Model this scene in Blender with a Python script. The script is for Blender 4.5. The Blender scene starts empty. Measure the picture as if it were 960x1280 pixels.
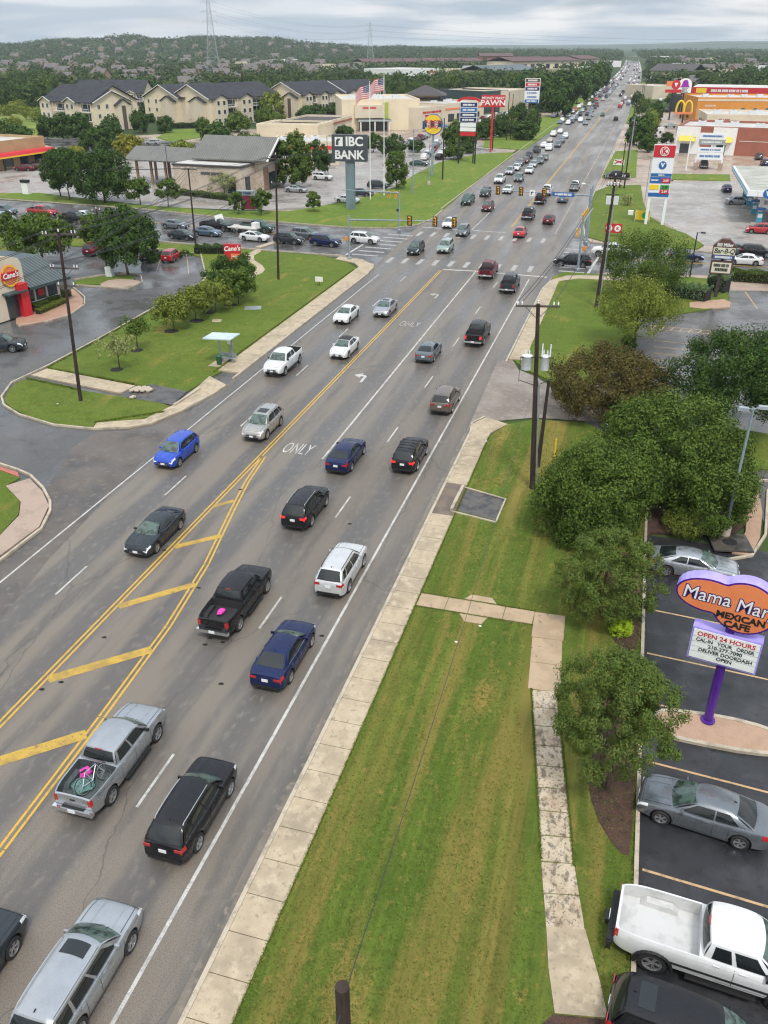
import bpy, bmesh, math, random
import numpy as np
from mathutils import Vector, Matrix
R = math.radians
PI = math.pi
random.seed(7)
sc = bpy.context.scene
col = sc.collection

# ------------------------------------------------------------------ camera model
# The world's +Y axis is the direction of the main road, x runs across it, z up, metres.
FPX, CAM_H, TH, AZ = 1050.0, 26.5, math.atan(583 / 1050.0), R(16.0)
_c, _s = math.cos(TH), math.sin(TH)
def G(px, py, z=0.0):
    """where the view ray through a photograph pixel meets the level z (used as a surveying tool)"""
    u, v = (px - 480) / FPX, (640 - py) / FPX
    dx, dy, dz = u, _c + v * _s, -_s + v * _c
    t = (CAM_H - z) / -dz
    X, Y = dx * t, dy * t
    return (X * math.cos(AZ) - Y * math.sin(AZ), X * math.sin(AZ) + Y * math.cos(AZ))
def GP(pts, z=0.0):
    return [G(p[0], p[1], z) for p in pts]

# ------------------------------------------------------------------ materials
def lnk(nt, a, b): nt.links.new(a, b)
MATS = {}
def mat(name, base, rough=0.6, metal=0.0, layers=(), bump=None, spec=0.5, coat=0.0, rough_noise=None,
        emit=None, rnd=None, coord='Object', trans=0.0):
    """layers: (scale, colour, lo, hi, stretch xyz); bump: (scale, strength); rough_noise: (scale, lo, hi, stretch)"""
    if name in MATS: return MATS[name]
    m = bpy.data.materials.new(name); m.use_nodes = True
    nt = m.node_tree; b = nt.nodes['Principled BSDF']
    b.inputs['Roughness'].default_value = rough; b.inputs['Metallic'].default_value = metal
    b.inputs['Specular IOR Level'].default_value = spec
    b.inputs['Coat Weight'].default_value = coat; b.inputs['Coat Roughness'].default_value = 0.06
    b.inputs['Base Color'].default_value = (*base, 1)
    tc = nt.nodes.new('ShaderNodeTexCoord') if (layers or bump or rough_noise) else None
    def noise(scale, stretch=(1, 1, 1), detail=4.0, rg=0.6):
        mp = nt.nodes.new('ShaderNodeMapping'); mp.inputs['Scale'].default_value = stretch
        lnk(nt, tc.outputs[coord], mp.inputs['Vector'])
        n = nt.nodes.new('ShaderNodeTexNoise'); n.inputs['Scale'].default_value = scale
        n.inputs['Detail'].default_value = detail; n.inputs['Roughness'].default_value = rg
        lnk(nt, mp.outputs['Vector'], n.inputs['Vector']); return n.outputs['Fac']
    def ramp(fac, lo, hi, tl=0.0, th=1.0):
        r = nt.nodes.new('ShaderNodeMapRange'); r.interpolation_type = 'SMOOTHSTEP'
        for k, v in ((1, lo), (2, hi), (3, tl), (4, th)): r.inputs[k].default_value = v
        lnk(nt, fac, r.inputs[0]); return r.outputs[0]
    def mixc(fac, a, bcol):
        x = nt.nodes.new('ShaderNodeMix'); x.data_type = 'RGBA'
        lnk(nt, fac, x.inputs[0])
        if isinstance(a, tuple): x.inputs[6].default_value = (*a, 1)
        else: lnk(nt, a, x.inputs[6])
        if isinstance(bcol, tuple): x.inputs[7].default_value = (*bcol, 1)
        else: lnk(nt, bcol, x.inputs[7])
        return x.outputs[2]
    c = base
    for L in layers:
        st = L[4] if len(L) > 4 else (1, 1, 1)
        c = mixc(ramp(noise(L[0], st), L[2], L[3]), c, L[1])
    if rnd:   # colour varies from leaf to leaf (each loose face)
        g = nt.nodes.new('ShaderNodeNewGeometry')
        rr = nt.nodes.new('ShaderNodeValToRGB'); e = rr.color_ramp.elements
        e[0].color = (*rnd[0], 1); e[1].color = (*rnd[-1], 1)
        for i in range(1, len(rnd) - 1):
            q = e.new(i / (len(rnd) - 1)); q.color = (*rnd[i], 1)
        lnk(nt, g.outputs['Random Per Island'], rr.inputs[0])
        c = rr.outputs[0] if not layers else mixc(ramp(noise(layers[0][0] * 1.7), .35, .65, .25, .75), c, rr.outputs[0])
    if not isinstance(c, tuple): lnk(nt, c, b.inputs['Base Color'])
    if rough_noise:
        lnk(nt, ramp(noise(rough_noise[0], rough_noise[3] if len(rough_noise) > 3 else (1, 1, 1)), .38, .62, rough_noise[1], rough_noise[2]), b.inputs['Roughness'])
    if bump:
        bp = nt.nodes.new('ShaderNodeBump'); bp.inputs['Strength'].default_value = bump[1]; bp.inputs['Distance'].default_value = bump[2] if len(bump) > 2 else 0.02
        lnk(nt, noise(bump[0], detail=3), bp.inputs['Height']); lnk(nt, bp.outputs[0], b.inputs['Normal'])
    if emit:
        b.inputs['Emission Color'].default_value = (*emit[0], 1); b.inputs['Emission Strength'].default_value = emit[1]
    if trans:
        tr = nt.nodes.new('ShaderNodeBsdfTranslucent'); ms = nt.nodes.new('ShaderNodeMixShader'); ms.inputs[0].default_value = trans
        if isinstance(c, tuple): tr.inputs[0].default_value = (*c, 1)
        else: lnk(nt, c, tr.inputs[0])
        lnk(nt, b.outputs[0], ms.inputs[1]); lnk(nt, tr.outputs[0], ms.inputs[2])
        lnk(nt, ms.outputs[0], nt.nodes['Material Output'].inputs[0])
    MATS[name] = m
    return m

M = {}
M['asphalt_lot'] = mat('asphalt_lot', (.085, .083, .083), .5, layers=[(.05, (.13, .125, .12), .4, .62), (.35, (.05, .05, .053), .5, .7), (4, (.115, .11, .105), .45, .7), (60, (.06, .06, .06), .45, .75)], bump=(90, .35, .01), rough_noise=(.16, .06, .6))
M['asphalt_dark'] = mat('asphalt_dark', (.020, .021, .024), .5, layers=[(.4, (.045, .045, .05), .45, .7), (2.3, (.012, .012, .014), .5, .75), (70, (.05, .05, .05), .5, .8)], bump=(90, .4, .01), rough_noise=(.5, .22, .6))
M['concrete'] = mat('concrete', (.45, .36, .24), .8, layers=[(.35, (.27, .215, .145), .40, .66), (1.8, (.52, .43, .30), .45, .7), (5, (.22, .18, .13), .54, .72), (60, (.37, .31, .23), .4, .7)], bump=(40, .25, .01))
M['concrete_worn'] = mat('concrete_worn', (.36, .27, .18), .8, layers=[(.6, (.45, .37, .26), .4, .6), (.9, (.50, .42, .31), .42, .62, (1.4, 1, 1)), (3.0, (.15, .12, .085), .50, .66, (1.5, 1, 1)), (9, (.10, .08, .06), .54, .68), (30, (.5, .45, .36), .58, .7)], bump=(30, .4, .01))
M['concrete_grey'] = mat('concrete_grey', (.30, .275, .25), .55, layers=[(.08, (.22, .20, .185), .4, .65), (.7, (.36, .33, .29), .45, .7), (9, (.22, .205, .19), .5, .75)], bump=(40, .2, .01), rough_noise=(.12, .2, .7))
M['paving_tan'] = mat('paving_tan', (.36, .27, .205), .55, layers=[(.06, (.26, .20, .16), .4, .62), (.6, (.41, .32, .25), .45, .7), (8, (.29, .225, .175), .5, .75)], rough_noise=(.1, .2, .7))
M['drive_grey'] = mat('driveway_concrete', (.24, .20, .165), .6, layers=[(.2, (.18, .15, .125), .4, .62), (2, (.28, .235, .19), .5, .7), (14, (.15, .13, .11), .55, .75)], bump=(40, .3, .01), rough_noise=(.2, .35, .7))
M['kerb'] = mat('kerb_concrete', (.44, .38, .29), .8, layers=[(1.2, (.29, .25, .19), .45, .65), (12, (.5, .44, .34), .5, .7)], bump=(30, .3, .01))
M['wet_slab'] = mat('wet_slab', (.085, .075, .066), .3, layers=[(1.2, (.035, .033, .032), .45, .6), (5, (.17, .14, .10), .58, .72)], bump=(30, .3, .01))
M['mulch'] = mat('mulch', (.075, .038, .028), .95, layers=[(3, (.04, .022, .018), .45, .6), (30, (.13, .075, .05), .5, .68)], bump=(25, 1, .04))
M['pink_gravel'] = mat('pink_gravel', (.42, .27, .19), .9, layers=[(2, (.36, .24, .16), .4, .65), (25, (.52, .36, .26), .5, .68)], bump=(30, .8, .03))
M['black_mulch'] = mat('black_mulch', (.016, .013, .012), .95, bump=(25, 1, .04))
M['white_paint'] = mat('white_paint', (.52, .51, .48), .6, layers=[(1.2, (.38, .37, .35), .42, .62), (4, (.26, .25, .24), .54, .68), (22, (.20, .19, .18), .54, .66)])
M['faded_paint'] = mat('faded_paint', (.42, .41, .39), .6, layers=[(4, (.22, .21, .2), .45, .62), (30, (.16, .155, .15), .5, .7)])
M['yellow_paint'] = mat('yellow_paint', (.58, .34, .035), .55, layers=[(2.5, (.42, .24, .03), .5, .7), (26, (.22, .15, .06), .56, .7)])
M['yellow_broad'] = mat('yellow_broad', (.50, .32, .045), .55, layers=[(1.2, (.34, .22, .05), .42, .62), (4, (.22, .16, .07), .56, .70), (20, (.22, .16, .07), .53, .68)])
M['orange_paint'] = mat('lot_paint', (.5, .33, .17), .6, layers=[(4, (.3, .2, .12), .5, .65)])

def grass_mat(name, a, b_, dry, stripe=0.0, drylo=.56):
    m = mat(name, a, .9, layers=[(.09, b_, .42, .6), (.7, tuple(x * .8 for x in a), .45, .7), (.22, dry, drylo, drylo + .16, (1.9, .55, 1)), (2.4, dry, drylo + .02, drylo + .2, (1.3, .8, 1)), (5, tuple(x * .7 for x in b_), .5, .66), (14, tuple(x * .5 for x in b_), .5, .68), (60, tuple(x * 1.35 for x in a), .5, .75)], bump=(45, 1.0, .06), spec=.15)
    if stripe:
        nt = m.node_tree; b = nt.nodes['Principled BSDF']; src = b.inputs['Base Color'].links[0].from_socket
        tc = [n for n in nt.nodes if n.type == 'TEX_COORD'][0]
        for k, (sc_, st, c2, lo, hi, amt, rot) in enumerate([(.62, (1, .045, 1), dry, .46, .62, stripe * 2.0, 1.5), (.9, (1, .035, 1), tuple(x * .62 for x in a), .54, .68, stripe * 1.5, -2), (2.6, (1, .06, 1), tuple(min(1, x * 1.5) for x in b_), .52, .7, stripe, 1), (5.5, (1, .05, 1), tuple(x * .6 for x in a), .5, .72, stripe, 1.2)]):
            mp = nt.nodes.new('ShaderNodeMapping'); mp.inputs['Scale'].default_value = st; mp.inputs['Rotation'].default_value = (0, 0, R(rot)); n = nt.nodes.new('ShaderNodeTexNoise'); n.inputs['Scale'].default_value = sc_; n.inputs['Detail'].default_value = 3
            lnk(nt, tc.outputs['Object'], mp.inputs[0]); lnk(nt, mp.outputs[0], n.inputs[0])
            r = nt.nodes.new('ShaderNodeMapRange'); r.interpolation_type = 'SMOOTHSTEP'; lnk(nt, n.outputs['Fac'], r.inputs[0]); r.inputs[1].default_value = lo; r.inputs[2].default_value = hi; r.inputs[3].default_value = 0; r.inputs[4].default_value = amt
            x = nt.nodes.new('ShaderNodeMix'); x.data_type = 'RGBA'; lnk(nt, r.outputs[0], x.inputs[0]); lnk(nt, src, x.inputs[6]); x.inputs[7].default_value = (*c2, 1); src = x.outputs[2]
        lnk(nt, src, b.inputs['Base Color'])
    return m
M['lawn'] = grass_mat('lawn_grass', (.112, .172, .025), (.148, .192, .032), (.28, .225, .055), .0, .56)
M['lawn_mown'] = grass_mat('mown_grass', (.105, .168, .024), (.138, .188, .032), (.33, .235, .07), .30, .53)
M['lawn_far'] = grass_mat('verge_grass', (.12, .20, .03), (.16, .22, .035), (.28, .24, .06), .0, .54)

# main road: brownish asphalt, darker damp wheel paths along each lane, wet sheen
def road_mat():
    m = bpy.data.materials.new('road_asphalt'); m.use_nodes = True; nt = m.node_tree; b = nt.nodes['Principled BSDF']
    N = nt.nodes.new; tc = N('ShaderNodeTexCoord'); sx = N('ShaderNodeSeparateXYZ'); lnk(nt, tc.outputs['Object'], sx.inputs[0])
    def math_(op, a, v=None, w=None):
        n = N('ShaderNodeMath'); n.operation = op
        for i, q in enumerate((a, v, w)):
            if q is None: continue
            if isinstance(q, (int, float)): n.inputs[i].default_value = q
            else: lnk(nt, q, n.inputs[i])
        return n.outputs[0]
    def noise(scale, st=(1, 1, 1), d=4):
        mp = N('ShaderNodeMapping'); mp.inputs['Scale'].default_value = st; lnk(nt, tc.outputs['Object'], mp.inputs[0])
        n = N('ShaderNodeTexNoise'); n.inputs['Scale'].default_value = scale; n.inputs['Detail'].default_value = d; lnk(nt, mp.outputs[0], n.inputs[0]); return n.outputs['Fac']
    def rng(f, lo, hi, a=0., c=1.):
        r = N('ShaderNodeMapRange'); r.interpolation_type = 'SMOOTHSTEP'
        for k, v in ((1, lo), (2, hi), (3, a), (4, c)): r.inputs[k].default_value = v
        lnk(nt, f, r.inputs[0]); return r.outputs[0]
    def mix(f, a, c):
        x = N('ShaderNodeMix'); x.data_type = 'RGBA'; lnk(nt, f, x.inputs[0])
        for i, q in ((6, a), (7, c)):
            if isinstance(q, tuple): x.inputs[i].default_value = (*q, 1)
            else: lnk(nt, q, x.inputs[i])
        return x.outputs[2]
    wob = math_('MULTIPLY', noise(.06, (1, .3, 1)), 1.4)
    xx = math_('ADD', sx.outputs[0], wob)
    lane = math_('SINE', math_('MULTIPLY', math_('ADD', xx, 13.9), 2 * PI / 3.7))      # one dark band per lane
    band = rng(math_('ADD', lane, math_('MULTIPLY', noise(.35, (1, .12, 1)), .9)), .1, 1.35)
    c = mix(rng(noise(.03, (1, .5, 1)), .4, .62), (.162, .136, .108), (.200, .168, .132))
    c = mix(rng(noise(.5, (2.2, .22, 1)), .45, .7), c, (.115, .100, .088))
    c = mix(math_('MULTIPLY', band, .75), c, (.078, .074, .073))
    c = mix(rng(noise(3.2, (1, .5, 1)), .5, .8), c, (.195, .172, .142))
    c = mix(math_('MULTIPLY', rng(noise(22), .48, .62), .6), c, (.06, .056, .052))
    c = mix(math_('MULTIPLY', rng(noise(60), .5, .68), .55), c, (.21, .195, .175))
    # a few long tar-sealed cracks
    vo = N('ShaderNodeTexVoronoi'); vo.feature = 'DISTANCE_TO_EDGE'; vo.inputs['Scale'].default_value = .11
    mp = N('ShaderNodeMapping'); mp.inputs['Scale'].default_value = (1.1, .42, 1); lnk(nt, tc.outputs['Object'], mp.inputs[0])
    nz = N('ShaderNodeTexNoise'); nz.inputs['Scale'].default_value = .5; nz.inputs['Detail'].default_value = 6; lnk(nt, tc.outputs['Object'], nz.inputs[0])
    va = N('ShaderNodeVectorMath'); va.operation = 'ADD'; vs = N('ShaderNodeVectorMath'); vs.operation = 'SCALE'; vs.inputs[3].default_value = 1.1
    lnk(nt, nz.outputs['Color'], vs.inputs[0]); lnk(nt, mp.outputs[0], va.inputs[0]); lnk(nt, vs.outputs[0], va.inputs[1]); lnk(nt, va.outputs[0], vo.inputs['Vector'])
    crack = rng(vo.outputs['Distance'], .001, .0035, .55, 0.)
    c = mix(crack, c, (.05, .048, .046))
    lnk(nt, c, b.inputs['Base Color'])
    ro = math_('SUBTRACT', rng(noise(.12, (1.6, .25, 1)), .35, .65, .34, .60), math_('MULTIPLY', band, .12))
    lnk(nt, ro, b.inputs['Roughness']); b.inputs['Specular IOR Level'].default_value = .5
    bp = N('ShaderNodeBump'); bp.inputs['Strength'].default_value = .35; bp.inputs['Distance'].default_value = .008; lnk(nt, noise(110, d=2), bp.inputs['Height']); lnk(nt, bp.outputs[0], b.inputs['Normal'])
    return m
M['road'] = road_mat()

def glassy(name, c, rough=.05): return mat(name, c, rough, spec=.6)
M['glass'] = glassy('car_glass', (.012, .016, .017)); M['glass_green'] = mat('windscreen_glass', (.075, .12, .10), .05, spec=.7, layers=[(3.5, (.03, .045, .04), .45, .6)])  # windscreen tint lightened and mottled: reflections painted into the green
M['rubber'] = mat('tyre_rubber', (.018, .018, .018), .8); M['rim'] = mat('alloy_rim', (.55, .56, .58), .3, .8)
M['black'] = mat('black_trim', (.014, .014, .015), .5); M['chrome'] = mat('chrome', (.75, .76, .78), .12, 1)
M['head'] = mat('headlamp', (.75, .78, .8), .1, spec=.8, coat=1); M['tail'] = mat('tail_lamp', (.38, .012, .012), .2, coat=1)
M['tail_on'] = mat('brake_lamp', (.6, .02, .02), .3, emit=((1, .03, .03), .5))
M['plate'] = mat('licence_plate', (.7, .72, .75), .4); M['seam'] = mat('panel_gap', (.01, .01, .01), .9)
M['wood_pole'] = mat('creosoted_wood', (.028, .017, .014), .85, layers=[(1.5, (.05, .032, .024), .45, .65, (1, 1, .2)), (30, (.02, .013, .011), .5, .7, (1, 1, .08))], bump=(30, .5, .01))
M['wood_arm'] = mat('weathered_wood', (.10, .085, .07), .85, layers=[(8, (.06, .05, .04), .45, .65)])
M['steel'] = mat('galvanised_steel', (.42, .46, .48), .45, .6, layers=[(3, (.32, .36, .39), .45, .65)])
M['steel_pt'] = mat('grey_painted_steel', (.24, .30, .33), .5, layers=[(2, (.19, .245, .27), .45, .65)])
M['porcelain'] = mat('insulator', (.75, .77, .8), .2); M['transf'] = mat('transformer_grey', (.62, .64, .66), .45, layers=[(5, (.5, .52, .53), .5, .7)])
M['wire'] = mat('cable', (.03, .03, .032), .6)
M['signal_yellow'] = mat('signal_yellow', (.62, .33, .03), .5, layers=[(6, (.5, .25, .03), .5, .65)]); M['orange'] = mat('ped_orange', (.65, .22, .03), .5)
M['lens_off'] = mat('lens_dark', (.02, .015, .015), .3); M['lens_green'] = mat('lens_lit', (.05, .4, .3), .3, emit=((.1, 1, .6), 2)); M['lens_red'] = mat('lens_red', (.5, .02, .02), .3, emit=((1, .05, .03), 2.5))
M['white'] = mat('white_enamel', (.78, .78, .76), .45, layers=[(2, (.68, .68, .66), .5, .7)]); M['red'] = mat('red_panel', (.52, .02, .03), .4); M['blue'] = mat('blue_panel', (.02, .12, .36), .4)
M['yellow'] = mat('yellow_panel', (.82, .55, .03), .45); M['dark'] = mat('charcoal_panel', (.055, .065, .075), .5); M['green'] = mat('green_panel', (.03, .3, .06), .5)
M['purple'] = mat('purple_metal', (.07, .012, .24), .35, layers=[(1.2, (.055, .01, .2), .45, .65)]); M['lilac'] = mat('lilac_top', (.40, .33, .80), .4, layers=[(1.4, (.33, .27, .70), .45, .62)])
M['orange_face'] = mat('orange_face', (.78, .24, .09), .45, layers=[(1, (.72, .21, .08), .4, .6)])
M['trunk'] = mat('bark', (.085, .062, .045), .9, layers=[(6, (.05, .037, .028), .45, .65, (1, 1, .3))], bump=(20, .6, .02))

# ------------------------------------------------------------------ mesh helpers
class MB:
    def __init__(s): s.v = []; s.f = []; s.m = []
    def add(s, vs, fs, mi=0):
        n = len(s.v); s.v += [tuple(p) for p in vs]; s.f += [tuple(i + n for i in f) for f in fs]; s.m += [mi] * len(fs); return s
    def box(s, c, d, rz=0., mi=0, top=(1, 1), ry=0., rx=0.):
        """c = centre of the base; d = size; top = scale of the upper face"""
        vs = []
        for k, (tx, ty) in ((0, (1, 1)), (1, top)):
            for sx, sy in ((-.5, -.5), (.5, -.5), (.5, .5), (-.5, .5)): vs.append(Vector((sx * d[0] * tx, sy * d[1] * ty, k * d[2])))
        if ry or rx or rz:
            m = Matrix.Rotation(rz, 3, 'Z') @ Matrix.Rotation(ry, 3, 'Y') @ Matrix.Rotation(rx, 3, 'X'); vs = [m @ v for v in vs]
        return s.add([(v[0] + c[0], v[1] + c[1], v[2] + c[2]) for v in vs], [(3, 2, 1, 0), (4, 5, 6, 7), (0, 1, 5, 4), (1, 2, 6, 5), (2, 3, 7, 6), (3, 0, 4, 7)], mi)
    def tube(s, p0, p1, r0, r1=None, n=8, mi=0, cap=True):
        r1 = r0 if r1 is None else r1; p0, p1 = Vector(p0), Vector(p1); d = (p1 - p0)
        if d.length < 1e-6: return s
        d.normalize(); a = d.orthogonal().normalized(); b = d.cross(a); vs = []
        for p, r in ((p0, r0), (p1, r1)):
            for i in range(n): t = 2 * PI * i / n; vs.append(p + (a * math.cos(t) + b * math.sin(t)) * r)
        fs = [(i, (i + 1) % n, n + (i + 1) % n, n + i) for i in range(n)]
        if cap: fs += [tuple(range(n - 1, -1, -1)), tuple(range(n, 2 * n))]
        return s.add(vs, fs, mi)
    def path(s, pts, r, n=6, mi=0):
        for a, b in zip(pts[:-1], pts[1:]): s.tube(a, b, r, r, n, mi)
        return s
    def prism(s, pts, z0, z1, mi=0, mside=None):
        n = len(pts); ar = sum(pts[i][0] * pts[(i + 1) % n][1] - pts[(i + 1) % n][0] * pts[i][1] for i in range(n))
        if ar < 0: pts = pts[::-1]
        s.add([(p[0], p[1], z1) for p in pts], [tuple(range(n))], mi)
        s.add([(p[0], p[1], z) for z in (z0, z1) for p in pts], [(i, (i + 1) % n, n + (i + 1) % n, n + i) for i in range(n)], mi if mside is None else mside)
        return s
    def flat(s, pts, z, mi=0):
        n = len(pts); ar = sum(pts[i][0] * pts[(i + 1) % n][1] - pts[(i + 1) % n][0] * pts[i][1] for i in range(n))
        if ar < 0: pts = pts[::-1]
        return s.add([(p[0], p[1], z) for p in pts], [tuple(range(n))], mi)
    def grid(s, fn, na, nb, mi=0, flip=False):
        vs = [fn(i / na, j / nb) for i in range(na + 1) for j in range(nb + 1)]; fs = []
        for i in range(na):
            for j in range(nb):
                q = (i * (nb + 1) + j, (i + 1) * (nb + 1) + j, (i + 1) * (nb + 1) + j + 1, i * (nb + 1) + j + 1)
                fs.append(q[::-1] if flip else q)
        return s.add(vs, fs, mi)
    def lathe(s, prof, n=16, c=(0, 0, 0), mi=0, axis='z', cap=False):
        vs = []
        for r, h in prof:
            for i in range(n):
                t = 2 * PI * i / n; a, b = r * math.cos(t), r * math.sin(t)
                vs.append((c[0] + a, c[1] + b, c[2] + h) if axis == 'z' else (c[0] + a, c[1] + h, c[2] + b))
        fs = [(k * n + i, k * n + (i + 1) % n, (k + 1) * n + (i + 1) % n, (k + 1) * n + i) for k in range(len(prof) - 1) for i in range(n)]
        if axis == 'y': fs = [f[::-1] for f in fs]
        return s.add(vs, fs, mi)
    def xy(s, pts, y0, y1, mi=0, mside=None):
        """extrude an outline given in x-z along y"""
        n = len(pts); s.add([(p[0], y0, p[1]) for p in pts], [tuple(range(n))], mi); s.add([(p[0], y1, p[1]) for p in pts], [tuple(range(n - 1, -1, -1))], mi)
        s.add([(p[0], y, p[1]) for y in (y0, y1) for p in pts], [(i, n + i, n + (i + 1) % n, (i + 1) % n) for i in range(n)], mi if mside is None else mside); return s
    def mesh(s, name, mats, smooth=None, merge=False):
        me = bpy.data.meshes.new(name); me.from_pydata(s.v, [], s.f)
        for m in (mats if isinstance(mats, (list, tuple)) else [mats]): me.materials.append(M[m] if isinstance(m, str) else m)
        me.polygons.foreach_set('material_index', s.m)
        if merge:
            bm = bmesh.new(); bm.from_mesh(me); bmesh.ops.remove_doubles(bm, verts=bm.verts, dist=merge if merge is not True else .002)
            bmesh.ops.recalc_face_normals(bm, faces=bm.faces); bm.to_mesh(me); bm.free()
        if smooth is not None:
            me.polygons.foreach_set('use_smooth', [True] * len(me.polygons)); me.set_sharp_from_angle(angle=R(smooth))
        me.update(); return me
    def build(s, name, mats, parent=None, smooth=None, merge=False, loc=None, rz=0.):
        return link(name, s.mesh(name, mats, smooth, merge), parent, loc, rz)
def link(name, me, parent=None, loc=None, rz=0.):
    o = bpy.data.objects.new(name, me); col.objects.link(o)
    if parent is not None:
        o.parent = parent; KIDS.setdefault(parent.name, []).append(o)
    if loc: o.location = loc
    if rz: o.rotation_euler = (0, 0, rz)
    return o
def tag(o, label=None, cat=None, group=None, kind=None):
    if label: o['label'] = label
    if cat: o['category'] = cat
    if group: o['group'] = group
    if kind: o['kind'] = kind
    return o
def thing(name, label, cat, loc=(0, 0, 0), rz=0., group=None):
    o = bpy.data.objects.new(name, None); col.objects.link(o); o.location = loc; o.rotation_euler = (0, 0, rz); o.empty_display_size = .2
    return tag(o, label, cat, group)
def copy_tree(o, parent=None):
    c = o.copy(); col.objects.link(c)
    if parent is not None:
        c.parent = parent; KIDS.setdefault(parent.name, []).append(c)
    for ch in list(KIDS.get(o.name, [])): copy_tree(ch, c)
    return c
KIDS = {}
def struct(name, mb, mats, **k):
    o = mb.build(name, mats, **k); o['kind'] = 'structure'; return o
TXT = {}
def text(s, size, m, parent, loc, rot=(R(90), 0, 0), ext=.02, name='lettering', bold=0., xs=1., align='CENTER', shear=0.):
    cu = bpy.data.curves.new('t', 'FONT'); cu.body = s; cu.size = size; cu.extrude = ext; cu.offset = bold; cu.align_x = align; cu.align_y = 'CENTER'; cu.shear = shear; cu.resolution_u = 3
    o = bpy.data.objects.new('t', cu); col.objects.link(o); bpy.context.view_layer.update()
    me = bpy.data.meshes.new_from_object(o); bpy.data.objects.remove(o); bpy.data.curves.remove(cu); me.name = name
    me.materials.clear(); me.materials.append(M[m] if isinstance(m, str) else m)
    q = link(name, me, parent, loc); q.rotation_euler = rot; q.scale = (xs, 1, 1); return q
# ------------------------------------------------------------------ camera, light, sky
cam = bpy.data.cameras.new('camera'); camo = bpy.data.objects.new('camera', cam); col.objects.link(camo)
camo.location = (0, 0, CAM_H); camo.rotation_euler = (PI / 2 - TH, 0, AZ)
cam.sensor_fit = 'HORIZONTAL'; cam.sensor_width = 36; cam.lens = 36 * FPX / 960; cam.clip_start = .5; cam.clip_end = 40000
sc.camera = camo
SUN_EL, SUN_AZ = R(58), R(150)      # soft sun behind thin cloud, behind and to the right of the camera
sl = bpy.data.lights.new('sun', 'SUN'); sl.energy = 1.5; sl.angle = R(11); sl.color = (1, .95, .88)
so = bpy.data.objects.new('sun', sl); col.objects.link(so)
sd = Vector((math.sin(SUN_AZ) * math.cos(SUN_EL), math.cos(SUN_AZ) * math.cos(SUN_EL), math.sin(SUN_EL)))
so.rotation_euler = sd.to_track_quat('Z', 'Y').to_euler(); so.location = (0, -60, 120)
w = bpy.data.worlds.new('World'); sc.world = w; w.use_nodes = True
nt = w.node_tree; N = nt.nodes.new; bg = nt.nodes['Background']; bg.inputs[1].default_value = .10
sky = N('ShaderNodeTexSky'); sky.sky_type = 'NISHITA'; sky.sun_disc = False; sky.sun_elevation = SUN_EL; sky.sun_rotation = SUN_AZ; sky.air_density = 1.3; sky.dust_density = 2.5
tc = N('ShaderNodeTexCoord'); sp = N('ShaderNodeSeparateXYZ'); nt.links.new(tc.outputs['Generated'], sp.inputs[0])
def wm(op, a, b=None):
    n = N('ShaderNodeMath'); n.operation = op
    for i, q in enumerate((a, b)):
        if q is None: continue
        if isinstance(q, (int, float)): n.inputs[i].default_value = q
        else: nt.links.new(q, n.inputs[i])
    return n.outputs[0]
zc = wm('MAXIMUM', wm('ADD', sp.outputs[2], .09), .03)            # project the view on a cloud layer
cx = wm('DIVIDE', sp.outputs[0], zc); cy = wm('DIVIDE', sp.outputs[1], zc)
cb = N('ShaderNodeCombineXYZ'); nt.links.new(cx, cb.inputs[0]); nt.links.new(cy, cb.inputs[1])
def wn(scale, det, dist, off):
    mp = N('ShaderNodeMapping'); mp.inputs['Location'].default_value = off; nt.links.new(cb.outputs[0], mp.inputs[0])
    n = N('ShaderNodeTexNoise'); n.inputs['Scale'].default_value = scale; n.inputs['Detail'].default_value = det; n.inputs['Distortion'].default_value = dist; nt.links.new(mp.outputs[0], n.inputs[0]); return n.outputs['Fac']
def wr_(f, lo, hi, a=0., b=1.):
    r = N('ShaderNodeMapRange'); r.interpolation_type = 'SMOOTHSTEP'
    for k, v in ((1, lo), (2, hi), (3, a), (4, b)): r.inputs[k].default_value = v
    nt.links.new(f, r.inputs[0]); return r.outputs[0]
def wmix(f, a, b):
    x = N('ShaderNodeMix'); x.data_type = 'RGBA'
    if isinstance(f, (int, float)): x.inputs[0].default_value = f
    else: nt.links.new(f, x.inputs[0])
    for i, q in ((6, a), (7, b)):
        if isinstance(q, tuple): x.inputs[i].default_value = (*q, 1)
        else: nt.links.new(q, x.inputs[i])
    return x.outputs[2]
puff = wr_(wn(.55, 8, .3, (3, 1, 0)), .40, .60)
cloud = wmix(puff, (4.6, 5.4, 6.3), (9.0, 9.0, 9.0))
cloud = wmix(wr_(wn(.28, 4, .2, (9, 4, 0)), .42, .62, 0, .55), cloud, (5.6, 6.3, 7.2))
cover = wr_(wn(.5, 5, .3, (0, 7, 2)), .2, .42, .74, .97)
cie = wm('ADD', .64, wm('MULTIPLY', wm('MAXIMUM', sp.outputs[2], 0), .58)); vm = N('ShaderNodeVectorMath'); vm.operation = 'SCALE'; nt.links.new(cloud, vm.inputs[0]); nt.links.new(cie, vm.inputs[3]); cloud = vm.outputs[0]   # an overcast sky is darker towards the horizon
full = wmix(cover, sky.outputs[0], cloud)
nt.links.new(full, bg.inputs[0])
sc.view_settings.view_transform = 'Standard'; sc.view_settings.look = 'None'; sc.view_settings.gamma = 1; sc.view_settings.exposure = .74
sc.render.engine = 'CYCLES'; sc.cycles.use_denoising = True; sc.cycles.max_bounces = 4; sc.cycles.diffuse_bounces = 2; sc.cycles.glossy_bounces = 2; sc.cycles.transmission_bounces = 3; sc.cycles.volume_bounces = 0; sc.cycles.use_adaptive_sampling = True; sc.cycles.adaptive_threshold = .02
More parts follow.
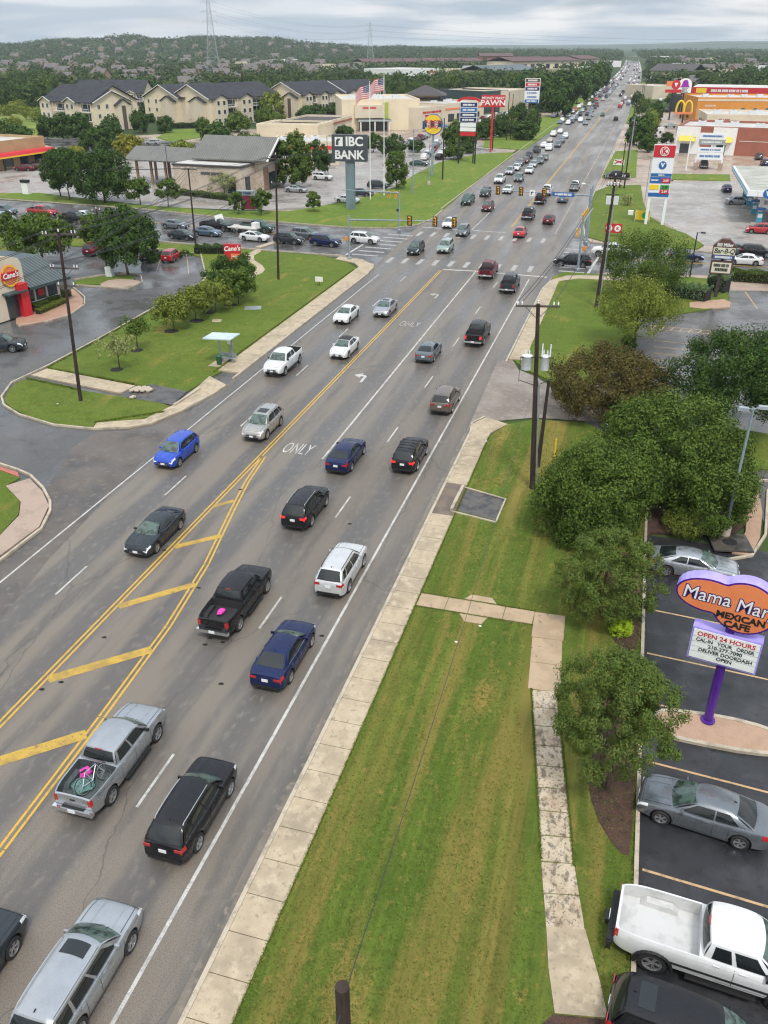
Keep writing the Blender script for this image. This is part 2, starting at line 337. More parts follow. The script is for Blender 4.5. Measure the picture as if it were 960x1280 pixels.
sc.cycles.filter_width = 1.2; sc.cycles.use_light_tree = False; sc.cycles.max_bounces = 3

# ------------------------------------------------------------------ terrain
def tab(t, x):
    if x <= t[0][0]: return t[0][1]
    for a, b in zip(t[:-1], t[1:]):
        if x <= b[0]:
            k = (x - a[0]) / (b[0] - a[0]); k = k * k * (3 - 2 * k); return a[1] + (b[1] - a[1]) * k
    return t[-1][1]
HILL = [(-.75, 22), (-.5, 24), (-.378, 24), (-.335, 32), (-.242, 38), (-.17, 44), (-.122, 34), (-.05, 22), (0, 14), (.1, 7), (.2, 4), (.5, 4)]
RIDGE = [(0.0, 0), (.1, 24), (.22, 32), (.30, 43), (.36, 56), (.42, 50), (.7, 54)]
def sm(a, b, x):
    k = min(1, max(0, (x - a) / (b - a))); return k * k * (3 - 2 * k)
def hgt(x, y):
    X = x * math.cos(AZ) + y * math.sin(AZ); Y = -x * math.sin(AZ) + y * math.cos(AZ)
    r = math.hypot(X, Y); a = math.atan2(X, Y)
    h = tab(HILL, a) * sm(1550, 2700, r) * (1 + .12 * math.sin(a * 37 + r * .002) + .06 * math.sin(a * 91))
    h += tab(RIDGE, a) * sm(5500, 9000, r) * (1 + .12 * math.sin(a * 23) + .07 * math.sin(a * 61 + 1))
    return h
mb = MB(); rs = [0, 60, 150, 300, 500, 800] + [1100 + 170 * i for i in range(12)] + [3300, 3900, 4600, 5500, 6200, 7000, 7800, 8600, 9400, 10500, 12000]
na = 120; vs = [(0, 0, -.06)]
for r_ in rs[1:]:
    for i in range(na):
        t = 2 * PI * i / na; x, y = r_ * math.sin(t), r_ * math.cos(t); vs.append((x, y, hgt(x, y) - .06))
fs = [(0, 1 + (i + 1) % na, 1 + i) for i in range(na)]
for k in range(len(rs) - 2):
    for i in range(na): a, b = 1 + k * na + i, 1 + k * na + (i + 1) % na; fs.append((a, b, b + na, a + na))
mb.add(vs, fs)
M['terrain'] = mat('terrain', (.055, .085, .028), .95, layers=[(.004, (.04, .062, .028), .4, .6), (.012, (.09, .12, .045), .52, .7), (.05, (.035, .055, .024), .45, .65), (.4, (.08, .11, .04), .5, .75)], spec=.1)
struct('terrain', mb, 'terrain', smooth=60)

def bend(t):    # the far end of the road swings gently left
    return 0 if t < 560 else -((t - 560) ** 1.55) * .000345
# main carriageway
mb = MB(); left = []; right = []
for t in [-25, 0, 60, 100, 145, 200, 300, 420, 560] + [560 + 130 * i for i in range(1, 19)]:
    l = -33.15 if t < 105 else (-34.9 if t < 450 else -35.2); r_ = -10.15 if t < 62 else (-10.0 if t < 110 else -8.9)
    z = hgt(bend(t) - 20, t); left.append((l + bend(t), t, z + 0)); right.append((r_ + bend(t), t, z))
for a, b, c_, d in zip(left[:-1], left[1:], right[1:], right[:-1]): mb.add([a, d, c_, b], [(0, 1, 2, 3)])
M['road_obj'] = M['road']
struct('main_road', mb, 'road')

# paved grounds (lots, side streets), thin sheets stacked 4 mm apart, all slightly below the road surface
mb = MB(); mb.flat([(-190, 150), (-190, 245), (-120, 330), (-60, 420), (-36, 430), (-36, 150)], -.03); mb.flat([(-8.9, 105), (-8.9, 430), (40, 470), (90, 470), (90, 105)], -.03)
struct('commercial_pavement', mb, 'paving_tan')
mb = MB(); mb.flat(GP([(-130, 238), (0, 250), (180, 262), (284, 273), (380, 281), (433, 285), (495, 286), (533, 280), (556, 262), (640, 262), (722, 262), (735, 285), (735, 303), (820, 308), (892, 314), (1100, 322), (1100, 350), (960, 347), (861, 343), (760, 340), (690, 348), (650, 420), (420, 372), (463, 338), (432, 323), (343, 313), (197, 302), (90, 292), (0, 284), (-130, 272)]), -.008)
struct('cross_street', mb, 'asphalt_lot')
# restaurant lot and its lane (lower left)
mb = MB(); mb.flat(GP([(-260, 420), (-160, 300), (0, 284), (120, 292), (320, 308), (470, 350), (300, 500), (240, 520), (200, 560), (120, 640), (40, 740), (-60, 900), (-300, 1000)]), -.014)
struct('restaurant_lot_pavement', mb, 'asphalt_lot')
mb = MB(); mb.flat(GP([(808, 228), (1100, 222), (1100, 316), (880, 306), (850, 290), (812, 268)]), -.002); mb.flat(GP([(640, 205), (560, 212), (515, 232), (500, 236), (430, 250), (395, 262), (300, 262), (180, 258), (0, 240), (-60, 238), (-60, 205), (60, 200), (190, 200), (300, 212), (420, 195), (540, 168), (600, 178)]), -.012)
struct('fuel_station_concrete', mb, 'concrete_grey')
mb = MB(); mb.flat([(-1.5, 62), (-3, 79), (0, 88), (1.3, 88.5), (2.5, 108), (5, 110), (16, 113), (60, 113), (60, 40), (12.5, 40), (8.5, 62)], -.012)
struct('barbecue_lot_pavement', mb, 'asphalt_lot')
mb = MB(); mb.flat([(3.3, 0), (3.3, 47.5), (40, 47.5), (40, 0)], .004)
struct('cafe_lot_pavement', mb, 'asphalt_dark')
# driveway apron on the right
mb = MB(); mb.flat(GP([(583, 540), (596, 531), (614, 527), (668, 522), (740, 527), (800, 530), (800, 470), (700, 490), (668, 470), (648, 462), (640, 448), (622, 452)]), .006)
struct('driveway_right', mb, 'drive_grey')
mb = MB(); mb.flat(GP([(206, 512), (262, 478), (283, 466), (60, 700), (0, 775), (-60, 800), (40, 640), (90, 560), (120, 540), (160, 538)]), .004)
struct('driveway_left', mb, mat('apron_asphalt', (.12, .10, .085), .4, layers=[(.25, (.07, .065, .062), .42, .62), (2, (.16, .13, .105), .5, .7), (30, (.08, .07, .06), .5, .7)], bump=(80, .3, .01), rough_noise=(.3, .3, .6)))

# ------------------------------------------------------------------ lawns (raised 0.1) with kerbs
LZ = .10
def chk(p, n=1):
    for _ in range(n):
        q = []
        for i in range(len(p)):
            a, b = p[i], p[(i + 1) % len(p)]; q += [(a[0] * .75 + b[0] * .25, a[1] * .75 + b[1] * .25), (a[0] * .25 + b[0] * .75, a[1] * .25 + b[1] * .75)]
        p = q
    return p
def lawn(name, pts, m='lawn', z=LZ, z0=-.05):
    mb = MB(); mb.prism(pts, z0, z, 0); return struct(name, mb, m)
# near lawn, right of the road
lawn('lawn_right', [(-8.65, 4), (-8.65, 59.5), (-7.6, 62.3), (-5.7, 63.9), (-1.6, 64.3), (1.5, 61.5), (3.1, 56), (3.1, 4)], 'lawn_mown')
lawn('lawn_corner_right', GP([(656, 461), (640, 448), (648, 428), (664, 396), (684, 356), (692, 345), (705, 340), (760, 343), (862, 346), (905, 350), (912, 372), (905, 383), (850, 392), (800, 398), (796, 430), (788, 446), (770, 462), (740, 480), (690, 476)], LZ))
lawn('lawn_behind_trees', [(8.7, 59.0), (9.0, 64.5), (9.5, 66.5), (18, 65), (30, 64), (30, 60), (13, 59.5)])
lawn('lawn_fuel_corner', GP([(742, 240), (762, 232), (801, 231), (804, 252), (812, 270), (835, 284), (858, 292), (880, 306), (872, 311), (835, 309), (800, 307), (757, 302), (735, 296), (731, 278), (737, 256)], LZ))
lawn('lawn_roadside_right', GP([(752, 221), (769, 189), (797, 187), (795, 221), (770, 224)], LZ), 'lawn_far')
lawn('lawn_strip_fuel', GP([(838, 217), (912, 218), (913, 226), (838, 224)], LZ), 'lawn_far')
lawn('lawn_roadside_far_right', GP([(780, 176), (788, 161), (800, 150), (804, 160), (798, 177)], LZ), 'lawn_far')
lawn('verge_far_right', [(-8.7, 370), (-6.6, 370), (-6.6, 800), (-11, 800)], 'lawn_far')
lawn('lawn_bank', GP([(-80, 236), (0, 241), (50, 241), (90, 246), (180, 256), (284, 264), (360, 264), (397, 258), (422, 253), (450, 248), (493, 234), (520, 217), (548, 203), (600, 192), (642, 190), (640, 196), (598, 224), (556, 260), (538, 274), (522, 280), (495, 284), (433, 283), (380, 279), (284, 271), (180, 260), (0, 247), (-80, 243)], LZ), 'lawn_far')
lawn('lawn_shops', GP([(604, 184), (607, 174), (640, 164), (655, 152), (672, 147), (690, 145), (709, 148), (698, 157), (672, 176), (656, 187)], LZ), 'lawn_far')
lawn('lawn_shops_far', GP([(700, 137), (712, 131), (722, 122), (740, 118), (750, 113), (742, 123), (724, 139), (712, 142)], LZ), 'lawn_far')
lawn('lawn_apartments', GP([(195, 172), (215, 162), (270, 160), (300, 164), (262, 170), (215, 177)], LZ), 'lawn_far')
lawn('lawn_restaurant', GP([(59, 460), (92, 443), (135, 420), (166, 402), (200, 383), (228, 368), (252, 356), (257, 347), (254, 332), (251, 321), (234, 317), (199, 315), (90, 307), (60, 303), (60, 296), (197, 303), (300, 311), (343, 315), (400, 319), (430, 325), (447, 336), (437, 344), (405, 366), (362, 399), (333, 421), (303, 443), (277, 464), (234, 489), (167, 480)], LZ))
lawn('lawn_teardrop', chk(GP([(5, 497), (17, 480), (33, 473), (97, 487), (160, 497), (214, 505), (205, 515), (180, 523), (120, 528), (114, 536), (67, 530), (27, 517), (8, 505)], LZ), 1))
lawn('lawn_lower_left', GP([(-80, 596), (0, 588), (25, 597), (7, 607), (25, 627), (23, 643), (0, 668), (-60, 730)], LZ))
lawn('island_lot', chk(GP([(90, 352), (112, 347), (150, 343), (173, 346), (160, 353), (125, 355), (97, 356)], LZ), 1))
lawn('lawn_lot_edge', GP([(-80, 296), (0, 294), (60, 296), (60, 306), (0, 318), (-80, 330)], LZ))

# kerbs: concrete lines 0.16 wide, top 0.14
def strip(pts, w_, z0, z1, mb, closed=False):
    n = len(pts); L_ = []; R_ = []
    for i in range(n):
        a = Vector(pts[i - 1] if (i > 0 or closed) else pts[i]); b = Vector(pts[(i + 1) % n] if (i < n - 1 or closed) else pts[i])
        d = (b - a); d.normalize(); q = Vector((-d.y, d.x)) * w_ / 2; p = Vector(pts[i]); L_.append(p + q); R_.append(p - q)
    m_ = n if closed else n - 1
    for i in range(m_):
        j = (i + 1) % n; a, b, c_, d = R_[i], R_[j], L_[j], L_[i]
        v = [(p.x, p.y, z0) for p in (a, b, c_, d)] + [(p.x, p.y, z1) for p in (a, b, c_, d)]
        fs = [(4, 5, 6, 7), (0, 1, 5, 4), (2, 3, 7, 6)]
        if not closed and i == 0: fs.append((3, 0, 4, 7))
        if not closed and i == m_ - 1: fs.append((1, 2, 6, 5))
        mb.add(v, fs)
mb = MB(); KZ = .145
strip([(-10.17, 4), (-10.17, 60.2), (-10.4, 61.8), (-9.6, 63.4)], .17, -.05, KZ, mb)
strip([(-10.05, 77.5), (-9.95, 106), (-9.4, 110.5), (-7.6, 113.6), (-5, 114.6), (0, 114.8), (4, 115)], .17, -.05, KZ, mb)
strip([(-33.18, 66), (-33.18, 108), (-33.9, 112), (-36.2, 115.2), (-40, 116.6)], .17, -.05, KZ, mb)
strip(GP([(433, 320.5), (343, 314), (197, 302), (60, 295)], 0), .17, -.05, .147, mb)
strip(GP([(-80, 243), (0, 248.5), (180, 261.5), (284, 272.5), (380, 280.3), (433, 284.5), (495, 285.3), (523, 281), (540, 274), (553, 263)]), .17, -.05, KZ, mb)
strip([(-34.9, 160), (-34.9, 450)], .17, -.05, KZ, mb); strip([(-8.85, 162), (-8.85, 205)], .17, -.05, KZ, mb); strip([(-8.85, 225), (-8.85, 420)], .17, -.05, KZ, mb)
strip(GP([(740, 241), (735, 258), (729, 280), (731, 296), (738, 303), (757, 305), (800, 309), (835, 311), (892, 316), (1000, 320)]), .17, -.05, .147, mb)
strip(GP([(267, 493), (230, 513), (190, 530), (160, 535), (117, 537), (67, 532), (24, 519), (5, 507), (2, 497), (15, 479), (34, 470), (60, 458), (135, 418), (200, 381), (252, 354.5), (258, 347), (251, 318), (199, 312), (150, 309)]), .16, -.05, .15, mb)
strip(GP([(-100, 800), (0, 702), (52, 662), (63, 640), (63, 628), (54, 611), (38, 595), (22, 588), (0, 581), (-60, 575)]), .17, -.05, .152, mb)
strip([(3.22, 4), (3.22, 50)], .16, -.05, .15, mb)
strip(GP([(23, 408), (60, 402), (88, 394), (106, 381), (106, 372), (92, 360), (96, 357), (113, 358), (160, 361), (178, 353), (176, 344), (150, 341), (92, 350)]), .15, -.05, .15, mb)
struct('kerb', mb, 'kerb')
# gutters: concrete strip beside the near kerb with a seam
mb = MB(); mb.flat([(-10.26, 4), (-10.26, 60), (-10.62, 60), (-10.62, 4)], .004)
struct('gutter', mb, mat('gutter_concrete', (.17, .145, .115), .5, layers=[(.5, (.10, .09, .078), .4, .62, (3, .4, 1)), (3, (.24, .20, .15), .5, .72)], bump=(60, .3, .01), rough_noise=(.5, .3, .6)))

# ------------------------------------------------------------------ sidewalks in slabs with open joints
def slabs(mb, a, b, w_, n, z, gap=.035, w2=None):
    """n concrete panels from a to b (centre line), width w_"""
    a, b = Vector(a), Vector(b); d = b - a; L = d.length; d.normalize(); q = Vector((-d.y, d.x)); w2 = w_ if w2 is None else w2
    for i in range(n):
        p0 = a + d * (L * i / n + gap / 2); p1 = a + d * (L * (i + 1) / n - gap / 2); h0 = (w_ + (w2 - w_) * i / n) / 2; h1 = (w_ + (w2 - w_) * (i + 1) / n) / 2
        mb.prism([(p0 + q * h0)[:], (p1 + q * h1)[:], (p1 - q * h1)[:], (p0 - q * h0)[:]], -.04, z)
mb = MB(); slabs(mb, (-9.36, 5.3), (-9.36, 46.4), 1.44, 27, .125); slabs(mb, (-9.36, 50.9), (-9.36, 60.2), 1.44, 6, .125)
mb.prism([(-10.08, 60.2), (-8.62, 60.2), (-7.6, 62.3), (-9.5, 63.2), (-10.3, 61.6)], -.04, .122)
slabs(mb, (-9.15, 78.2), (-9.1, 107), 1.5, 18, .125)
mb.prism([(-9.8, 107), (-9.4, 110.4), (-7.7, 113.4), (-5, 114.4), (0, 114.6), (0, 112.9), (-6, 112.6), (-8.35, 110.5), (-8.4, 107)], -.04, .125)
struct('sidewalk_right', mb, 'concrete')
mb = MB(); mb.prism([(-10.08, 46.4), (-10.08, 50.9), (-8.66, 50.9), (-8.66, 46.4)], -.04, .12)
struct('inlet_slab_right', mb, mat('damp_concrete', (.17, .125, .09), .5, layers=[(1, (.12, .09, .07), .4, .6), (5, (.07, .055, .05), .56, .72)]))
mb = MB(); slabs(mb, (-34.35, 67.5), (-34.35, 111.0), 2.15, 26, .125)
mb.prism(GP([(267, 492), (283, 481), (262, 470), (246, 484), (217, 506), (181, 523.5), (121, 528), (116, 535), (160, 534), (190, 529), (230, 512)], .12), -.04, .123)
mb.prism([(-33.3, 111), (-33.9, 113), (-36.2, 115.1), (-40, 116.4), (-40, 114.6), (-36.8, 113.3), (-35.4, 111)], -.04, .124)
struct('sidewalk_left', mb, 'concrete')
mb = MB(); slabs(mb, G(49, 466), G(160, 488), 2.0, 6, .115); struct('path_left', mb, 'concrete')
mb = MB(); mb.prism(GP([(0, 694), (49, 658), (61, 632), (53, 614), (37, 598), (7, 607), (26, 627), (24, 644), (0, 669), (-60, 735), (-60, 750)], .12), -.04, .124); struct('sidewalk_lower_left', mb, mat('pinkish_concrete', (.36, .27, .215), .8, layers=[(.8, (.29, .22, .17), .45, .65), (8, (.42, .33, .27), .5, .7)]))
mb = MB(); mb.prism(GP([(-80, 583), (0, 583), (22, 590), (24, 596), (0, 587), (-80, 592)], .12), -.04, .12); struct('red_kerb_ramp', mb, mat('red_kerb', (.45, .13, .10), .7, layers=[(3, (.35, .12, .09), .45, .65)]))
mb = MB(); slabs(mb, G(344, 303), G(322, 310), 1.0, 2, .118); mb.prism(chk(GP([(320, 311), (330, 312), (313, 322), (333, 335), (326, 343), (300, 350), (306, 344), (320, 338), (322, 333), (303, 322)], .11), 1), -.04, .115); struct('path_curved', mb, 'concrete')
# connecting walk on the near lawn, the round pull-box bulge, and the worn parallel walk
mb = MB(); a_, b_ = G(520, 751), G(668, 768); slabs(mb, (-8.6, 36.8), (-2.35, 36.75), 1.25, 4, .12)
mb.prism([(-5.9, 38.0), (-4.75, 38.0), (-4.35, 37.4), (-4.7, 36.1), (-4.9, 35.5), (-5.8, 35.5), (-6.25, 36.2), (-6.3, 37.3)], -.04, .124)
slabs(mb, (-1.55, 37.4), (-1.45, 35.2), 1.6, 1, .12); slabs(mb, (-1.45, 35.2), (-1.15, 31.2), 1.5, 2, .12)
struct('walk_across_lawn', mb, mat('walk_concrete', (.42, .31, .20), .8, layers=[(.9, (.35, .26, .165), .42, .6), (3.2, (.14, .105, .08), .62, .72), (25, (.45, .34, .25), .5, .7)], bump=(30, .3, .01)))
mb = MB(); slabs(mb, (-1.15, 31.2), (.42, 21.8), 1.18, 8, .12, .05); slabs(mb, (.42, 21.8), (.95, 19.2), 1.2, 2, .12, .04, 1.3)
struct('walk_worn', mb, 'concrete_worn')
mb = MB(); mb.prism([(.3, 19.15), (1.6, 19.35), (2.2, 17.6), (2.5, 16.5), (.9, 16.2), (.55, 17.6)], -.04, .119); struct('walk_end', mb, 'concrete')
lawn('mulch_corner', [(.3, 15.4), (.85, 16.15), (2.5, 16.45), (3.1, 17.2), (3.1, 10), (-1, 10), (-.3, 14.0)], 'mulch', .112)
# planting beds on the lawn's right edge
lawn('planting_bed_near', chk([(3.08, 22.8), (3.08, 33.5), (1.9, 33.2), (1.1, 30.0), (1.05, 27.0), (1.5, 24.6), (2.5, 22.9)], 1), 'mulch', .112)
lawn('planting_bed', chk([(3.08, 34.5), (3.08, 44.5), (1.6, 45), (.9, 42.5), (1.1, 38.5), (1.9, 35.5)], 1), 'mulch', .112)
lawn('planting_bed_trees', [(3.14, 46.9), (3.6, 47.8), (8.2, 48.6), (9.3, 50.5), (9.6, 56.0), (9.2, 60.5), (4.5, 60.5), (3.14, 54)], 'mulch', .125)
lawn('gravel_bed', GP([(915, 690), (932, 665), (934, 618), (948, 612), (953, 640), (950, 672), (938, 695)], .12), 'pink_gravel', .13)
lawn('gravel_island', chk(GP([(815, 887), (870, 890), (935, 902), (985, 920), (990, 942), (940, 940), (870, 927), (815, 914)], .13), 1), 'pink_gravel', .12)
mb = MB(); strip(chk(GP([(815, 887), (870, 890), (935, 902), (985, 920), (990, 942), (940, 940), (870, 927), (815, 914)], .13), 1), .2, -.05, .15, mb, True)
strip(GP([(905, 700), (940, 694), (957, 668), (960, 612)], .1), .16, -.05, .15, mb); strip(GP([(928, 600), (1000, 600)], .1), .14, -.05, .14, mb)
struct('kerb_island', mb, 'kerb')
lawn('gravel_hedge', GP([(862, 378), (905, 374), (914, 378), (912, 384), (880, 386), (862, 384)], .1), 'pink_gravel', .12)
# storm inlet box in the near lawn and on the left
mb = MB(); mb.prism(GP([(564, 636), (578, 610), (631, 624), (620, 651)], .1), -.04, .108); o = struct('inlet_floor_right', mb, 'wet_slab')
mb = MB(); strip(GP([(620, 652), (632, 624), (580, 609)], .12), .12, -.04, .17, mb); strip(GP([(564, 639), (579, 609)], .12), .2, -.04, .32, mb); strip(GP([(564, 639), (620, 653)], .12), .12, -.04, .17, mb); struct('inlet_kerb_right', mb, 'kerb')
mb = MB(); mb.prism(GP([(158, 497), (188, 480), (234, 489), (216, 506)], .1), -.04, .108); struct('inlet_floor_left', mb, 'wet_slab')
mb = MB(); strip(GP([(218, 507), (250, 486)], .12), .2, -.04, .26, mb); struct('inlet_kerb_left', mb, 'kerb')
# restaurant forecourt
mb = MB(); mb.prism(chk(GP([(20, 408), (60, 401), (87, 393), (105, 380), (103, 371), (88, 358), (60, 372), (20, 395)], .12), 1), -.04, .12); struct('restaurant_forecourt', mb, mat('brick_walk', (.38, .22, .15), .6, layers=[(.5, (.30, .17, .12), .45, .65), (10, (.42, .27, .2), .5, .7)]))
mb = MB(); mb.prism(chk(GP([(120, 357), (140, 348), (176, 350), (172, 355), (150, 360)], .12), 1), -.04, .116); struct('island_paving', mb, 'paving_tan')

# ------------------------------------------------------------------ painted markings
PZ = .006
def line(mb, x0, y0, x1, y1, w_, z=PZ, mi=0): 
    a, b = Vector((x0, y0)), Vector((x1, y1)); d = b - a; d.normalize(); q = Vector((-d.y, d.x)) * w_ / 2
    mb.flat([(a + q)[:], (b + q)[:], (b - q)[:], (a - q)[:]], z, mi)
wl = MB(); yl = MB(); yb = MB(); fp = MB()
line(wl, -12.25, 0, -12.2, 111, .14); line(wl, -31.75, 10, -31.7, 108, .12); line(wl, -19.7, 52.3, -19.65, 113.2, .16)
line(wl, -24.1, 113.1, -19.6, 113.4, .45); line(wl, -19.5, 113.3, -10.1, 112.6, .45)
for k in range(-1, 9):
    t = 19.9 + 12.2 * k
    if t + 3 < 111: line(wl, -15.95, t, -15.92, t + 3.0, .12)
    t = 31.85 + 12.2 * (k - 2)
    if 0 < t < 108: line(wl, -28.0, t, -28.0, t + 3.0, .12)
for k in range(36):
    t = 152 + 12.2 * k
    if t < 560:
        for x in (-15.6, -30.9): line(fp, x, t, x, t + 3, .12)
line(fp, -12.1, 142, -12.1, 560, .12); line(wl, -25.6, 141.5, -25.6, 165, .15); line(wl, -26.0, 141.4, -34, 141.8, .4); line(wl, -25.4, 141.4, -19.9, 140.9, .4)
for dx in (-.13, .13):
    line(yl, -24.25 + dx, 0, -24.3 + dx, 112.5, .11)
    q = [(-19.6, 10), (-19.8, 16.7), (-20.15, 24), (-20.6, 31), (-21.4, 37), (-22.7, 43.2), (-23.5, 47.4), (-24.0, 51.5)]
    for a_, b_ in zip(q[:-1], q[1:]): line(yl, a_[0] + dx, a_[1], b_[0] + dx, b_[1] + .03, .11)
    line(yl, -19.7 + dx, 146, -19.7 + dx, 560, .11)
for x0, y0, x1, y1, w_ in ((-24.1, 12, -19.9, 15.2, .62), (-24.1, 19.3, -20.2, 22.9, .6), (-24.05, 25.6, -20.45, 29.0, .58), (-24.05, 31.8, -21.05, 34.9, .5), (-24.1, 38.2, -22.0, 40.2, .45), (-24.15, 43.5, -23.2, 44.6, .35)): line(yb, x0, y0, x1, y1, w_, PZ + .003)
for x in [-32.6, -30.4, -28.2, -26.0, -23.8, -21.6, -19.4, -17.2, -15.0, -12.8]: line(fp, x, 115.0, x, 118.4, .62); line(fp, x - .5, 134.5, x - .5, 138, .6)
for k in range(7): line(fp, -38.9 + .2 * k, 118.8 + 2.6 * k, -34.9 + .2 * k, 118.6 + 2.6 * k, .7); line(fp, -9.0 - .1 * k, 116.6 + 2.4 * k, -5.6 - .1 * k, 116.5 + 2.4 * k, .62)
line(wl, -5.1, 116, -4.3, 128, .35, PZ + .003); line(wl, -39.6, 118, -39.4, 126, .35)
# yellow centre lines of the cross street, and lane lines
for dy in (-.15, .15):
    for a_, b_ in (((-150, 140 + dy), (-95, 136 + dy)), ((-95, 136 + dy), (-62, 131 + dy)), ((-62, 131 + dy), (-41, 127.5 + dy))): line(yl, *a_, *b_, .12)
    line(yl, -4, 126 + dy, 60, 128 + dy, .12)
line(wl, -90, 130, -42, 122.5, .12); line(wl, -90, 143, -42, 135, .12)
struct('road_markings_white', wl, 'white_paint'); struct('road_markings_yellow', yl, 'yellow_paint'); struct('median_hatching', yb, 'yellow_broad'); struct('crosswalk_markings', fp, 'faded_paint')
# turn arrows and the word ONLY
def arrow(t, x=-22.0):
    mb = MB(); z = PZ + .003
    mb.flat([(x + .05, t - 1.2), (x + .3, t - 1.2), (x + .3, t - .1), (x + .05, t - .1)], z); mb.flat([(x + .3, t - .1), (x + .3, t + .4), (x + .05, t + .72), (x + .05, t - .1)], z)
    mb.flat([(x + .05, t + .72), (x - .25, t + .72), (x - .25, t + .34), (x + .05, t + .34)], z); mb.flat([(x - .25, t + 1.15), (x - .25, t - .1), (x - .95, t + .53)], z)
    struct('turn_arrow', mb, 'white_paint' if t < 90 else 'faded_paint')
arrow(69.6); arrow(99.5)
for (t, m_) in ((53.4, 'white_paint'), (87.0, 'faded_paint')):
    o = text('ONLY', .62, m_, None, (-22.05, t, .011), (0, 0, 0), .001, 'road_lettering', .0, 1.5); o.scale = (1.35, 4.2, 1); o['kind'] = 'structure'
# parking bay lines
mb = MB()
for t in (22.3, 25.9, 27.9, 31.7, 35.4, 39.3, 43.2): line(mb, 3.45, t + .15, 9.2, t - .35, .11, .012)
for k in range(7): line(mb, 3.5 + .55 * k * 2, 20.6, 3.9 + 1.1 * k, 19.2, .14, .012)
for k in range(6): line(mb, 3.5, 84 + 2.8 * k * .75 - 6, 9.3, 83.6 + 2.1 * k - 6, .1, -.004)
line(mb, 3, 92.6, 24, 91.8, .1, -.004); line(mb, 3, 93.9, 24, 93.1, .1, -.004)
for k in range(22): line(mb, 3.2 + .95 * k, 92.6 - .03 * k, 3.7 + .95 * k, 93.9 - .03 * k, .12, -.004)
line(mb, 14.2, 112, 14.9, 104, .13, -.004)
for p in ((205, 312, 196, 338), (233, 316, 236, 342), (120, 300, 106, 322)): line(mb, *G(p[0], p[1]), *G(p[2], p[3]), .1, -.004)
struct('parking_lines', mb, 'orange_paint')

# ------------------------------------------------------------------ air
hz_m = bpy.data.materials.new('air_haze'); hz_m.use_nodes = True; nt = hz_m.node_tree; nt.nodes.remove(nt.nodes['Principled BSDF'])
pv_ = nt.nodes.new('ShaderNodeVolumePrincipled'); pv_.inputs['Color'].default_value = (.82, .92, 1.0, 1); pv_.inputs['Density'].default_value = .000095; pv_.inputs['Anisotropy'].default_value = .1; nt.links.new(pv_.outputs[0], nt.nodes['Material Output'].inputs['Volume'])
hzb = MB().box((0, 3500, -1.5), (19000, 19500, 77.5)).build('haze', hz_m); hzb['kind'] = 'stuff'; hzb['label'] = 'thin grey blue haze over the whole scene'; hzb.display_type = 'WIRE'
# ------------------------------------------------------------------ vehicles
def herm(pts, x):
    if x <= pts[0][0]: return pts[0][1]
    if x >= pts[-1][0]: return pts[-1][1]
    for i in range(len(pts) - 1):
        if x <= pts[i + 1][0]:
            x0, y0 = pts[i]; x1, y1 = pts[i + 1]; h = x1 - x0; d = (y1 - y0) / h
            dm = (y0 - pts[i - 1][1]) / (x0 - pts[i - 1][0]) if i > 0 else d
            dp = (pts[i + 2][1] - y1) / (pts[i + 2][0] - x1) if i + 2 < len(pts) else d
            m0 = 0 if d * dm <= 0 else 2 * d * dm / (d + dm); m1 = 0 if d * dp <= 0 else 2 * d * dp / (d + dp)
            t = (x - x0) / h; return (2 * t**3 - 3 * t**2 + 1) * y0 + (t**3 - 2 * t**2 + t) * h * m0 + (-2 * t**3 + 3 * t**2) * y1 + (t**3 - t**2) * h * m1
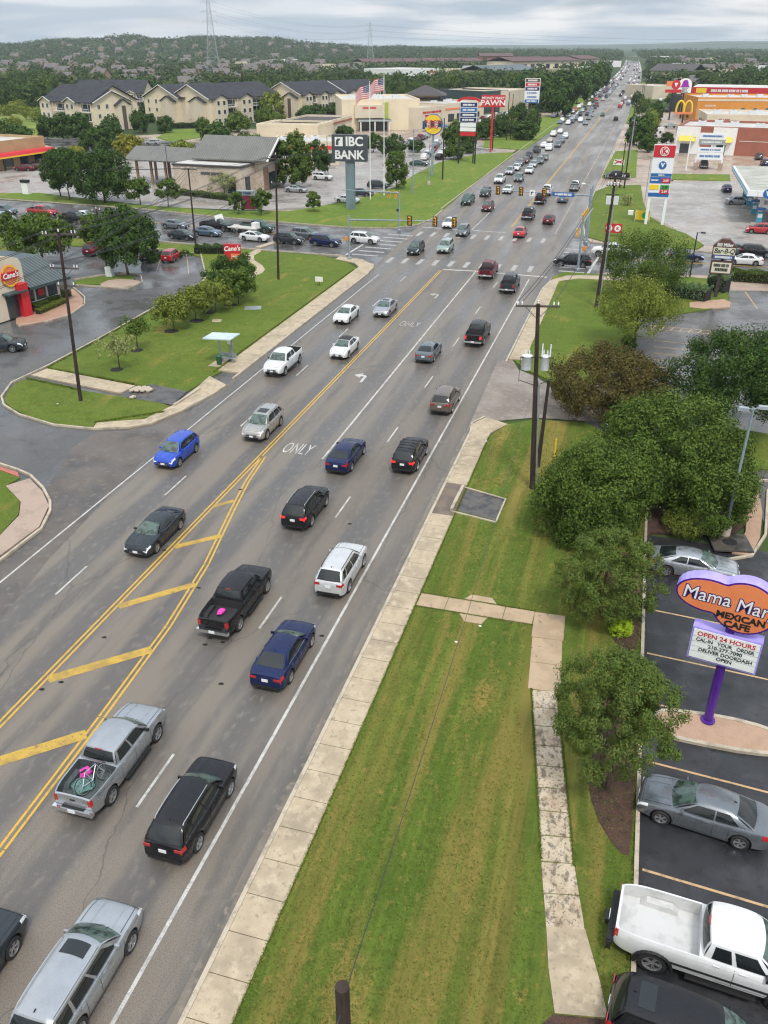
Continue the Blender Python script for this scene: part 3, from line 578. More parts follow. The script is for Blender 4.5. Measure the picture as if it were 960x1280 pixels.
SPEC = {
 'sedan': dict(L=4.8, W=1.86, zb=.21, zt=[(-2.4, .74), (-2.33, .94), (-1.9, 1.02), (-1.2, 1.0), (.3, .96), (.95, .96), (1.5, .93), (2.0, .86), (2.27, .76), (2.37, .62), (2.4, .50)],
    gh=(1.12, .26, -1.02, -1.82, 1.47, .82, .60), xw=(-1.42, 1.45), r=.345, win=[(.16, .47), (.50, .93)]),
 'coupe': dict(L=4.85, W=1.85, zb=.2, zt=[(-2.42, .74), (-2.35, .93), (-1.95, 1.0), (-1.2, 1.0), (.3, .95), (.95, .95), (1.5, .92), (2.0, .85), (2.28, .75), (2.39, .61), (2.42, .50)],
    gh=(1.12, .18, -.95, -1.95, 1.43, .82, .58), xw=(-1.43, 1.47), r=.345, win=[(.19, .48), (.51, .93)]),
 'hatch': dict(L=4.3, W=1.78, zb=.24, zt=[(-2.15, .8), (-2.1, 1.0), (-1.6, 1.08), (.2, 1.02), (.9, 1.0), (1.4, .99), (1.8, .92), (2.03, .82), (2.12, .66), (2.15, .55)],
    gh=(1.1, .42, -1.55, -2.0, 1.64, .78, .60), xw=(-1.27, 1.28), r=.335, win=[(.04, .17), (.20, .52), (.55, .93)]),
 'suv': dict(L=4.72, W=1.88, zb=.27, zt=[(-2.36, .86), (-2.3, 1.04), (-1.7, 1.12), (.2, 1.06), (.95, 1.05), (1.5, 1.03), (2.0, .97), (2.24, .87), (2.33, .70), (2.36, .60)],
    gh=(1.15, .38, -1.75, -2.2, 1.70, .82, .64), xw=(-1.36, 1.38), r=.385, win=[(.04, .19), (.22, .53), (.56, .93)]),
 'bigsuv': dict(L=5.1, W=1.95, zb=.29, zt=[(-2.55, .9), (-2.5, 1.06), (-2.0, 1.12), (.2, 1.10), (1.05, 1.08), (1.7, 1.07), (2.2, 1.0), (2.43, .89), (2.52, .72), (2.55, .62)],
    gh=(1.28, .48, -2.05, -2.4, 1.76, .86, .70), xw=(-1.47, 1.5), r=.40, win=[(.05, .26), (.30, .58), (.61, .93)]),
 'pickup': dict(L=5.75, W=1.98, zb=.40, zt=[(-2.88, 1.22), (-2.4, 1.26), (-1.2, 1.26), (.2, 1.24), (1.3, 1.22), (2.0, 1.18), (2.55, 1.08), (2.78, .96), (2.88, .82)],
    gh=(1.42, .80, -.78, -.98, 1.88, .87, .70), xw=(-1.78, 1.83), r=.41, win=[(.07, .43), (.48, .92)], bed=(-2.80, -1.08, .82)),
 'utetruck': dict(L=5.75, W=1.98, zb=.48, zt=[(-2.88, 1.26), (-2.4, 1.30), (-1.2, 1.30), (.2, 1.30), (1.3, 1.27), (2.0, 1.22), (2.55, 1.15), (2.8, 1.05), (2.88, .86)],
    gh=(1.45, .95, -.32, -.45, 1.90, .88, .74), xw=(-1.72, 1.86), r=.43, win=[(.10, .40), (.47, .90)], bed=(-2.80, -.56, .80)),
 'van': dict(L=5.2, W=2.0, zb=.28, zt=[(-2.6, 1.0), (-2.55, 1.16), (-2.0, 1.2), (.2, 1.18), (1.3, 1.12), (1.9, 1.04), (2.35, .92), (2.6, .66)],
    gh=(1.6, .85, -2.3, -2.5, 1.82, .90, .78), xw=(-1.5, 1.62), r=.36, win=[(.03, .28), (.31, .60), (.63, .93)]),
}
QY = [0, .75, .955, .99, 1.0, .985, .925, .62, .3, 0]
class Shape:
    def __init__(s, k):
        sp = SPEC[k]; s.sp = sp; s.k = k; s.L, s.W, s.zb = sp['L'], sp['W'], sp['zb']; s.gh = sp['gh']; s.cr = .045 if 'bed' not in sp else .035
        s.ra = sp['r'] + .065
    def w(s, x):
        u = abs(2 * x / s.L); return s.W / 2 * (1 - .17 * u ** 9 - (.035 * u * u if x > 0 else .02 * u * u))
    def zbot(s, x, inner=None):
        z = s.zb + (.10 * abs(2 * x / s.L) ** 14)
        for xw in s.sp['xw']:
            d = abs(x - xw)
            if d < s.ra - 1e-4 and inner is not False: z = max(z, s.sp['r'] + math.sqrt(s.ra**2 - d * d))
        return z
    def sec(s, x, inner=None, bed=False):
        w_ = s.w(x); zt = herm(s.sp['zt'], x); zb = s.zbot(x, inner); h = zt - s.zb
        zs = [zb, zb, zb + .02, s.zb + .30 * h, s.zb + .60 * h, zt - .13 * h, zt - .012, zt + s.cr * .65, zt + s.cr * .92, zt + s.cr]
        for i in range(2, 6): zs[i] = max(zs[i], zb + .012 * i)
        ys = [q * w_ for q in QY]
        if bed:
            zf = s.sp['bed'][2]; zs[0] = min(zs[0], zf - .05); zs[1] = min(zs[1], zf - .05); (ys.__setitem__(1, .88 * w_), ys.__setitem__(2, .93 * w_)) if zb > zf - .1 else None; ys[7], zs[7] = .88 * w_, zt - .01; ys[8], zs[8] = .86 * w_, zf; ys[9], zs[9] = 0, zf; zs[6] = zt
        return ys, zs
    def S(s, x, q, sg=1):
        ys, zs = s.sec(x, False); i = min(8, int(q)); f = q - i
        return Vector((x, sg * (ys[i] * (1 - f) + ys[i + 1] * f), zs[i] * (1 - f) + zs[i + 1] * f))
    # greenhouse
    def roof(s, u, t):
        xf, xfr, xrr, xr, zr, wb, wr = s.gh; e = abs(2 * t - 1)
        x = (xrr - .05 * (1 - u * u)) * (1 - t) + (xfr + .10 * (1 - u * u)) * t
        return Vector((x, u * wr * (1 - .05 * e ** 3), zr - .045 * e ** 2.2 - .05 * u * u - .03 * u ** 6))
    def bz(s, x): return herm(s.sp['zt'], x) - .02
    def front(s, u, v):
        xf, xfr, xrr, xr, zr, wb, wr = s.gh; b = Vector((xf + .14 * (1 - u * u), u * wb * .96, s.bz(xf) + .03 * (1 - u * u))); r_ = s.roof(u, 1)
        p = b.lerp(r_, v); k = math.sin(PI * v) * .035; p.x += k; p.z += k; return p
    def rear(s, u, v):
        xf, xfr, xrr, xr, zr, wb, wr = s.gh; b = Vector((xr - .10 * (1 - u * u), u * wb * .96, s.bz(xr) + .03 * (1 - u * u))); r_ = s.roof(u, 0)
        p = b.lerp(r_, v); k = math.sin(PI * v) * .03; p.x -= k; p.z += k; return p
    def side(s, t, v, sg):
        xf, xfr, xrr, xr, zr, wb, wr = s.gh; e = abs(2 * t - 1); x = xr + (xf - xr) * t
        b = Vector((x, sg * wb * (1 - .04 * e ** 3), s.bz(x))); r_ = s.roof(sg, t); p = b.lerp(r_, v); p.y += sg * .03 * math.sin(PI * v); return p
def patch(mb, fn, a0, a1, b0, b1, na, nb, off, mi=0):
    def f(a, b):
        A, B = a0 + (a1 - a0) * a, b0 + (b1 - b0) * b; e = 1e-3; p = fn(A, B); n = (fn(A + e, B) - fn(A - e, B)).cross(fn(A, B + e) - fn(A, B - e))
        if n.length < 1e-12: return p
        n.normalize()
        if n.dot(p - Vector((0 if abs(p.x) < 1.7 else math.copysign(1.2, p.x), 0, .7))) < 0: n = -n
        return p + n * off
    g = MB().grid(f, na, nb)
    q = g.f[0]; v = [Vector(g.v[i]) for i in q]; n = (v[1] - v[0]).cross(v[2] - v[0]); c0 = sum(v, Vector()) / 4
    if n.dot(c0 - Vector((0 if abs(c0.x) < 1.7 else math.copysign(1.2, c0.x), 0, .7))) < 0: g.f = [t[::-1] for t in g.f]
    mb.add(g.v, g.f, mi)
def body_mesh(k, lod, paint, bedmat, roofmat):
    s = Shape(k); sp = s.sp; xs = set(); n = {0: 30, 1: 16, 2: 11}[lod]
    for i in range(n + 1): xs.add(round(-s.L / 2 + s.L * i / n, 4))
    for e in (.02, .06, .12, .2, .3): xs.add(s.L / 2 - e); xs.add(-s.L / 2 + e)
    st = [(x, None, False) for x in xs if all(abs(x - xw) > s.ra + .03 for xw in sp['xw'])]
    for xw in sp['xw']:
        m_ = {0: 12, 1: 8, 2: 4}[lod]
        for i in range(m_ + 1):
            x = xw - s.ra * math.cos(PI * i / m_)
            if i == 0: st.append((x - .002, False, False))
            if i == m_: st.append((x + .002, False, False))
            st.append((x + (.0003 if i == 0 else -.0003 if i == m_ else 0), True, False))
    bed = sp.get('bed')
    if bed:
        st = [q for q in st if abs(q[0] - bed[0]) > .01 and abs(q[0] - bed[1]) > .01]
        st = [(x, a, bed[0] < x < bed[1]) for x, a, b in st] + [(bed[0], None, False), (bed[0] + .004, None, True), (bed[1], None, False), (bed[1] - .004, None, True)]
    st.sort(); mb = MB(); rows = []
    for x, inn, b in st:
        ys, zs = s.sec(x, inn, b); rows.append([(x, -y, z) for y, z in zip(ys[:0:-1], zs[:0:-1])][::1] + [(x, y, z) for y, z in zip(ys, zs)][0:] + [])
    # ring order: -q9 .. -q1, q0, q1 .. q9
    m_ = len(rows[0]); vs = [p for r_ in rows for p in r_]; fs = []; ms = []
    for i in range(len(rows) - 1):
        for j in range(m_ - 1):
            fs.append((i * m_ + j, (i + 1) * m_ + j, (i + 1) * m_ + j + 1, i * m_ + j + 1))
            qq = abs(j - 9 + .5); isb = (st[i][2] or st[i + 1][2]) and qq > 7
            ms.append(1 if isb else (2 if qq < 1.6 else 0))
    mb.add(vs, fs); mb.m = ms
    for i, fl in ((0, False), (len(rows) - 1, True)):
        f = tuple(i * m_ + j for j in range(m_)); mb.f.append(f if fl else f[::-1]); mb.m.append(0)
    ng = {0: 10, 1: 6, 2: 4}[lod]
    mb.grid(lambda a, b: s.front(2 * a - 1, b), ng, 3); mb.grid(lambda a, b: s.rear(2 * a - 1, b), ng, 3)
    for sg in (-1, 1): mb.grid(lambda a, b: s.side(a, b, sg), ng * 2, 3)
    mb.grid(lambda a, b: s.roof(2 * a - 1, b), ng, ng * 2, 3 if roofmat else 0)
    if lod == 0:
        for sg in (-1, 1):
            F = lambda x, q: s.S(x, q, sg); patch(mb, F, -s.L / 2 + .35, s.L / 2 - .45, 4.98, 5.06, 24, 1, .012, 0)
            patch(mb, F, s.gh[0] + .12, s.L / 2 - .25, 7.55, 7.75, 8, 1, .010, 0)
            p0 = s.front(sg * .1 - .25, .04); p1 = s.front(sg * .35 - .02, .30); mb.tube(p0 + Vector((.02, 0, .02)), p1 + Vector((.02, 0, .02)), .009, .007, 4, 2)
    if lod < 2:     # panel gaps, sill and bonnet lines
        z = .004
        for sg in (-1, 1):
            F = lambda x, q: s.S(x, q, sg)
            xf, xr = s.gh[0], s.gh[3]; wn = sp['win']
            cuts = [xf - .12] + [xr + (xf - xr) * (wn[i][1] + wn[i + 1][0]) / 2 for i in range(len(wn) - 1)][-1:]
            if k not in ('utetruck', 'coupe'): cuts.append(sp['xw'][0] + s.ra + .05 if 'bed' not in sp else xr + .06)
            for c_ in cuts: patch(mb, F, c_, c_ + .016, 2.3, 6.1, 1, 6, z, 2)
            patch(mb, F, xr + .4, xf - .1, 2.35, 2.42, 8, 1, z, 2)
            patch(mb, F, xf + .05, s.L / 2 - .14, 6.45, 6.53, 8, 1, z, 2)
        patch(mb, lambda x, q: s.S(x, abs(q), 1 if q > 0 else -1), s.L / 2 - .16, s.L / 2 - .145, -9, -6.4, 1, 6, z, 2)
        patch(mb, lambda x, q: s.S(x, abs(q), 1 if q > 0 else -1), s.L / 2 - .16, s.L / 2 - .145, 9, 6.4, 1, 6, z, 2)
    mats = [paint, bedmat or 'black', 'seam'] + ([roofmat] if roofmat else [])
    return mb.mesh('body', mats, 42, .0015)
PAINT = {}
def paint(nm, c, metal=.25, rough=.32):
    if nm not in PAINT: PAINT[nm] = mat('paint_' + nm.replace(' ', '_'), c, rough, metal, coat=.35 if sum(c) < .3 else .8, spec=.25 if sum(c) < .3 else .5, layers=[(1.3, tuple(x * .9 for x in c), .4, .65)], rough_noise=(3, rough * .8, rough * 1.4))
    return PAINT[nm]
COL = {'white': (.64, .65, .65), 'silver': (.40, .42, .44), 'pearl': (.60, .60, .60), 'grey': (.17, .19, .21), 'slate': (.10, .125, .14), 'charcoal': (.035, .042, .05), 'black': (.009, .009, .011), 'navy': (.010, .018, .075), 'blue': (.015, .07, .50),
       'red': (.38, .012, .02), 'maroon': (.12, .010, .018), 'bronze': (.13, .095, .075), 'green': (.045, .09, .08), 'seafoam': (.27, .36, .33), 'tan': (.42, .38, .31), 'yellow': (.6, .35, .03), 'tan silver': (.42, .41, .38), 'steel blue': (.08, .13, .19)}
META = {'white': .0, 'black': .0, 'red': .15, 'silver': .7, 'tan silver': .6, 'pearl': .35, 'grey': .6}
def P_(c): return paint(c, COL[c], META.get(c, .3))
def wheel_meshes(r, lod):
    kx = (r, lod)
    if kx in WM: return WM[kx]
    n = {0: 28, 1: 16, 2: 10}[lod]; wd = .115
    t = MB().lathe([(r * .66, -wd), (r * .9, -wd), (r * .985, -wd * .75), (r, -wd * .3), (r, wd * .3), (r * .985, wd * .75), (r * .9, wd), (r * .66, wd)], n, axis='y')
    m = MB().lathe([(.0, .05), (r * .5, .045), (r * .62, .05)], n, axis='y', mi=1)
    m.lathe([(r * .70, wd * .86), (r * .70, wd * 1.0), (r * .61, wd * .98), (r * .60, .05)], n, axis='y'); m.lathe([(0, wd * .75), (r * .13, wd * .75), (r * .14, .04)], 10, axis='y')
    ns = 5 if lod else 10
    for i in range(ns):
        a = 2 * PI * (i // 2 if ns == 10 else i) / 5 + (.16 if i % 2 else -.16) * (ns == 10); ca, sa = math.cos(a), math.sin(a)
        m.tube((ca * r * .08, wd * .62, sa * r * .08), (ca * r * .64, wd * .80, sa * r * .64), .02 if ns == 10 else .032, .024 if ns == 10 else .03, 4)
    WM[kx] = (t.mesh('wheel', 'rubber', 40), m.mesh('rim', ['rim', 'black'], 40)); return WM[kx]
WM = {}
def flipy(me, nm):
    q = me.copy(); q.name = nm; q.transform(Matrix.Diagonal((1, -1, 1, 1))); q.flip_normals(); return q
PROTO = {}; LODD = {}
def make_car(k, colr, lod=0, roofc=None, bedc=None, rails=None, brake=False, sunroof=False, flare=False, rack=False, nameov=None, rimc=None):
    s = Shape(k); sp = s.sp; L, W = s.L, s.W; xf, xfr, xrr, xr, zr, wb, wr = s.gh
    nm = nameov or {'sedan': 'parked_car', 'coupe': 'car', 'hatch': 'car', 'suv': 'car', 'bigsuv': 'car', 'pickup': 'pickup_truck', 'utetruck': 'pickup_truck', 'van': 'van'}[k]
    if nm == 'parked_car': nm = 'car'
    if lod == 2:
        me = body_mesh(k, 2, P_(colr), M[bedc] if bedc else None, None); mb = MB()
        patch(mb, s.front, -.9, .9, .06, .92, 4, 1, .01); patch(mb, s.rear, -.86, .86, .12, .9, 4, 1, .01)
        for sg in (-1, 1): patch(mb, lambda a, b: s.side(a, b, sg), .08, .93, .12, .88, 5, 1, .012)
        for xw in sp['xw']:
            for sg in (-1, 1): mb.lathe([(0, W / 2 * sg - .02 * sg), (sp['r'], W / 2 * sg - .03 * sg), (sp['r'], W / 2 * sg - .22 * sg)], 10, (xw, 0, sp['r']), 1, 'y')
        for sg in (-1, 1):
            mb.box((-L / 2 + .0, sg * W * .33, .72 * (zr / 1.5)), (.03, .24, .13), mi=2); mb.box((L / 2 - .05, sg * W * .34, .58 * (zr / 1.5)), (.04, .3, .12), mi=3)
        gm = mb.mesh('g', ['glass', 'rubber', 'tail', 'head']); bm = bmesh.new(); bm.from_mesh(me); n0 = len(me.materials)
        k0 = len(bm.faces); bm.from_mesh(gm); bm.faces.ensure_lookup_table()
        for f in bm.faces[k0:]: f.material_index += n0
        bm.to_mesh(me); bm.free()
        for m_ in ('glass', 'rubber', 'tail', 'head'): me.materials.append(M[m_])
        bpy.data.meshes.remove(gm); me.name = nm; return link(nm, me)
    root = thing(nm, 'x', 'car')
    link('body', body_mesh(k, lod, P_(colr), (M[bedc] if bedc else None), M[roofc] if roofc else None), root)
    mb = MB(); patch(mb, s.front, -.92, .92, .05, .95, 8, 3, .008); mb.build('windscreen', 'glass_green', root, 60)
    mb = MB(); patch(mb, s.rear, -.88, .88, .10 if 'bed' not in sp else .2, .90, 8, 3, .008); mb.build('rear_window', 'glass', root, 60)
    for sg in (-1, 1):
        for i, (a, b) in enumerate(sp['win']):
            mb = MB(); patch(mb, lambda q, v: s.side(q, v, sg), a, b, .12, .88, 4, 2, .008)
            o = mb.build('side_window', 'glass', root, 60)
        if lod == 0 and k in ('suv', 'coupe', 'sedan', 'hatch', 'bigsuv'):
            mb = MB(); pts = [s.side(t, .085, sg) + Vector((0, sg * .012, 0)) for t in np.linspace(sp['win'][0][0], .94, 10)]; mb.path(pts, .009, 4); mb.build('window_trim', 'chrome' if k != 'hatch' else 'black', root)
        F = lambda x, q: s.S(x, q, sg)
        mb = MB(); patch(mb, F, L / 2 - (.40 if 'bed' not in sp else .2), L / 2 - .012, 4.75, 5.9, 6, 2, .009); mb.box((L / 2 - .03, sg * (s.w(L / 2 - .02) - .12), herm(sp['zt'], L / 2 - .06) - .17), (.05, .22, .10), mi=0, top=(.6, 1)); mb.build('headlight', 'head', root, 50)
        mb = MB(); zz = herm(sp['zt'], -L / 2 + .1)
        if k in ('sedan', 'coupe'): patch(mb, F, -L / 2 + .012, -L / 2 + .30, 4.5, 5.9, 5, 2, .009); mb.box((-L / 2 + .004, sg * (s.w(-L / 2 + .02) - .17), zz - .19), (.03, .32, .12), mi=0)
        elif 'bed' in sp: mb.box((-L / 2 + .002, sg * (s.w(-L / 2 + .02) - .075), zz - .38), (.03, .15, .32)); patch(mb, F, -L / 2 + .01, -L / 2 + .10, 4.1, 5.7, 2, 2, .008)
        else: patch(mb, F, -L / 2 + .012, -L / 2 + .25, 4.8, 6.0, 5, 2, .009); mb.box((-L / 2 + .004, sg * (s.w(-L / 2 + .02) - .15), zz - .15), (.03, .28, .13))
        mb.build('tail_light', 'tail_on' if brake else 'tail', root, 50)
        if lod == 0:
            mb = MB(); p = s.side(.90, .10, sg); mb.box((p.x, p.y + sg * .10, p.z - .03), (.09, .20, .13), mi=0, top=(.8, .9)); mb.tube((p.x, p.y - sg * .02, p.z), (p.x, p.y + sg * .06, p.z + .02), .025, .02, 5, 1)
            me = mb.mesh('wing_mirror', [P_(colr) if 'bed' not in sp else M['black'], M['black']], 40); link('wing_mirror', me, root)
            if k != 'utetruck' or True:
                for a, b in sp['win'][-2:]:
                    xx = xr + (xf - xr) * (a + .03) + .1; p = s.S(xx, 5.15, sg); mb = MB(); mb.box((p.x, p.y + sg * .012, p.z - .01), (.19, .035, .035)); mb.build('door_handle', 'black' if colr in ('black', 'charcoal') else P_(colr), root)
    # ends: grille, bumper trims, plate
    zf = herm(sp['zt'], L / 2 - .05)
    mb = MB(); mb.box((L / 2 - .005, 0, zf - .27), (.04, W * .42, .17), mi=0); mb.box((L / 2 - .0, 0, sp['zb'] + .10), (.04, W * .6, .12), mi=0)
    if lod == 0: mb.box((L / 2 + .006, 0, zf - .20), (.03, W * .40, .02), mi=1); mb.box((L / 2 + .006, 0, zf - .26), (.03, W * .42, .02), mi=1)
    mb.build('grille', ['black', 'chrome'], root)
    mb = MB(); zz = sp['zb'] + .12
    if 'bed' in sp: mb.box((-L / 2 - .10, 0, zz), (.2, W * .9, .17), mi=0, top=(.85, .97)); mb.box((-L / 2 - .06, 0, zz + .172), (.12, W * .5, .012), mi=1)
    else: mb.box((-L / 2 - .0, 0, zz - .06), (.06, W * .72, .14), mi=1, top=(1, .95))
    mb.build('rear_bumper', ['chrome' if not flare else 'black', 'black'], root)
    mb = MB(); zp = (zz + .04 if 'bed' in sp else herm(sp['zt'], -L / 2 + .1) - .30); mb.box((-L / 2 - (.205 if 'bed' in sp else .02), 0, zp), (.02, .31, .155)); mb.build('licence_plate', 'plate', root)
    if lod < 2: mb = MB(); mb.box((L / 2 + .025, 0, sp['zb'] + .20), (.02, .30, .14)); mb.build('licence_plate', 'plate', root)
    if lod == 0 and 'bed' in sp:
        mb = MB(); mb.box((-L / 2 - .012, 0, 1.02), (.02, .22, .06)); mb.build('tailgate_handle', 'black', root)
        p = s.rear(0, .98); mb = MB(); mb.box((p.x - .03, 0, p.z - .03), (.03, .3, .035)); mb.build('brake_light', 'tail', root)
        if bedc:
            for sg in (-1, 1): mb = MB(); mb.box((sp['xw'][0], sg * (W / 2 * .86 - .13), sp['bed'][2] - .01), (1.15, .26, .20), top=(.66, .85)); mb.build('wheel_housing', M[bedc], root, 30)
        for sg in (-1, 1): mb = MB(); mb.box((.15, sg * (W / 2 - .02), .34), (1.9, .16, .05)); mb.build('side_step', 'black', root)
    for xw in sp['xw']:
        for sg in (-1, 1):
            tm, rm = wheel_meshes(sp['r'], lod)
            if sg < 0:
                key = ('f', sp['r'], lod)
                if key not in WM: WM[key] = (flipy(tm, 'wheel'), flipy(rm, 'rim'))
                tm, rm = WM[key]
            o = link('wheel', tm, root, (xw, sg * (W / 2 - .125), sp['r'])); link('rim', rm, o)
            if rimc:
                pass
    ih = MB(); ih.box((0, 0, s.zb + .01), (L * .9, W * .70, .3)); ih.build('chassis', 'seam', root)
    if rails:
        for sg in (-1, 1):
            pts = [s.roof(sg * .93, t) + Vector((0, 0, .05)) for t in np.linspace(.06, .93, 8)]; pts = [s.roof(sg * .93, .03)] + pts + [s.roof(sg * .93, .96)]
            MB().path(pts, .02, 5).build('roof_rail', rails, root, 50)
    if rack:
        mb = MB()
        for t in (.18, .4, .6, .82): a, b = s.roof(-.9, t), s.roof(.9, t); mb.tube(a + Vector((0, 0, .06)), b + Vector((0, 0, .06)), .022, .022, 6)
        mb.build('roof_rack', 'black', root)
    if sunroof:
        mb = MB(); patch(mb, s.roof, -.62, .62, *sunroof, 5, 4, .008); mb.build('sunroof', 'glass', root, 60)
    if lod == 0 and 'bed' not in sp and not flare:
        p = s.roof(0, .07 if k != 'sedan' else .04); mb = MB(); mb.box((p.x, 0, p.z - .005), (.14, .035, .05), top=(.3, .5)); mb.build('antenna_fin', 'black', root)
    if flare:
        for xw in sp['xw']:
            for sg in (-1, 1):
                mb = MB(); pts = [(xw - (s.ra + .03) * math.cos(a), sg * (W / 2 + .0), sp['r'] + (s.ra + .03) * math.sin(a)) for a in np.linspace(-.12, PI + .12, 14)]; mb.path(pts, .055, 6); mb.build('fender_flare', 'black', root, 50)
        mb = MB(); mb.box((-2.98, 0, .40), (.14, 1.85, .32)); mb.box((-3.1, 0, .48), (.18, .35, .2)); mb.build('spare_bumper', 'black', root)
        for sg in (-1, 1): mb = MB(); mb.box((.2, sg * (W / 2 + .002), .74), (3.2, .02, .07)); mb.build('side_moulding', 'black', root)
    return root
def get(k, colr, lod, **kw):
    key = (k, colr, lod, tuple(sorted((a, str(b)) for a, b in kw.items())))
    if key not in PROTO: PROTO[key] = make_car(k, colr, lod, **kw); return PROTO[key]
    return copy_tree(PROTO[key])
def car(k, colr, x, y, head, label, lod=0, group=None, cat='car', z=0., **kw):
    o = get(k, colr, lod, **kw); o.location = (x, y, z); o.rotation_euler = (0, 0, R(head)); o.scale = (1, 1, 1)
    for kk in ('label', 'category', 'group'):
        if kk in o: del o[kk]
    o['label'] = label; o['category'] = cat
    if group: o['group'] = group
    return o
M['bed_liner_black'] = mat('bed_liner_black', (.02, .02, .022), .7, layers=[(14, (.035, .035, .037), .45, .7)]); M['bed_liner_grey'] = mat('bed_liner_grey', (.07, .085, .088), .65, layers=[(9, (.04, .05, .05), .45, .65)])
M['bed_white'] = mat('bed_white', (.54, .54, .53), .5, layers=[(2, (.44, .44, .43), .45, .65)])
UP, DN = 90, -90
ga = 'cars driving up the main road'; gb = 'cars driving down the main road towards the viewer'
def at(px, py, z=.8): return G(px, py, z)
def lane(k, colr, px, py, head, label, xs=None, **kw):
    x, y = at(px, py, kw.pop('zc', .8)); x = x if xs is None else xs
    return car(k, colr, x, y, head, label, **kw)
lane('bigsuv', 'silver', 98, 1212, UP, 'long silver wagon with a dark sunroof in the nearest lane, cut by the bottom edge', group=ga, sunroof=(.74, .93), rails='silver_rail' if 'silver_rail' in M else 'rim')
lane('suv', 'black', 241, 1003, UP, 'black crossover with bright chrome roof rails beside the white edge line', group=ga, rails='chrome')
sp_ = lane('pickup', 'silver', 142, 938, UP, 'silver grey pickup truck carrying a bicycle in its open bed', cat='pickup truck', group=ga, bedc='bed_liner_grey', zc=.9)
lane('sedan', 'navy', 355, 810, UP, 'dark blue saloon car beside the black pickup with the pink bag', group=ga)
bp_ = lane('pickup', 'black', 296, 743, UP, 'black pickup truck with a pink bag in its open bed', cat='pickup truck', group=ga, bedc='bed_liner_black', zc=.9)
lane('suv', 'pearl', 427, 706, UP, 'pearl white crossover with dark roof rails in the outer lane', group=ga, rails='black')
lane('suv', 'black', 382, 629, UP, 'black crossover with pale roof rails and lit red tail lamps, level with the word ONLY', xs=-17.9, group=ga, rails='rim', brake=True)
lane('suv', 'black', 513, 564, UP, 'black wagon with black cross bars on the roof and red tail lamps', group=ga, rack=True, brake=True, rails='black')
lane('sedan', 'navy', 433, 564, UP, 'dark blue saloon car beside the black wagon with roof bars', xs=-17.9, group=ga)
lane('suv', 'bronze', 557, 496, UP, 'bronze brown crossover alone in the outer lane near the driveway', group=ga)
lane('sedan', 'slate', 531, 435, UP, 'slate grey saloon car in the inner lane behind the black pickup', xs=-17.6, group=ga, lod=1)
lane('pickup', 'black', 605, 414, UP, 'black pickup truck with a dark open bed in the outer lane', xs=-14.0, cat='pickup truck', group=ga, lod=1, bedc='bed_liner_black', zc=.9, brake=True)
lane('pickup', 'charcoal', 641, 352, UP, 'charcoal pickup truck with a bright roof waiting at the near stop line', xs=-13.9, cat='pickup truck', group=ga, lod=1, bedc='bed_liner_black', zc=.9)
lane('pickup', 'maroon', 609.5, 335, UP, 'dark red pickup truck entering the junction over the near crosswalk', xs=-17.7, cat='pickup truck', group=ga, lod=1, bedc='bed_liner_black', zc=.9)
lane('coupe', 'charcoal', 194, 659, DN, 'nearly black saloon with bright alloy wheels beside the yellow hatching', group=gb)
lane('hatch', 'blue', 221, 560, DN, 'bright blue small crossover crossing in front of the side lane', group=gb)
lane('suv', 'tan silver', 329, 527, DN, 'champagne silver crossover with a dark sunroof near the double yellow line', group=gb, sunroof=(.55, .9), rails='rim')
lane('pickup', 'white', 354, 448, DN, 'white crew cab pickup truck near the bus shelter', cat='pickup truck', group=gb, bedc='bed_liner_black', zc=.95)
lane('sedan', 'white', 431, 431, DN, 'white saloon car with a black glass roof', group=gb, roofc='black')
lane('sedan', 'white', 433, 390, DN, 'plain white saloon car in the kerb lane behind the white pickup', group=gb, lod=1)
lane('sedan', 'silver', 482, 382, DN, 'silver saloon car beside the double yellow line, coming from the junction', group=gb, lod=1, sunroof=(.5, .9))
lane('suv', 'charcoal', -52, 1215, UP, 'dark car whose front corner shows at the left edge of the picture', group=ga)
# junction and the far approach
gj = 'cars at the junction'
lane('suv', 'charcoal', 520, 309, DN, 'dark crossover driving down through the junction, left of the green grey one', group=gj, lod=1)
lane('suv', 'seafoam', 557, 307, DN, 'pale green grey crossover driving down through the junction', group=gj, lod=1)
lane('hatch', 'slate', 579, 287, DN, 'small slate hatchback entering the junction over the far crosswalk', group=gj, lod=1)
lane('sedan', 'white', 562, 277, DN, 'white saloon car behind the hanging signal heads at the far crosswalk', group=gj, lod=1)
lane('suv', 'white', 455, 297, -4, 'white crossover waiting on the left arm beside the signal mast', group=gj, lod=1)
lane('bigsuv', 'black', 716, 325, 178, 'black wagon waiting on the right arm beside the orange crossing box', group=gj, lod=1)
lane('sedan', 'red', 650.6, 288, UP, 'bright red saloon car leaving the junction', group=gj, lod=1, brake=True)
lane('pickup', 'charcoal', 661, 265.5, UP, 'charcoal pickup truck ahead of the bright red saloon', cat='pickup truck', group=gj, lod=1, bedc='bed_liner_black', zc=.9)
lane('coupe', 'maroon', 686.5, 272, UP, 'dark maroon coupe in the outer lane past the junction', group=gj, lod=1)
lane('pickup', 'black', 676, 247, UP, 'black pickup truck behind the amber signal head', cat='pickup truck', group=gj, lod=1, bedc='bed_liner_black', zc=.9)
lane('pickup', 'white', 684, 237, UP, 'white pickup truck just ahead of the black pickup behind the signals', cat='pickup truck', group=gj, lod=1, bedc='bed_liner_black', zc=.9)
lane('sedan', 'steel blue', 704, 246.5, UP, 'steel blue saloon under the blue street name sign', group=gj, lod=1)
lane('pickup', 'silver', 719, 231.5, UP, 'silver pickup truck alone in the right turn lane past the junction', cat='pickup truck', group=gj, lod=1, bedc='bed_liner_grey', zc=.9)
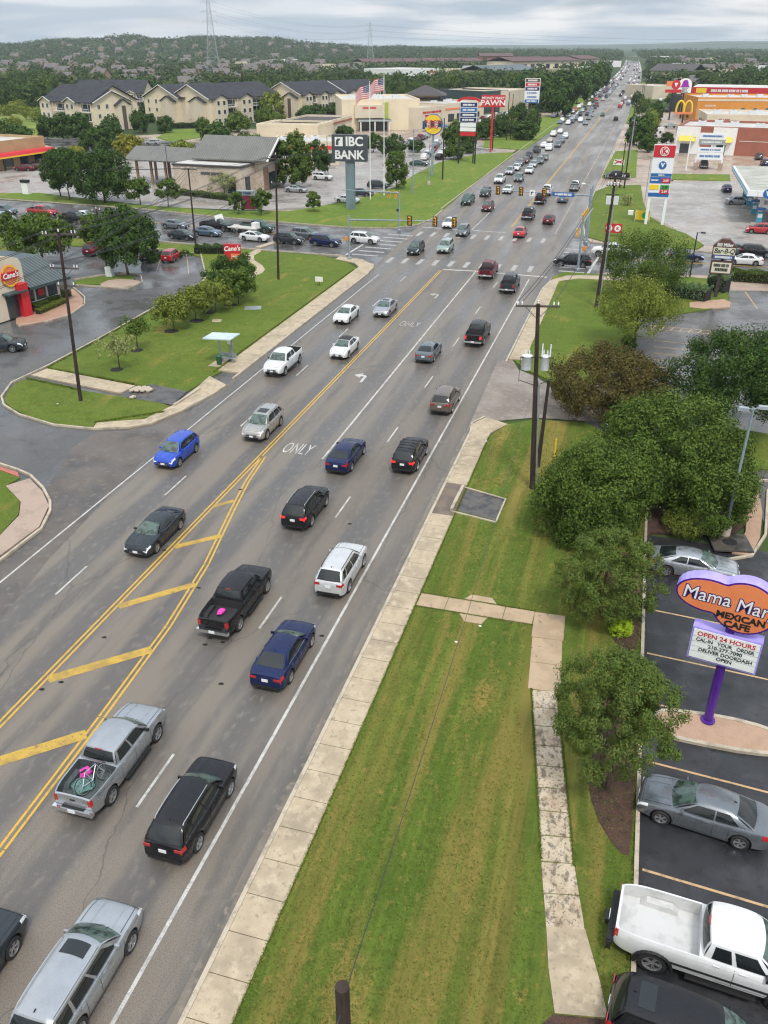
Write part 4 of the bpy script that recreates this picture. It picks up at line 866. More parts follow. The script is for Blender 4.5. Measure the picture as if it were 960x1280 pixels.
FAR1 = [('pickup', 'green', 585, 249), ('suv', 'charcoal', 607, 239.5), ('suv', 'maroon', 610, 257), ('pickup', 'white', 625, 223.5), ('sedan', 'white', 635, 235.5), ('suv', 'silver', 637.5, 213), ('suv', 'slate', 649, 221.5),
  ('sedan', 'white', 645.5, 208), ('sedan', 'white', 662, 211.5), ('sedan', 'silver', 667, 204), ('sedan', 'grey', 650, 202), ('sedan', 'maroon', 657, 199), ('suv', 'charcoal', 661.5, 193.5), ('suv', 'slate', 675, 200), ('sedan', 'bronze', 681, 195.5),
  ('pickup', 'charcoal', 671, 186.5), ('van', 'white', 686.5, 184), ('sedan', 'white', 680, 180), ('sedan', 'tan', 687.5, 174), ('suv', 'slate', 697.5, 180), ('pickup', 'grey', 702, 174.5), ('pickup', 'white', 692, 167), ('sedan', 'white', 700.5, 163), ('suv', 'white', 707, 169)]
ordw = ['first', 'second', 'third', 'fourth', 'fifth', 'sixth', 'seventh', 'eighth', 'ninth', 'tenth', 'eleventh', 'twelfth', 'thirteenth', 'fourteenth', 'fifteenth', 'sixteenth', 'seventeenth', 'eighteenth', 'nineteenth', 'twentieth']
def ordn(i):
    if i < 20: return ordw[i]
    t = {2: 'twenty', 3: 'thirty', 4: 'forty', 5: 'fifty', 6: 'sixty', 7: 'seventy', 8: 'eighty', 9: 'ninety'}[(i + 1) // 10]; u = (i + 1) % 10
    return t + ('-' + ordw[u - 1] if u else 'th').replace('tyth', 'tieth') if u else t[:-1] + 'ieth'
KN = {'sedan': 'saloon', 'coupe': 'saloon', 'hatch': 'hatchback', 'suv': 'crossover', 'bigsuv': 'wagon', 'pickup': 'pickup truck', 'van': 'van'}
CNT = {}
def farcar(k, c, px, py, head, where, grp, lod, x=None, y=None, h=None):
    if x is None: x, y = at(px, py, .8)
    LN = 'kerb' if (x - bend(y) < -28.2) else 'inner' if (x - bend(y)) < -23 else 'centre' if (x - bend(y)) < -20.5 else 'inner' if (x - bend(y)) < -16.2 else 'kerb'
    key = (c, k, LN, where); CNT[key] = CNT.get(key, -1) + 1
    lab = f'{ordn(CNT[key])} {c} {KN[k]} {where}, {LN} lane'
    kw = dict(bedc='bed_liner_black') if 'bed' in SPEC[k] else {}
    return car(k, c, x, y, head, lab, lod=lod, group=grp, cat='pickup truck' if k == 'pickup' else 'van' if k == 'van' else 'car', z=hgt(x, y) if y > 1000 else 0, **kw)
gq = 'cars queuing towards the junction from the far end of the road'
FAR1.sort(key=lambda q: -q[3])
for k, c, px, py in FAR1: farcar(k, c, px, py, DN, 'back from the junction in the oncoming queue', gq, 1 if py > 195 else 2)
rng = random.Random(5)
KS = ['sedan'] * 5 + ['suv'] * 5 + ['pickup'] * 3 + ['hatch', 'van', 'bigsuv']; CS = ['white'] * 5 + ['silver', 'silver', 'grey', 'charcoal', 'black', 'black', 'slate', 'red', 'maroon', 'steel blue', 'tan', 'pearl']
# cars read off the photograph beyond the long verge, then the dense far traffic
for k, c, px, py in [('sedan', 'charcoal', 715, 151), ('suv', 'slate', 721, 147.5), ('sedan', 'grey', 732, 153), ('sedan', 'slate', 736, 147), ('sedan', 'grey', 739, 143), ('suv', 'charcoal', 725, 142), ('sedan', 'green', 753.5, 142.5)]: farcar(k, c, px, py, DN, 'back from the junction in the oncoming queue', gq, 2)
farcar('suv', 'black', 770, 148, UP, 'alone on the far stretch heading away', 'cars heading away on the far stretch', 2)
t = 362.
while t < 1900:
    for x in (-33.3, -29.7, -26.0):
        if rng.random() < (.78 if x < -32 else .62 if t < 700 else .5):
            tt = t + rng.uniform(-1.8, 1.8); farcar(rng.choice(KS), rng.choice(CS), 0, 0, DN, 'back from the junction on the far stretch', 'oncoming cars on the far stretch', 2, x + bend(tt) + rng.uniform(-.2, .2), tt)
    t += (10.5 if t < 450 else 15) + t * .004
t = 470.
while t < 1900:
    for x in (-11.4, -14.6, -18.2):
        if rng.random() < (.30 if t < 560 else .58):
            tt = t + rng.uniform(-3, 3); farcar(rng.choice(KS), rng.choice(CS), 0, 0, UP, 'heading away on the far stretch', 'cars heading away on the far stretch', 2, x + bend(tt), tt)
    t += 14 + t * .008
# left arm of the cross street
gl = 'cars queuing on the left arm of the cross street'
def cs(k, c, px, py, h, lab, **kw): return lane(k, c, px, py, h, lab, group=gl, lod=1, cat='pickup truck' if k == 'pickup' else 'car', **kw)
cs('pickup', 'red', 53, 264, -9, 'red pickup truck on the left arm of the cross street', bedc='bed_liner_black'); cs('pickup', 'black', 93, 272, -9, 'black pickup truck beside the white car on the left arm', bedc='bed_liner_black')
cs('sedan', 'white', 107, 268, -9, 'white saloon beside the black pickup on the left arm'); cs('suv', 'slate', 6, 262, -9, 'slate crossover at the left edge on the cross street')
cs('suv', 'seafoam', 3, 271, -9, 'pale green grey crossover at the left edge, nearer than the slate one'); cs('sedan', 'grey', 219, 279, -9, 'grey saloon behind the leaning utility pole'); cs('sedan', 'charcoal', 228, 292, -9, 'charcoal saloon left of the leaning utility pole')
cs('sedan', 'steel blue', 259, 288, -9, 'steel blue saloon right of the leaning utility pole'); tk = cs('pickup', 'black', 271, 281.5, -8, 'black pickup truck towing the flatbed trailer', bedc='bed_liner_black')
cs('sedan', 'white', 318, 294, -7, 'white saloon with a dark roof window beside the trailer', sunroof=(.4, .9)); cs('pickup', 'green', 322, 283, -7, 'dark green pickup truck ahead of the trailer', bedc='bed_liner_black')
cs('suv', 'charcoal', 361, 297.5, -6, 'charcoal crossover by the tall utility pole on the left arm'); cs('suv', 'grey', 382, 291.5, -6, 'grey crossover behind the charcoal ones on the left arm'); cs('suv', 'navy', 407, 300.5, -6, 'dark navy crossover just behind the signal mast')
# right arm
gr = 'cars on the right arm of the cross street'
lane('sedan', 'navy', 858, 318, 0, 'dark navy saloon half hidden by the corner tree on the right arm', group=gr, lod=1); lane('sedan', 'white', 931, 323, 180, 'white saloon on the right arm behind the barbecue sign', group=gr, lod=1)
lane('suv', 'slate', 921, 311, 0, 'slate crossover behind the white saloon on the right arm', group=gr, lod=1); lane('suv', 'black', 946, 313, 0, 'black crossover at the right edge behind the white saloon', group=gr, lod=1)
lane('pickup', 'white', 765, 313, 180, 'white pickup truck behind the leaning pole on the right arm', group=gr, lod=1, cat='pickup truck', bedc='bed_liner_black')
# parked near the cafe
gp = 'cars parked in the cafe lot'
lane('sedan', 'grey', 880, 1009, 172, 'grey saloon parked nose to the kerb in the cafe lot', group=gp, zc=.7); lane('coupe', 'silver', 868, 703, -3, 'silver and grey saloon parked behind the cafe sign', group=gp, zc=.7)
wp = car('utetruck', 'white', 5.35, 19.75, -5, 'white pickup truck with black wheel arches backed up to the kerb', cat='pickup truck', group=gp, bedc='bed_white', flare=True); wp.location = (5.75, 19.35, 0); wp.scale = (1.12, 1.12, 1.12)
dk = lane('bigsuv', 'black', 876, 1276, -7, 'black wagon with a grey roof hatch, lowest vehicle in the cafe lot', group=gp, sunroof=(.12, .30), zc=1.5)
gk = 'cars parked around the restaurants and shops on the left'
for k, c, px, py, h, lab in [('suv', 'charcoal', 0, 428, 20, 'dark car at the left edge in front of the restaurant door'), ('suv', 'maroon', 118, 310, 97, 'dark red car parked at the restaurant lot edge, half behind the tree'), ('suv', 'black', 189, 318, 97, 'black car parked next to the bright red one in the restaurant lot'), ('hatch', 'red', 214, 318, 97, 'bright red car parked in the restaurant lot'),
    ('sedan', 'maroon', 30, 209, 190, 'first maroon car parked under the red awning'), ('sedan', 'maroon', 43, 208, 190, 'second maroon car parked under the red awning'), ('suv', 'charcoal', 51, 203, 190, 'dark car parked behind the maroon ones'), ('suv', 'silver', 191, 178, 185, 'silver crossover parked by the apartment lawn'),
    ('suv', 'black', 226, 179, 90, 'black vehicle parked beyond the bank roof'), ('suv', 'white', 403, 220, -5, 'white wagon on the tan bank lot'), ('sedan', 'silver', 370, 235, -3, 'silver saloon under the oak on the bank lot'), ('sedan', 'white', 434, 248, -5, 'white saloon behind the bank sign post'), ('sedan', 'charcoal', 452, 239.5, -5, 'dark saloon behind the white one by the flagpoles'),
    ('suv', 'charcoal', 473, 230.5, -3, 'dark wagon behind the flagpoles'), ('coupe', 'green', 524, 203, 0, 'dark green saloon near the street lamps')]:
    lane(k, c, px, py, h, lab, group=gk, lod=1)
gw = 'cars parked in rows in the shopping lots'
rows = [(500, 182, 535, 168, 9), (530, 197, 548, 176, 8), (548, 196, 560, 183, 5), (592, 166, 612, 160, 5), (555, 160, 612, 150, 8), (690, 146, 712, 134, 5), (575, 152, 640, 140, 8), (470, 152, 500, 150, 3)]
i = 0
for x0, y0, x1, y1, n in rows:
    for j in range(n):
        f = (j + .5) / n; k, c = rng.choice(KS[:13]), rng.choice(CS); key = (k, c); CNT[key] = CNT.get(key, -1) + 1
        lane(k, c, x0 + (x1 - x0) * f, y0 + (y1 - y0) * f, 90 + rng.choice([0, 180]) + rng.uniform(-3, 3), f'{ordn(CNT[key])} {c} {KN[k]} in the parking rows left of the long queue', lod=2, group=gw, **(dict(bedc='bed_liner_black') if 'bed' in SPEC[k] else {}))
gy = 'cars parked around the fuel station and burger restaurants'
for k, c, px, py, h, lab in [('sedan', 'silver', 924, 250, 0, 'silver saloon at the near fuel pump'), ('hatch', 'red', 950, 285, 180, 'red car beside the fuel pumps at the right edge'), ('sedan', 'navy', 909, 234, 90, 'dark blue car in the shadow of the fuel canopy'), ('pickup', 'charcoal', 880, 205, 90, 'dark truck parked facing the shop front'),
    ('suv', 'green', 949, 195, 90, 'dark green car by the brick wall'), ('suv', 'navy', 956, 203, 90, 'dark car just nearer than the green one by the brick wall'), ('sedan', 'steel blue', 807.5, 181, 180, 'teal saloon beside the roadside trees'), ('pickup', 'black', 771, 219, 180, 'black pickup truck turning out by the tall poles'), ('suv', 'seafoam', 838, 157, 180, 'pale green car under the arches sign'),
    ('van', 'white', 820, 163, 180, 'white van among the roadside trees'), ('suv', 'white', 815, 168, 180, 'white crossover in front of the white van'), ('suv', 'white', 826, 124.5, 90, 'first white car by the far signs'), ('sedan', 'charcoal', 832, 124.8, 90, 'dark saloon by the far signs'), ('suv', 'grey', 838, 133, 90, 'grey crossover below the purple sign'), ('suv', 'black', 834, 138, 90, 'black crossover below the purple sign'), ('sedan', 'steel blue', 940, 124, 0, 'pale blue car beside the long red shop')]:
    lane(k, c, px, py, h, lab, group=gy, lod=1 if py > 170 else 2, **(dict(bedc='bed_liner_black') if 'bed' in SPEC[k] else {}), cat='pickup truck' if k == 'pickup' else 'car')
# loads in the pickups
b = thing('bicycle', 'bare metal bicycle lying in the bed of the silver pickup', 'bicycle', (sp_.location.x + .22, sp_.location.y - 1.75, 1.1), R(62)); b.rotation_euler = (R(58), 0, R(70))
for x in (-.5, .5):
    mb = MB(); ring = [(x + .33 * math.cos(a), .33 * math.sin(a), 0) for a in np.linspace(0, 2 * PI, 25)]; mb.path(ring, .022, 6); o = mb.build('wheel', 'rubber', b)
    mb = MB()
    for a in np.linspace(0, 2 * PI, 13)[:-1]: mb.tube((x, 0, .02), (x + .31 * math.cos(a), .31 * math.sin(a), 0), .004, .004, 3)
    mb.path([(x + .305 * math.cos(a), .305 * math.sin(a), 0) for a in np.linspace(0, 2 * PI, 25)], .012, 4); mb.build('rim', 'rim', o)
mb = MB()
for a, c_ in (((-.5, 0, 0), (-.05, -.02, 0)), ((-.5, 0, 0), (-.18, .42, 0)), ((-.05, -.02, 0), (-.2, .5, 0)), ((-.05, -.02, 0), (.33, .42, 0)), ((-.18, .42, 0), (.33, .46, 0)), ((.5, 0, 0), (.32, .52, 0))): mb.tube(a, c_, .018, .018, 6)
mb.build('frame', 'rim', b); MB().box((-.2, .5, -.06), (.22, .06, .12)).build('saddle', 'black', b); MB().path([(.25, .56, -.25), (.32, .56, -.1), (.32, .56, .1), (.25, .56, .25)], .015, 6).build('handlebar', 'black', b)
M['pink'] = mat('pink_cloth', (.75, .06, .42), .8, layers=[(8, (.5, .03, .3), .45, .65)])
def blob(nm, lab, cat, loc, size, m, seed=1, n=2):
    bm = bmesh.new(); bmesh.ops.create_icosphere(bm, subdivisions=3, radius=.5); rr = random.Random(seed); ph = [rr.uniform(0, 6) for _ in range(6)]
    for v in bm.verts:
        c_ = v.co; k_ = 1 + .16 * math.sin(c_.x * 9 + ph[0]) * math.cos(c_.y * 8 + ph[1]) + .10 * math.sin(c_.z * 13 + ph[2] + c_.y * 9); v.co = Vector((c_.x * size[0] * k_, c_.y * size[1] * k_, max(-.42, c_.z) * size[2] * k_ + size[2] * .42))
    me = bpy.data.meshes.new(nm); bm.to_mesh(me); bm.free(); me.materials.append(M[m]); me.polygons.foreach_set('use_smooth', [True] * len(me.polygons)); o = link(nm, me, None, loc); return tag(o, lab, cat)
blob('bag', 'crumpled magenta bag in the bed of the silver pickup', 'bag', (sp_.location.x - .35, sp_.location.y - 1.45, .86), (.5, .5, .32), 'pink', 2)
M['teal_net'] = mat('teal_netting', (.10, .22, .20), .8, layers=[(20, (.04, .09, .08), .45, .6)])
blob('tarpaulin', 'grey green folded netting under the bicycle in the silver pickup', 'tarpaulin', (sp_.location.x - .15, sp_.location.y - 1.95, .83), (.9, 1.0, .16), 'teal_net', 3)
blob('bag', 'small magenta and orange bag in the bed of the black pickup', 'bag', (bp_.location.x - .1, bp_.location.y - 1.7, .85), (.35, .6, .22), 'pink', 5)
# flatbed trailer behind the black pickup on the cross street
x, y = G(300, 283, .9); tr = thing('flatbed_trailer', 'pale flatbed trailer with a raised ramp behind the black pickup', 'trailer', (x, y, 0), R(-9))
MB().box((0, 0, .75), (7.0, 2.2, .18)).build('deck', mat('trailer_deck', (.5, .48, .44), .6, layers=[(2, (.4, .38, .34), .45, .65)]), tr); MB().box((-3.6, 0, .8), (.15, 2.1, 1.7), ry=R(-18)).build('ramp', 'white', tr); MB().box((3.0, 0, .93), (.8, 1.2, .8)).build('toolbox', 'white', tr)
for dx in (-.6, .5):
    for sg in (-1, 1): link('wheel', wheel_meshes(.36, 1)[0] if sg > 0 else flipy(wheel_meshes(.36, 1)[0], 'wheel'), tr, (dx, sg * .95, .36))
MB().tube((3.4, 0, .7), (4.8, 0, .6), .06, .05, 6).build('tow_bar', 'black', tr)
# ------------------------------------------------------------------ poles, wires, signals, signs
def hz(bx, by, tx, ty):
    """height of the point seen at (tx, ty) standing over the ground point seen at (bx, by)"""
    x, y = G(bx, by); lo, hi = 0, 70
    for _ in range(40):
        m = (lo + hi) / 2
        X = x * math.cos(AZ) + y * math.sin(AZ); Y = -x * math.sin(AZ) + y * math.cos(AZ); d = m - CAM_H
        f = Y * _c - d * _s; up = Y * _s + d * _c
        if 640 - FPX * up / f > ty: lo = m
        else: hi = m
    return lo
POLE = {}
def wood_pole(key, x, y, h, label, lean=(0, 0), arms=(), r=.16, transf=0, conduit=False, group='wooden utility poles', caps=True):
    o = thing('utility_pole', label, 'utility pole', (x, y, LZ), 0, group)
    top = Vector((lean[0], lean[1], h)); mb = MB(); mb.tube((0, 0, -.1), top, r, r * .62, 12); mb.build('pole', 'wood_pole', o, 50)
    ends = []
    for (f, az, L) in arms:
        c_ = top * f; d = Vector((math.cos(az), math.sin(az), 0)); n_ = Vector((-d.y, d.x, 0))
        mb = MB(); mb.box((c_.x + n_.x * r * .9, c_.y + n_.y * r * .9, c_.z - .06), (L, .1, .12), az)
        for sg in (-1, 1): mb.tube(c_ + d * sg * L * .28 + n_ * r * .9 + Vector((0, 0, -.05)), c_ + Vector((0, 0, -.75)), .02, .02, 4)
        mb.build('crossarm', 'wood_arm', o)
        for q in (-.46, -.36, .36, .46) if L > 2 else (-.42, .42):
            p = c_ + d * q * L + n_ * r * .9 + Vector((0, 0, .06)); mb = MB(); mb.lathe([(.02, 0), (.055, .05), (.03, .09), (.06, .13), (.035, .17), (.055, .21), (.0, .24)], 8, p[:]); mb.build('insulator', 'porcelain', o, 50); ends.append(p + Vector((x, y, LZ + .2)))
    if caps: mb = MB(); mb.lathe([(.03, 0), (.07, .06), (.04, .12), (.07, .2), (0, .25)], 8, top[:]); mb.build('insulator', 'porcelain', o, 50)
    POLE[key] = (Vector((x, y, LZ)) + top, ends, o); return o
W2 = G(101, 502)
wood_pole('p77', W2[0], W2[1], 13.9, 'tall wooden pole with two crossarms on the teardrop lawn beside the lane', (.9, -.1), [(.985, R(25), 2.6), (.80, R(8), 2.4), (.70, R(8), 1.5)])
wood_pole('p235', -63.2, 117.4, 10.9, 'leaning wooden pole behind the parked cars of the fast food lot', (.1, 0), [(.985, R(4), 2.4)], r=.15)
wood_pole('p346', -43.3, 101.5, 14.9, 'tallest wooden pole on the lawn, between the curved path and the bank sign', (.6, 0), [(.97, R(8), 2.6), (.78, R(8), 1.4)])
tp = wood_pole('p672', -4.3, 51.7, 12.5, 'wooden pole with two white transformer cans at the near lawn', (-.75, .35), [(.985, R(12), 2.7)], r=.19)
wood_pole('p_stub', -4.35, 55.2, 6.4, 'short bare wooden pole right behind the transformer pole', (.15, .3), [], r=.16, caps=False)
wood_pole('p745', -3.0, 99.3, 14.2, 'leaning wooden pole with grey boxes at the corner by the oak', (.35, .2), [(.985, R(12), 2.2), (.93, R(12), 1.6)], r=.2)
wood_pole('p_bot', -3.05, 8.05, 12.4, 'black wooden pole top rising at the bottom edge of the picture', (0, 0), [], r=.2, caps=False)
wood_pole('pBK', -43.0, 197.8, hz(553, 225, 557, 148), 'dark wooden pole just right of the crown burger sign', (0, 0), [], r=.17)
x, y = G(591, 204); wood_pole('pA', x, y, hz(591, 204, 597, 130), 'wooden pole between the tall tenant sign and the red pawn sign', (0, 0), [], r=.17)
x, y = G(633, 176); wood_pole('pB', x, y, hz(633, 176, 639, 116), 'thin dark pole left of the pair by the twin trees', (0, 0), [], r=.16)
x, y = G(638, 174); wood_pole('pC', x, y, hz(638, 174, 642, 118), 'dark pole right of the pair by the twin trees', (0, 0), [], r=.16)
x, y = G(780, 236); wood_pole('pD', x, y, hz(780, 236, 787, 152), 'tall wooden pole at the fuel corner, right of the shorter bare one', (0, 0), [(.97, R(10), 2)], r=.17); x, y = G(777, 236); wood_pole('pE', x - .4, y, hz(777, 236, 779, 178), 'shorter bare wooden pole at the fuel corner', (0, 0), [], r=.15, caps=False)
for i, t in enumerate([262, 330, 400, 470, 560, 660, 780, 920]): wood_pole('far%d' % i, -4.2 + bend(t), t, 12.5, f'{ordn(i)} roadside pole going away on the right of the far stretch', (0, 0), [(.96, 0, 2.2)], r=.16)
for i, t in enumerate([262, 340, 430, 540, 680]): wood_pole('farl%d' % i, -42.5 + bend(t), t, 12.5, f'{ordn(i)} roadside pole going away on the left of the far stretch', (0, 0), [(.96, 0, 2.2)], r=.16)
# transformers, conduit, brackets on the transformer pole
for dx, dy, r_, lb in ((-.62, -.12, .33, 'larger'), (.5, .05, .27, 'smaller')):
    px_ = -.5 + dx; py_ = .25 + dy; mb = MB(); mb.lathe([(0, 0), (r_ * .97, 0), (r_, .03), (r_, .82), (r_ * 1.06, .84), (r_ * 1.06, .90), (r_ * .6, .97), (0, .99)], 18, (px_, py_, 8.35)); c_ = mb.build('transformer_can', 'transf', tp, 45)
    for q in (-.12, .12): mb = MB(); mb.lathe([(.03, 0), (.06, .08), (.035, .14), (.06, .2), (.03, .27), (.0, .42)], 8, (px_ + q, py_, 9.3)); mb.build('bushing', 'porcelain', c_, 50)
for dx in (.25, .75): mb = MB(); mb.tube((-.45 + dx, .1, 9.3), (-.45 + dx, .1, 10.1), .05, .04, 8); mb.build('surge_arrester', 'porcelain', tp, 50)
mb = MB(); mb.path([(-1.5, -.2, 7.6), (-1.5, -.2, 9.2)], .02, 4); mb.path([(-1.5, -.2, 7.7), (-.4, .1, 7.3), (.5, .2, 7.8), (.5, .2, 9.3)], .025, 4); mb.path([(-1.5, -.2, 9.2), (.5, .2, 9.2)], .03, 4); mb.build('bracket', 'black', tp)
mb = MB(); mb.tube((.26, -.06, 0), (-.20, .06, 7.4), .055, .05, 8); mb.tube((-.2, .06, 7.4), (-.3, .1, 7.8), .08, .05, 8); mb.build('conduit', 'steel', tp, 50)
t7 = POLE['p745'][2]
for z, dx in ((11.3, -.35), (11.3, .45)): MB().box((dx + .28, 0, z), (.5, .45, .8)).build('grey_cabinet', 'transf', t7)
MB().path([(-.45, 0, 12.3), (.95, .05, 12.3)], .05, 6).build('bracket', 'black', t7); mb = MB(); mb.tube((.3, -.1, 0), (.55, 0, 11.5), .06, .06, 8); mb.build('conduit', 'steel', t7, 50)
for dx in (-.3, 0, .35, .7): MB().lathe([(.05, 0), (.10, .1), (.05, .2), (.1, .3), (0, .4)], 8, (dx, 0, 13.2)).build('surge_arrester', 'porcelain', t7, 50)
# wires
def wire(a, b, sag, label, r=.012, n=12, group='overhead wires'):
    a, b = Vector(a), Vector(b); pts = []
    for i in range(n + 1): t = i / n; p = a.lerp(b, t); p.z -= sag * 4 * t * (1 - t); pts.append(p)
    o = MB().path(pts, r, 4).build('overhead_wire', 'wire'); tag(o, label, 'wire', group)
def wires(k1, k2, n, sag, lab, r=.022):
    e1, e2 = POLE[k1][1], POLE[k2][1]
    for i in range(n):
        a = e1[i] if i < len(e1) else POLE[k1][0] - Vector((0, 0, .8 * i)); b = e2[i] if i < len(e2) else POLE[k2][0] - Vector((0, 0, .8 * i))
        wire(a, b, sag, f'{ordn(i)} wire ' + lab, r)
wires('p77', 'p346', 6, .9, 'from the teardrop lawn pole to the tallest lawn pole'); wires('p346', 'pBK', 3, 1.6, 'from the tallest lawn pole away past the bank sign')
wires('p672', 'p745', 3, 1.0, 'between the transformer pole and the corner pole'); wires('p745', 'pD', 3, 1.0, 'from the corner pole to the fuel corner')
a = POLE['p77'][0]
for i in range(6): e = POLE['p77'][1][i % 8]; wire(e, (e.x - 1.5 + i * .5, e.y - 70, e.z - .5), .8, f'{ordn(i)} wire from the teardrop lawn pole towards the left edge', .02)
for i in range(3): e = POLE['p77'][1][4 + i]; wire(e, POLE['p235'][0] + Vector((i * .5 - .5, 0, -.2)), 1.1, f'{ordn(i)} wire from the teardrop lawn pole to the leaning pole', .02)
for i in range(3): wire(POLE['p235'][0] + Vector((i * .8 - .8, 0, 0)), (-140 + i, 124, 10.5), 1.2, f'{ordn(i)} wire from the leaning pole along the cross street', .02); wire(POLE['p235'][0] + Vector((i * .8 - .8, 0, 0)), POLE['p346'][0] + Vector((0, 0, -.3 * i)), .5, f'{ordn(i)} wire from the leaning pole to the tallest lawn pole', .02)
wire(POLE['p_bot'][0] + Vector((0, 0, -.4)), POLE['p672'][0] + Vector((0, 0, -6.2)), .8, 'single dark cable over the near lawn', .010)
wire(POLE['p_bot'][0] + Vector((0, 0, -.6)), (-3.3, -20, 11.5), .2, 'short cable at the bottom edge', .018)
for i, k in enumerate(['pD'] + ['far%d' % j for j in range(8)]):
    if i: wires(prev, k, 2, 1.2, 'on the right of the far stretch, span %s' % ordn(i - 1))
    prev = k
def marks(par, x0, x1, z, h, y, m, n=3, seed=0):
    """a line of lettering too small to read: short blocks of unequal width"""
    rr = random.Random(seed + n + int(z * 10)); mb = MB(); x = x0
    while x < x1 - h * .3:
        w_ = min(x1 - x, h * rr.choice([.45, .55, .6, .3])); mb.box((x + w_ / 2, y, z), (w_ * .8, .012, h)); mb.box((x + w_ / 2, y - .004, z + h * .3), (w_ * .3, .006, h * .25), mi=1) if rr.random() < .0 else None
        x += w_ + (h * .25 if rr.random() < .16 else 0)
    mb.build('lettering', m, par)
# traffic signals
def sig_head(par, x, y, z, face, m='signal_yellow', n=3, back=True, w_=.36, hh=.36):
    """face: unit direction (x, y) the lenses look"""
    az = math.atan2(face[1], face[0]) - PI / 2
    o = thing.__globals__['bpy'].data.objects.new('signal_head', None); col.objects.link(o); o.parent = par; o.location = (x, y, z); o.rotation_euler = (0, 0, az + PI); o.empty_display_size = .1; KIDS.setdefault(par.name, []).append(o)
    H_ = n * hh
    if back: MB().box((0, .03, -H_ / 2 - .12), (w_ + .3, .03, H_ + .24)).build('backplate', 'black', o)
    MB().box((0, -.08, -H_ / 2), (w_, .2, H_)).build('housing', m, o)
    for i in range(n):
        zc_ = H_ / 2 - hh * (i + .5)
        mb = MB(); mb.lathe([(0, -.19), (.115, -.19), (.125, -.18)], 14, (0, 0, zc_), axis='y'); mb.v = [(v[0], v[1], v[2]) for v in mb.v]
        lit = (i == 0 and m == 'x'); q = mb.build('lens', 'lens_off', o)
        vz = MB(); r_ = .145; pts = [(r_ * math.cos(a), r_ * math.sin(a)) for a in np.linspace(-.3, PI + .3, 12)]
        for (a0, b0), (a1, b1) in zip(pts[:-1], pts[1:]): vz.add([(a0, -.18, zc_ + b0), (a1, -.18, zc_ + b1), (a1 * .97, -.42, zc_ + b1 - .03), (a0 * .97, -.42, zc_ + b0 - .03)], [(0, 1, 2, 3)]); vz.add([(a0 * .95, -.18, zc_ + b0 * .95), (a1 * .95, -.18, zc_ + b1 * .95), (a1 * .92, -.42, zc_ + b1 * .95 - .03), (a0 * .92, -.42, zc_ + b0 * .95 - .03)], [(3, 2, 1, 0)])
        vz.build('visor', m, o)
    return o
def mast(label, bx, by, h, arms, r=.16):
    x, y = bx, by; o = thing('signal_mast', label, 'traffic signal', (x, y, LZ), 0, 'traffic signal masts')
    MB().tube((0, 0, 0), (0, 0, h), r, r * .75, 12).build('pole', 'steel_pt', o, 50); MB().lathe([(.0, .0), (.3, 0), (.3, .25), (.2, .35), (0, .35)], 12).build('base', 'steel_pt', o, 40)
    for (dx, dy, z, heads) in arms:
        e = Vector((dx, dy, z + .25)); MB().tube((0, 0, z), e, .12, .06, 10).build('arm', 'steel_pt', o, 50); d = e.normalized()
    return o
A0 = (-38.1, 115.2); mA = mast('grey signal mast on the lawn corner with three amber heads on its long arm', *A0, 5.9, [(15.2, 1.4, 5.35, 0)])
for px in (509.5, 543, 568):
    gx, gy = G(px, 278, 5.55); k_ = (gx - A0[0]) / 15.2; sig_head(mA, gx - A0[0], 1.4 * k_ - .12, 5.5, (0, -1))
MB().box((-.35, -.15, 2.6), (.5, .3, .45)).build('crossing_box', 'orange', mA)
B0 = G(499, 290); mB = mast('signal mast beyond the cross street with two amber heads seen from behind', *B0, 6.2, [(-9.5, -1, 5.9, 0)]); B0 = Vector(B0)
for px in (480, 489.5): gx, gy = G(px, 247, 5.6); gx = gx; sig_head(mB, gx - B0.x, -.1, 5.6, (.35, 1), back=False)
MB().box((-.3, 0, 3.1), (.35, .3, .35)).build('crossing_box', 'black', mB)
C0 = (-7.0, 137.4); mC = mast('signal mast at the fuel corner with a street name sign on its arm', *C0, 7.6, [(-18.6, 0.6, 6.6, 0)], .17)
for px, py in ((620.5, 241), (648, 244), (678, 245)): gx, gy = G(px, py, 6.7); sig_head(mC, gx - C0[0], .6 * (gx - C0[0]) / -18.6 - .12, 6.75, (0, -1))
gx, gy = G(701, 247, 6.9); st = thing('street_name_sign', 'blue street name sign hanging on the signal arm over the junction', 'sign', (gx, 137.1, 6.75)); MB().box((0, 0, -.3), (3.3, .05, .6)).build('panel', 'blue', st); marks(st, -1.3, 1.3, -.14, .3, -.03, 'white', 4)
gx, gy = G(662, 244, 6.9); st = thing('lane_sign', 'white square turn sign hanging on the signal arm', 'sign', (gx, 137.2, 6.75)); MB().box((0, 0, -.45), (.8, .04, .9)).build('panel', 'white', st)
mb = MB(); mb.add([(-.2, -.03, -.25), (-.06, -.03, -.25), (-.06, -.03, .05), (-.2, -.03, .05)], [(0, 1, 2, 3)]); mb.add([(-.06, -.03, .05), (.2, -.03, .05), (.2, -.03, .2), (-.2, -.03, .2), (-.2, -.03, .05)], [(0, 1, 2, 3, 4)]); mb.build('arrow_symbol', 'black', st)
D0 = (-7.15, 114.4); D0 = G(722, 339); mD = mast('pale signal pole at the near right corner with stacked amber heads', *D0, 7.0, [(0.6, 9.5, 6.2, 0)])
for k_ in (.30, .52, .74): sig_head(mD, -.25 + .6 * k_, 9.5 * k_, 6.3, (-1, -.15), back=False, hh=.38)
MB().box((.55, -.1, 2.7), (.5, .35, .45)).build('crossing_box', 'orange', mD); sig_head(mD, -.35, 0, 4.9, (-1, 0), back=False)
E0 = G(733, 305); mE = mast('thin grey lamp post beside the fuel corner mast', *E0, 8.3, [])
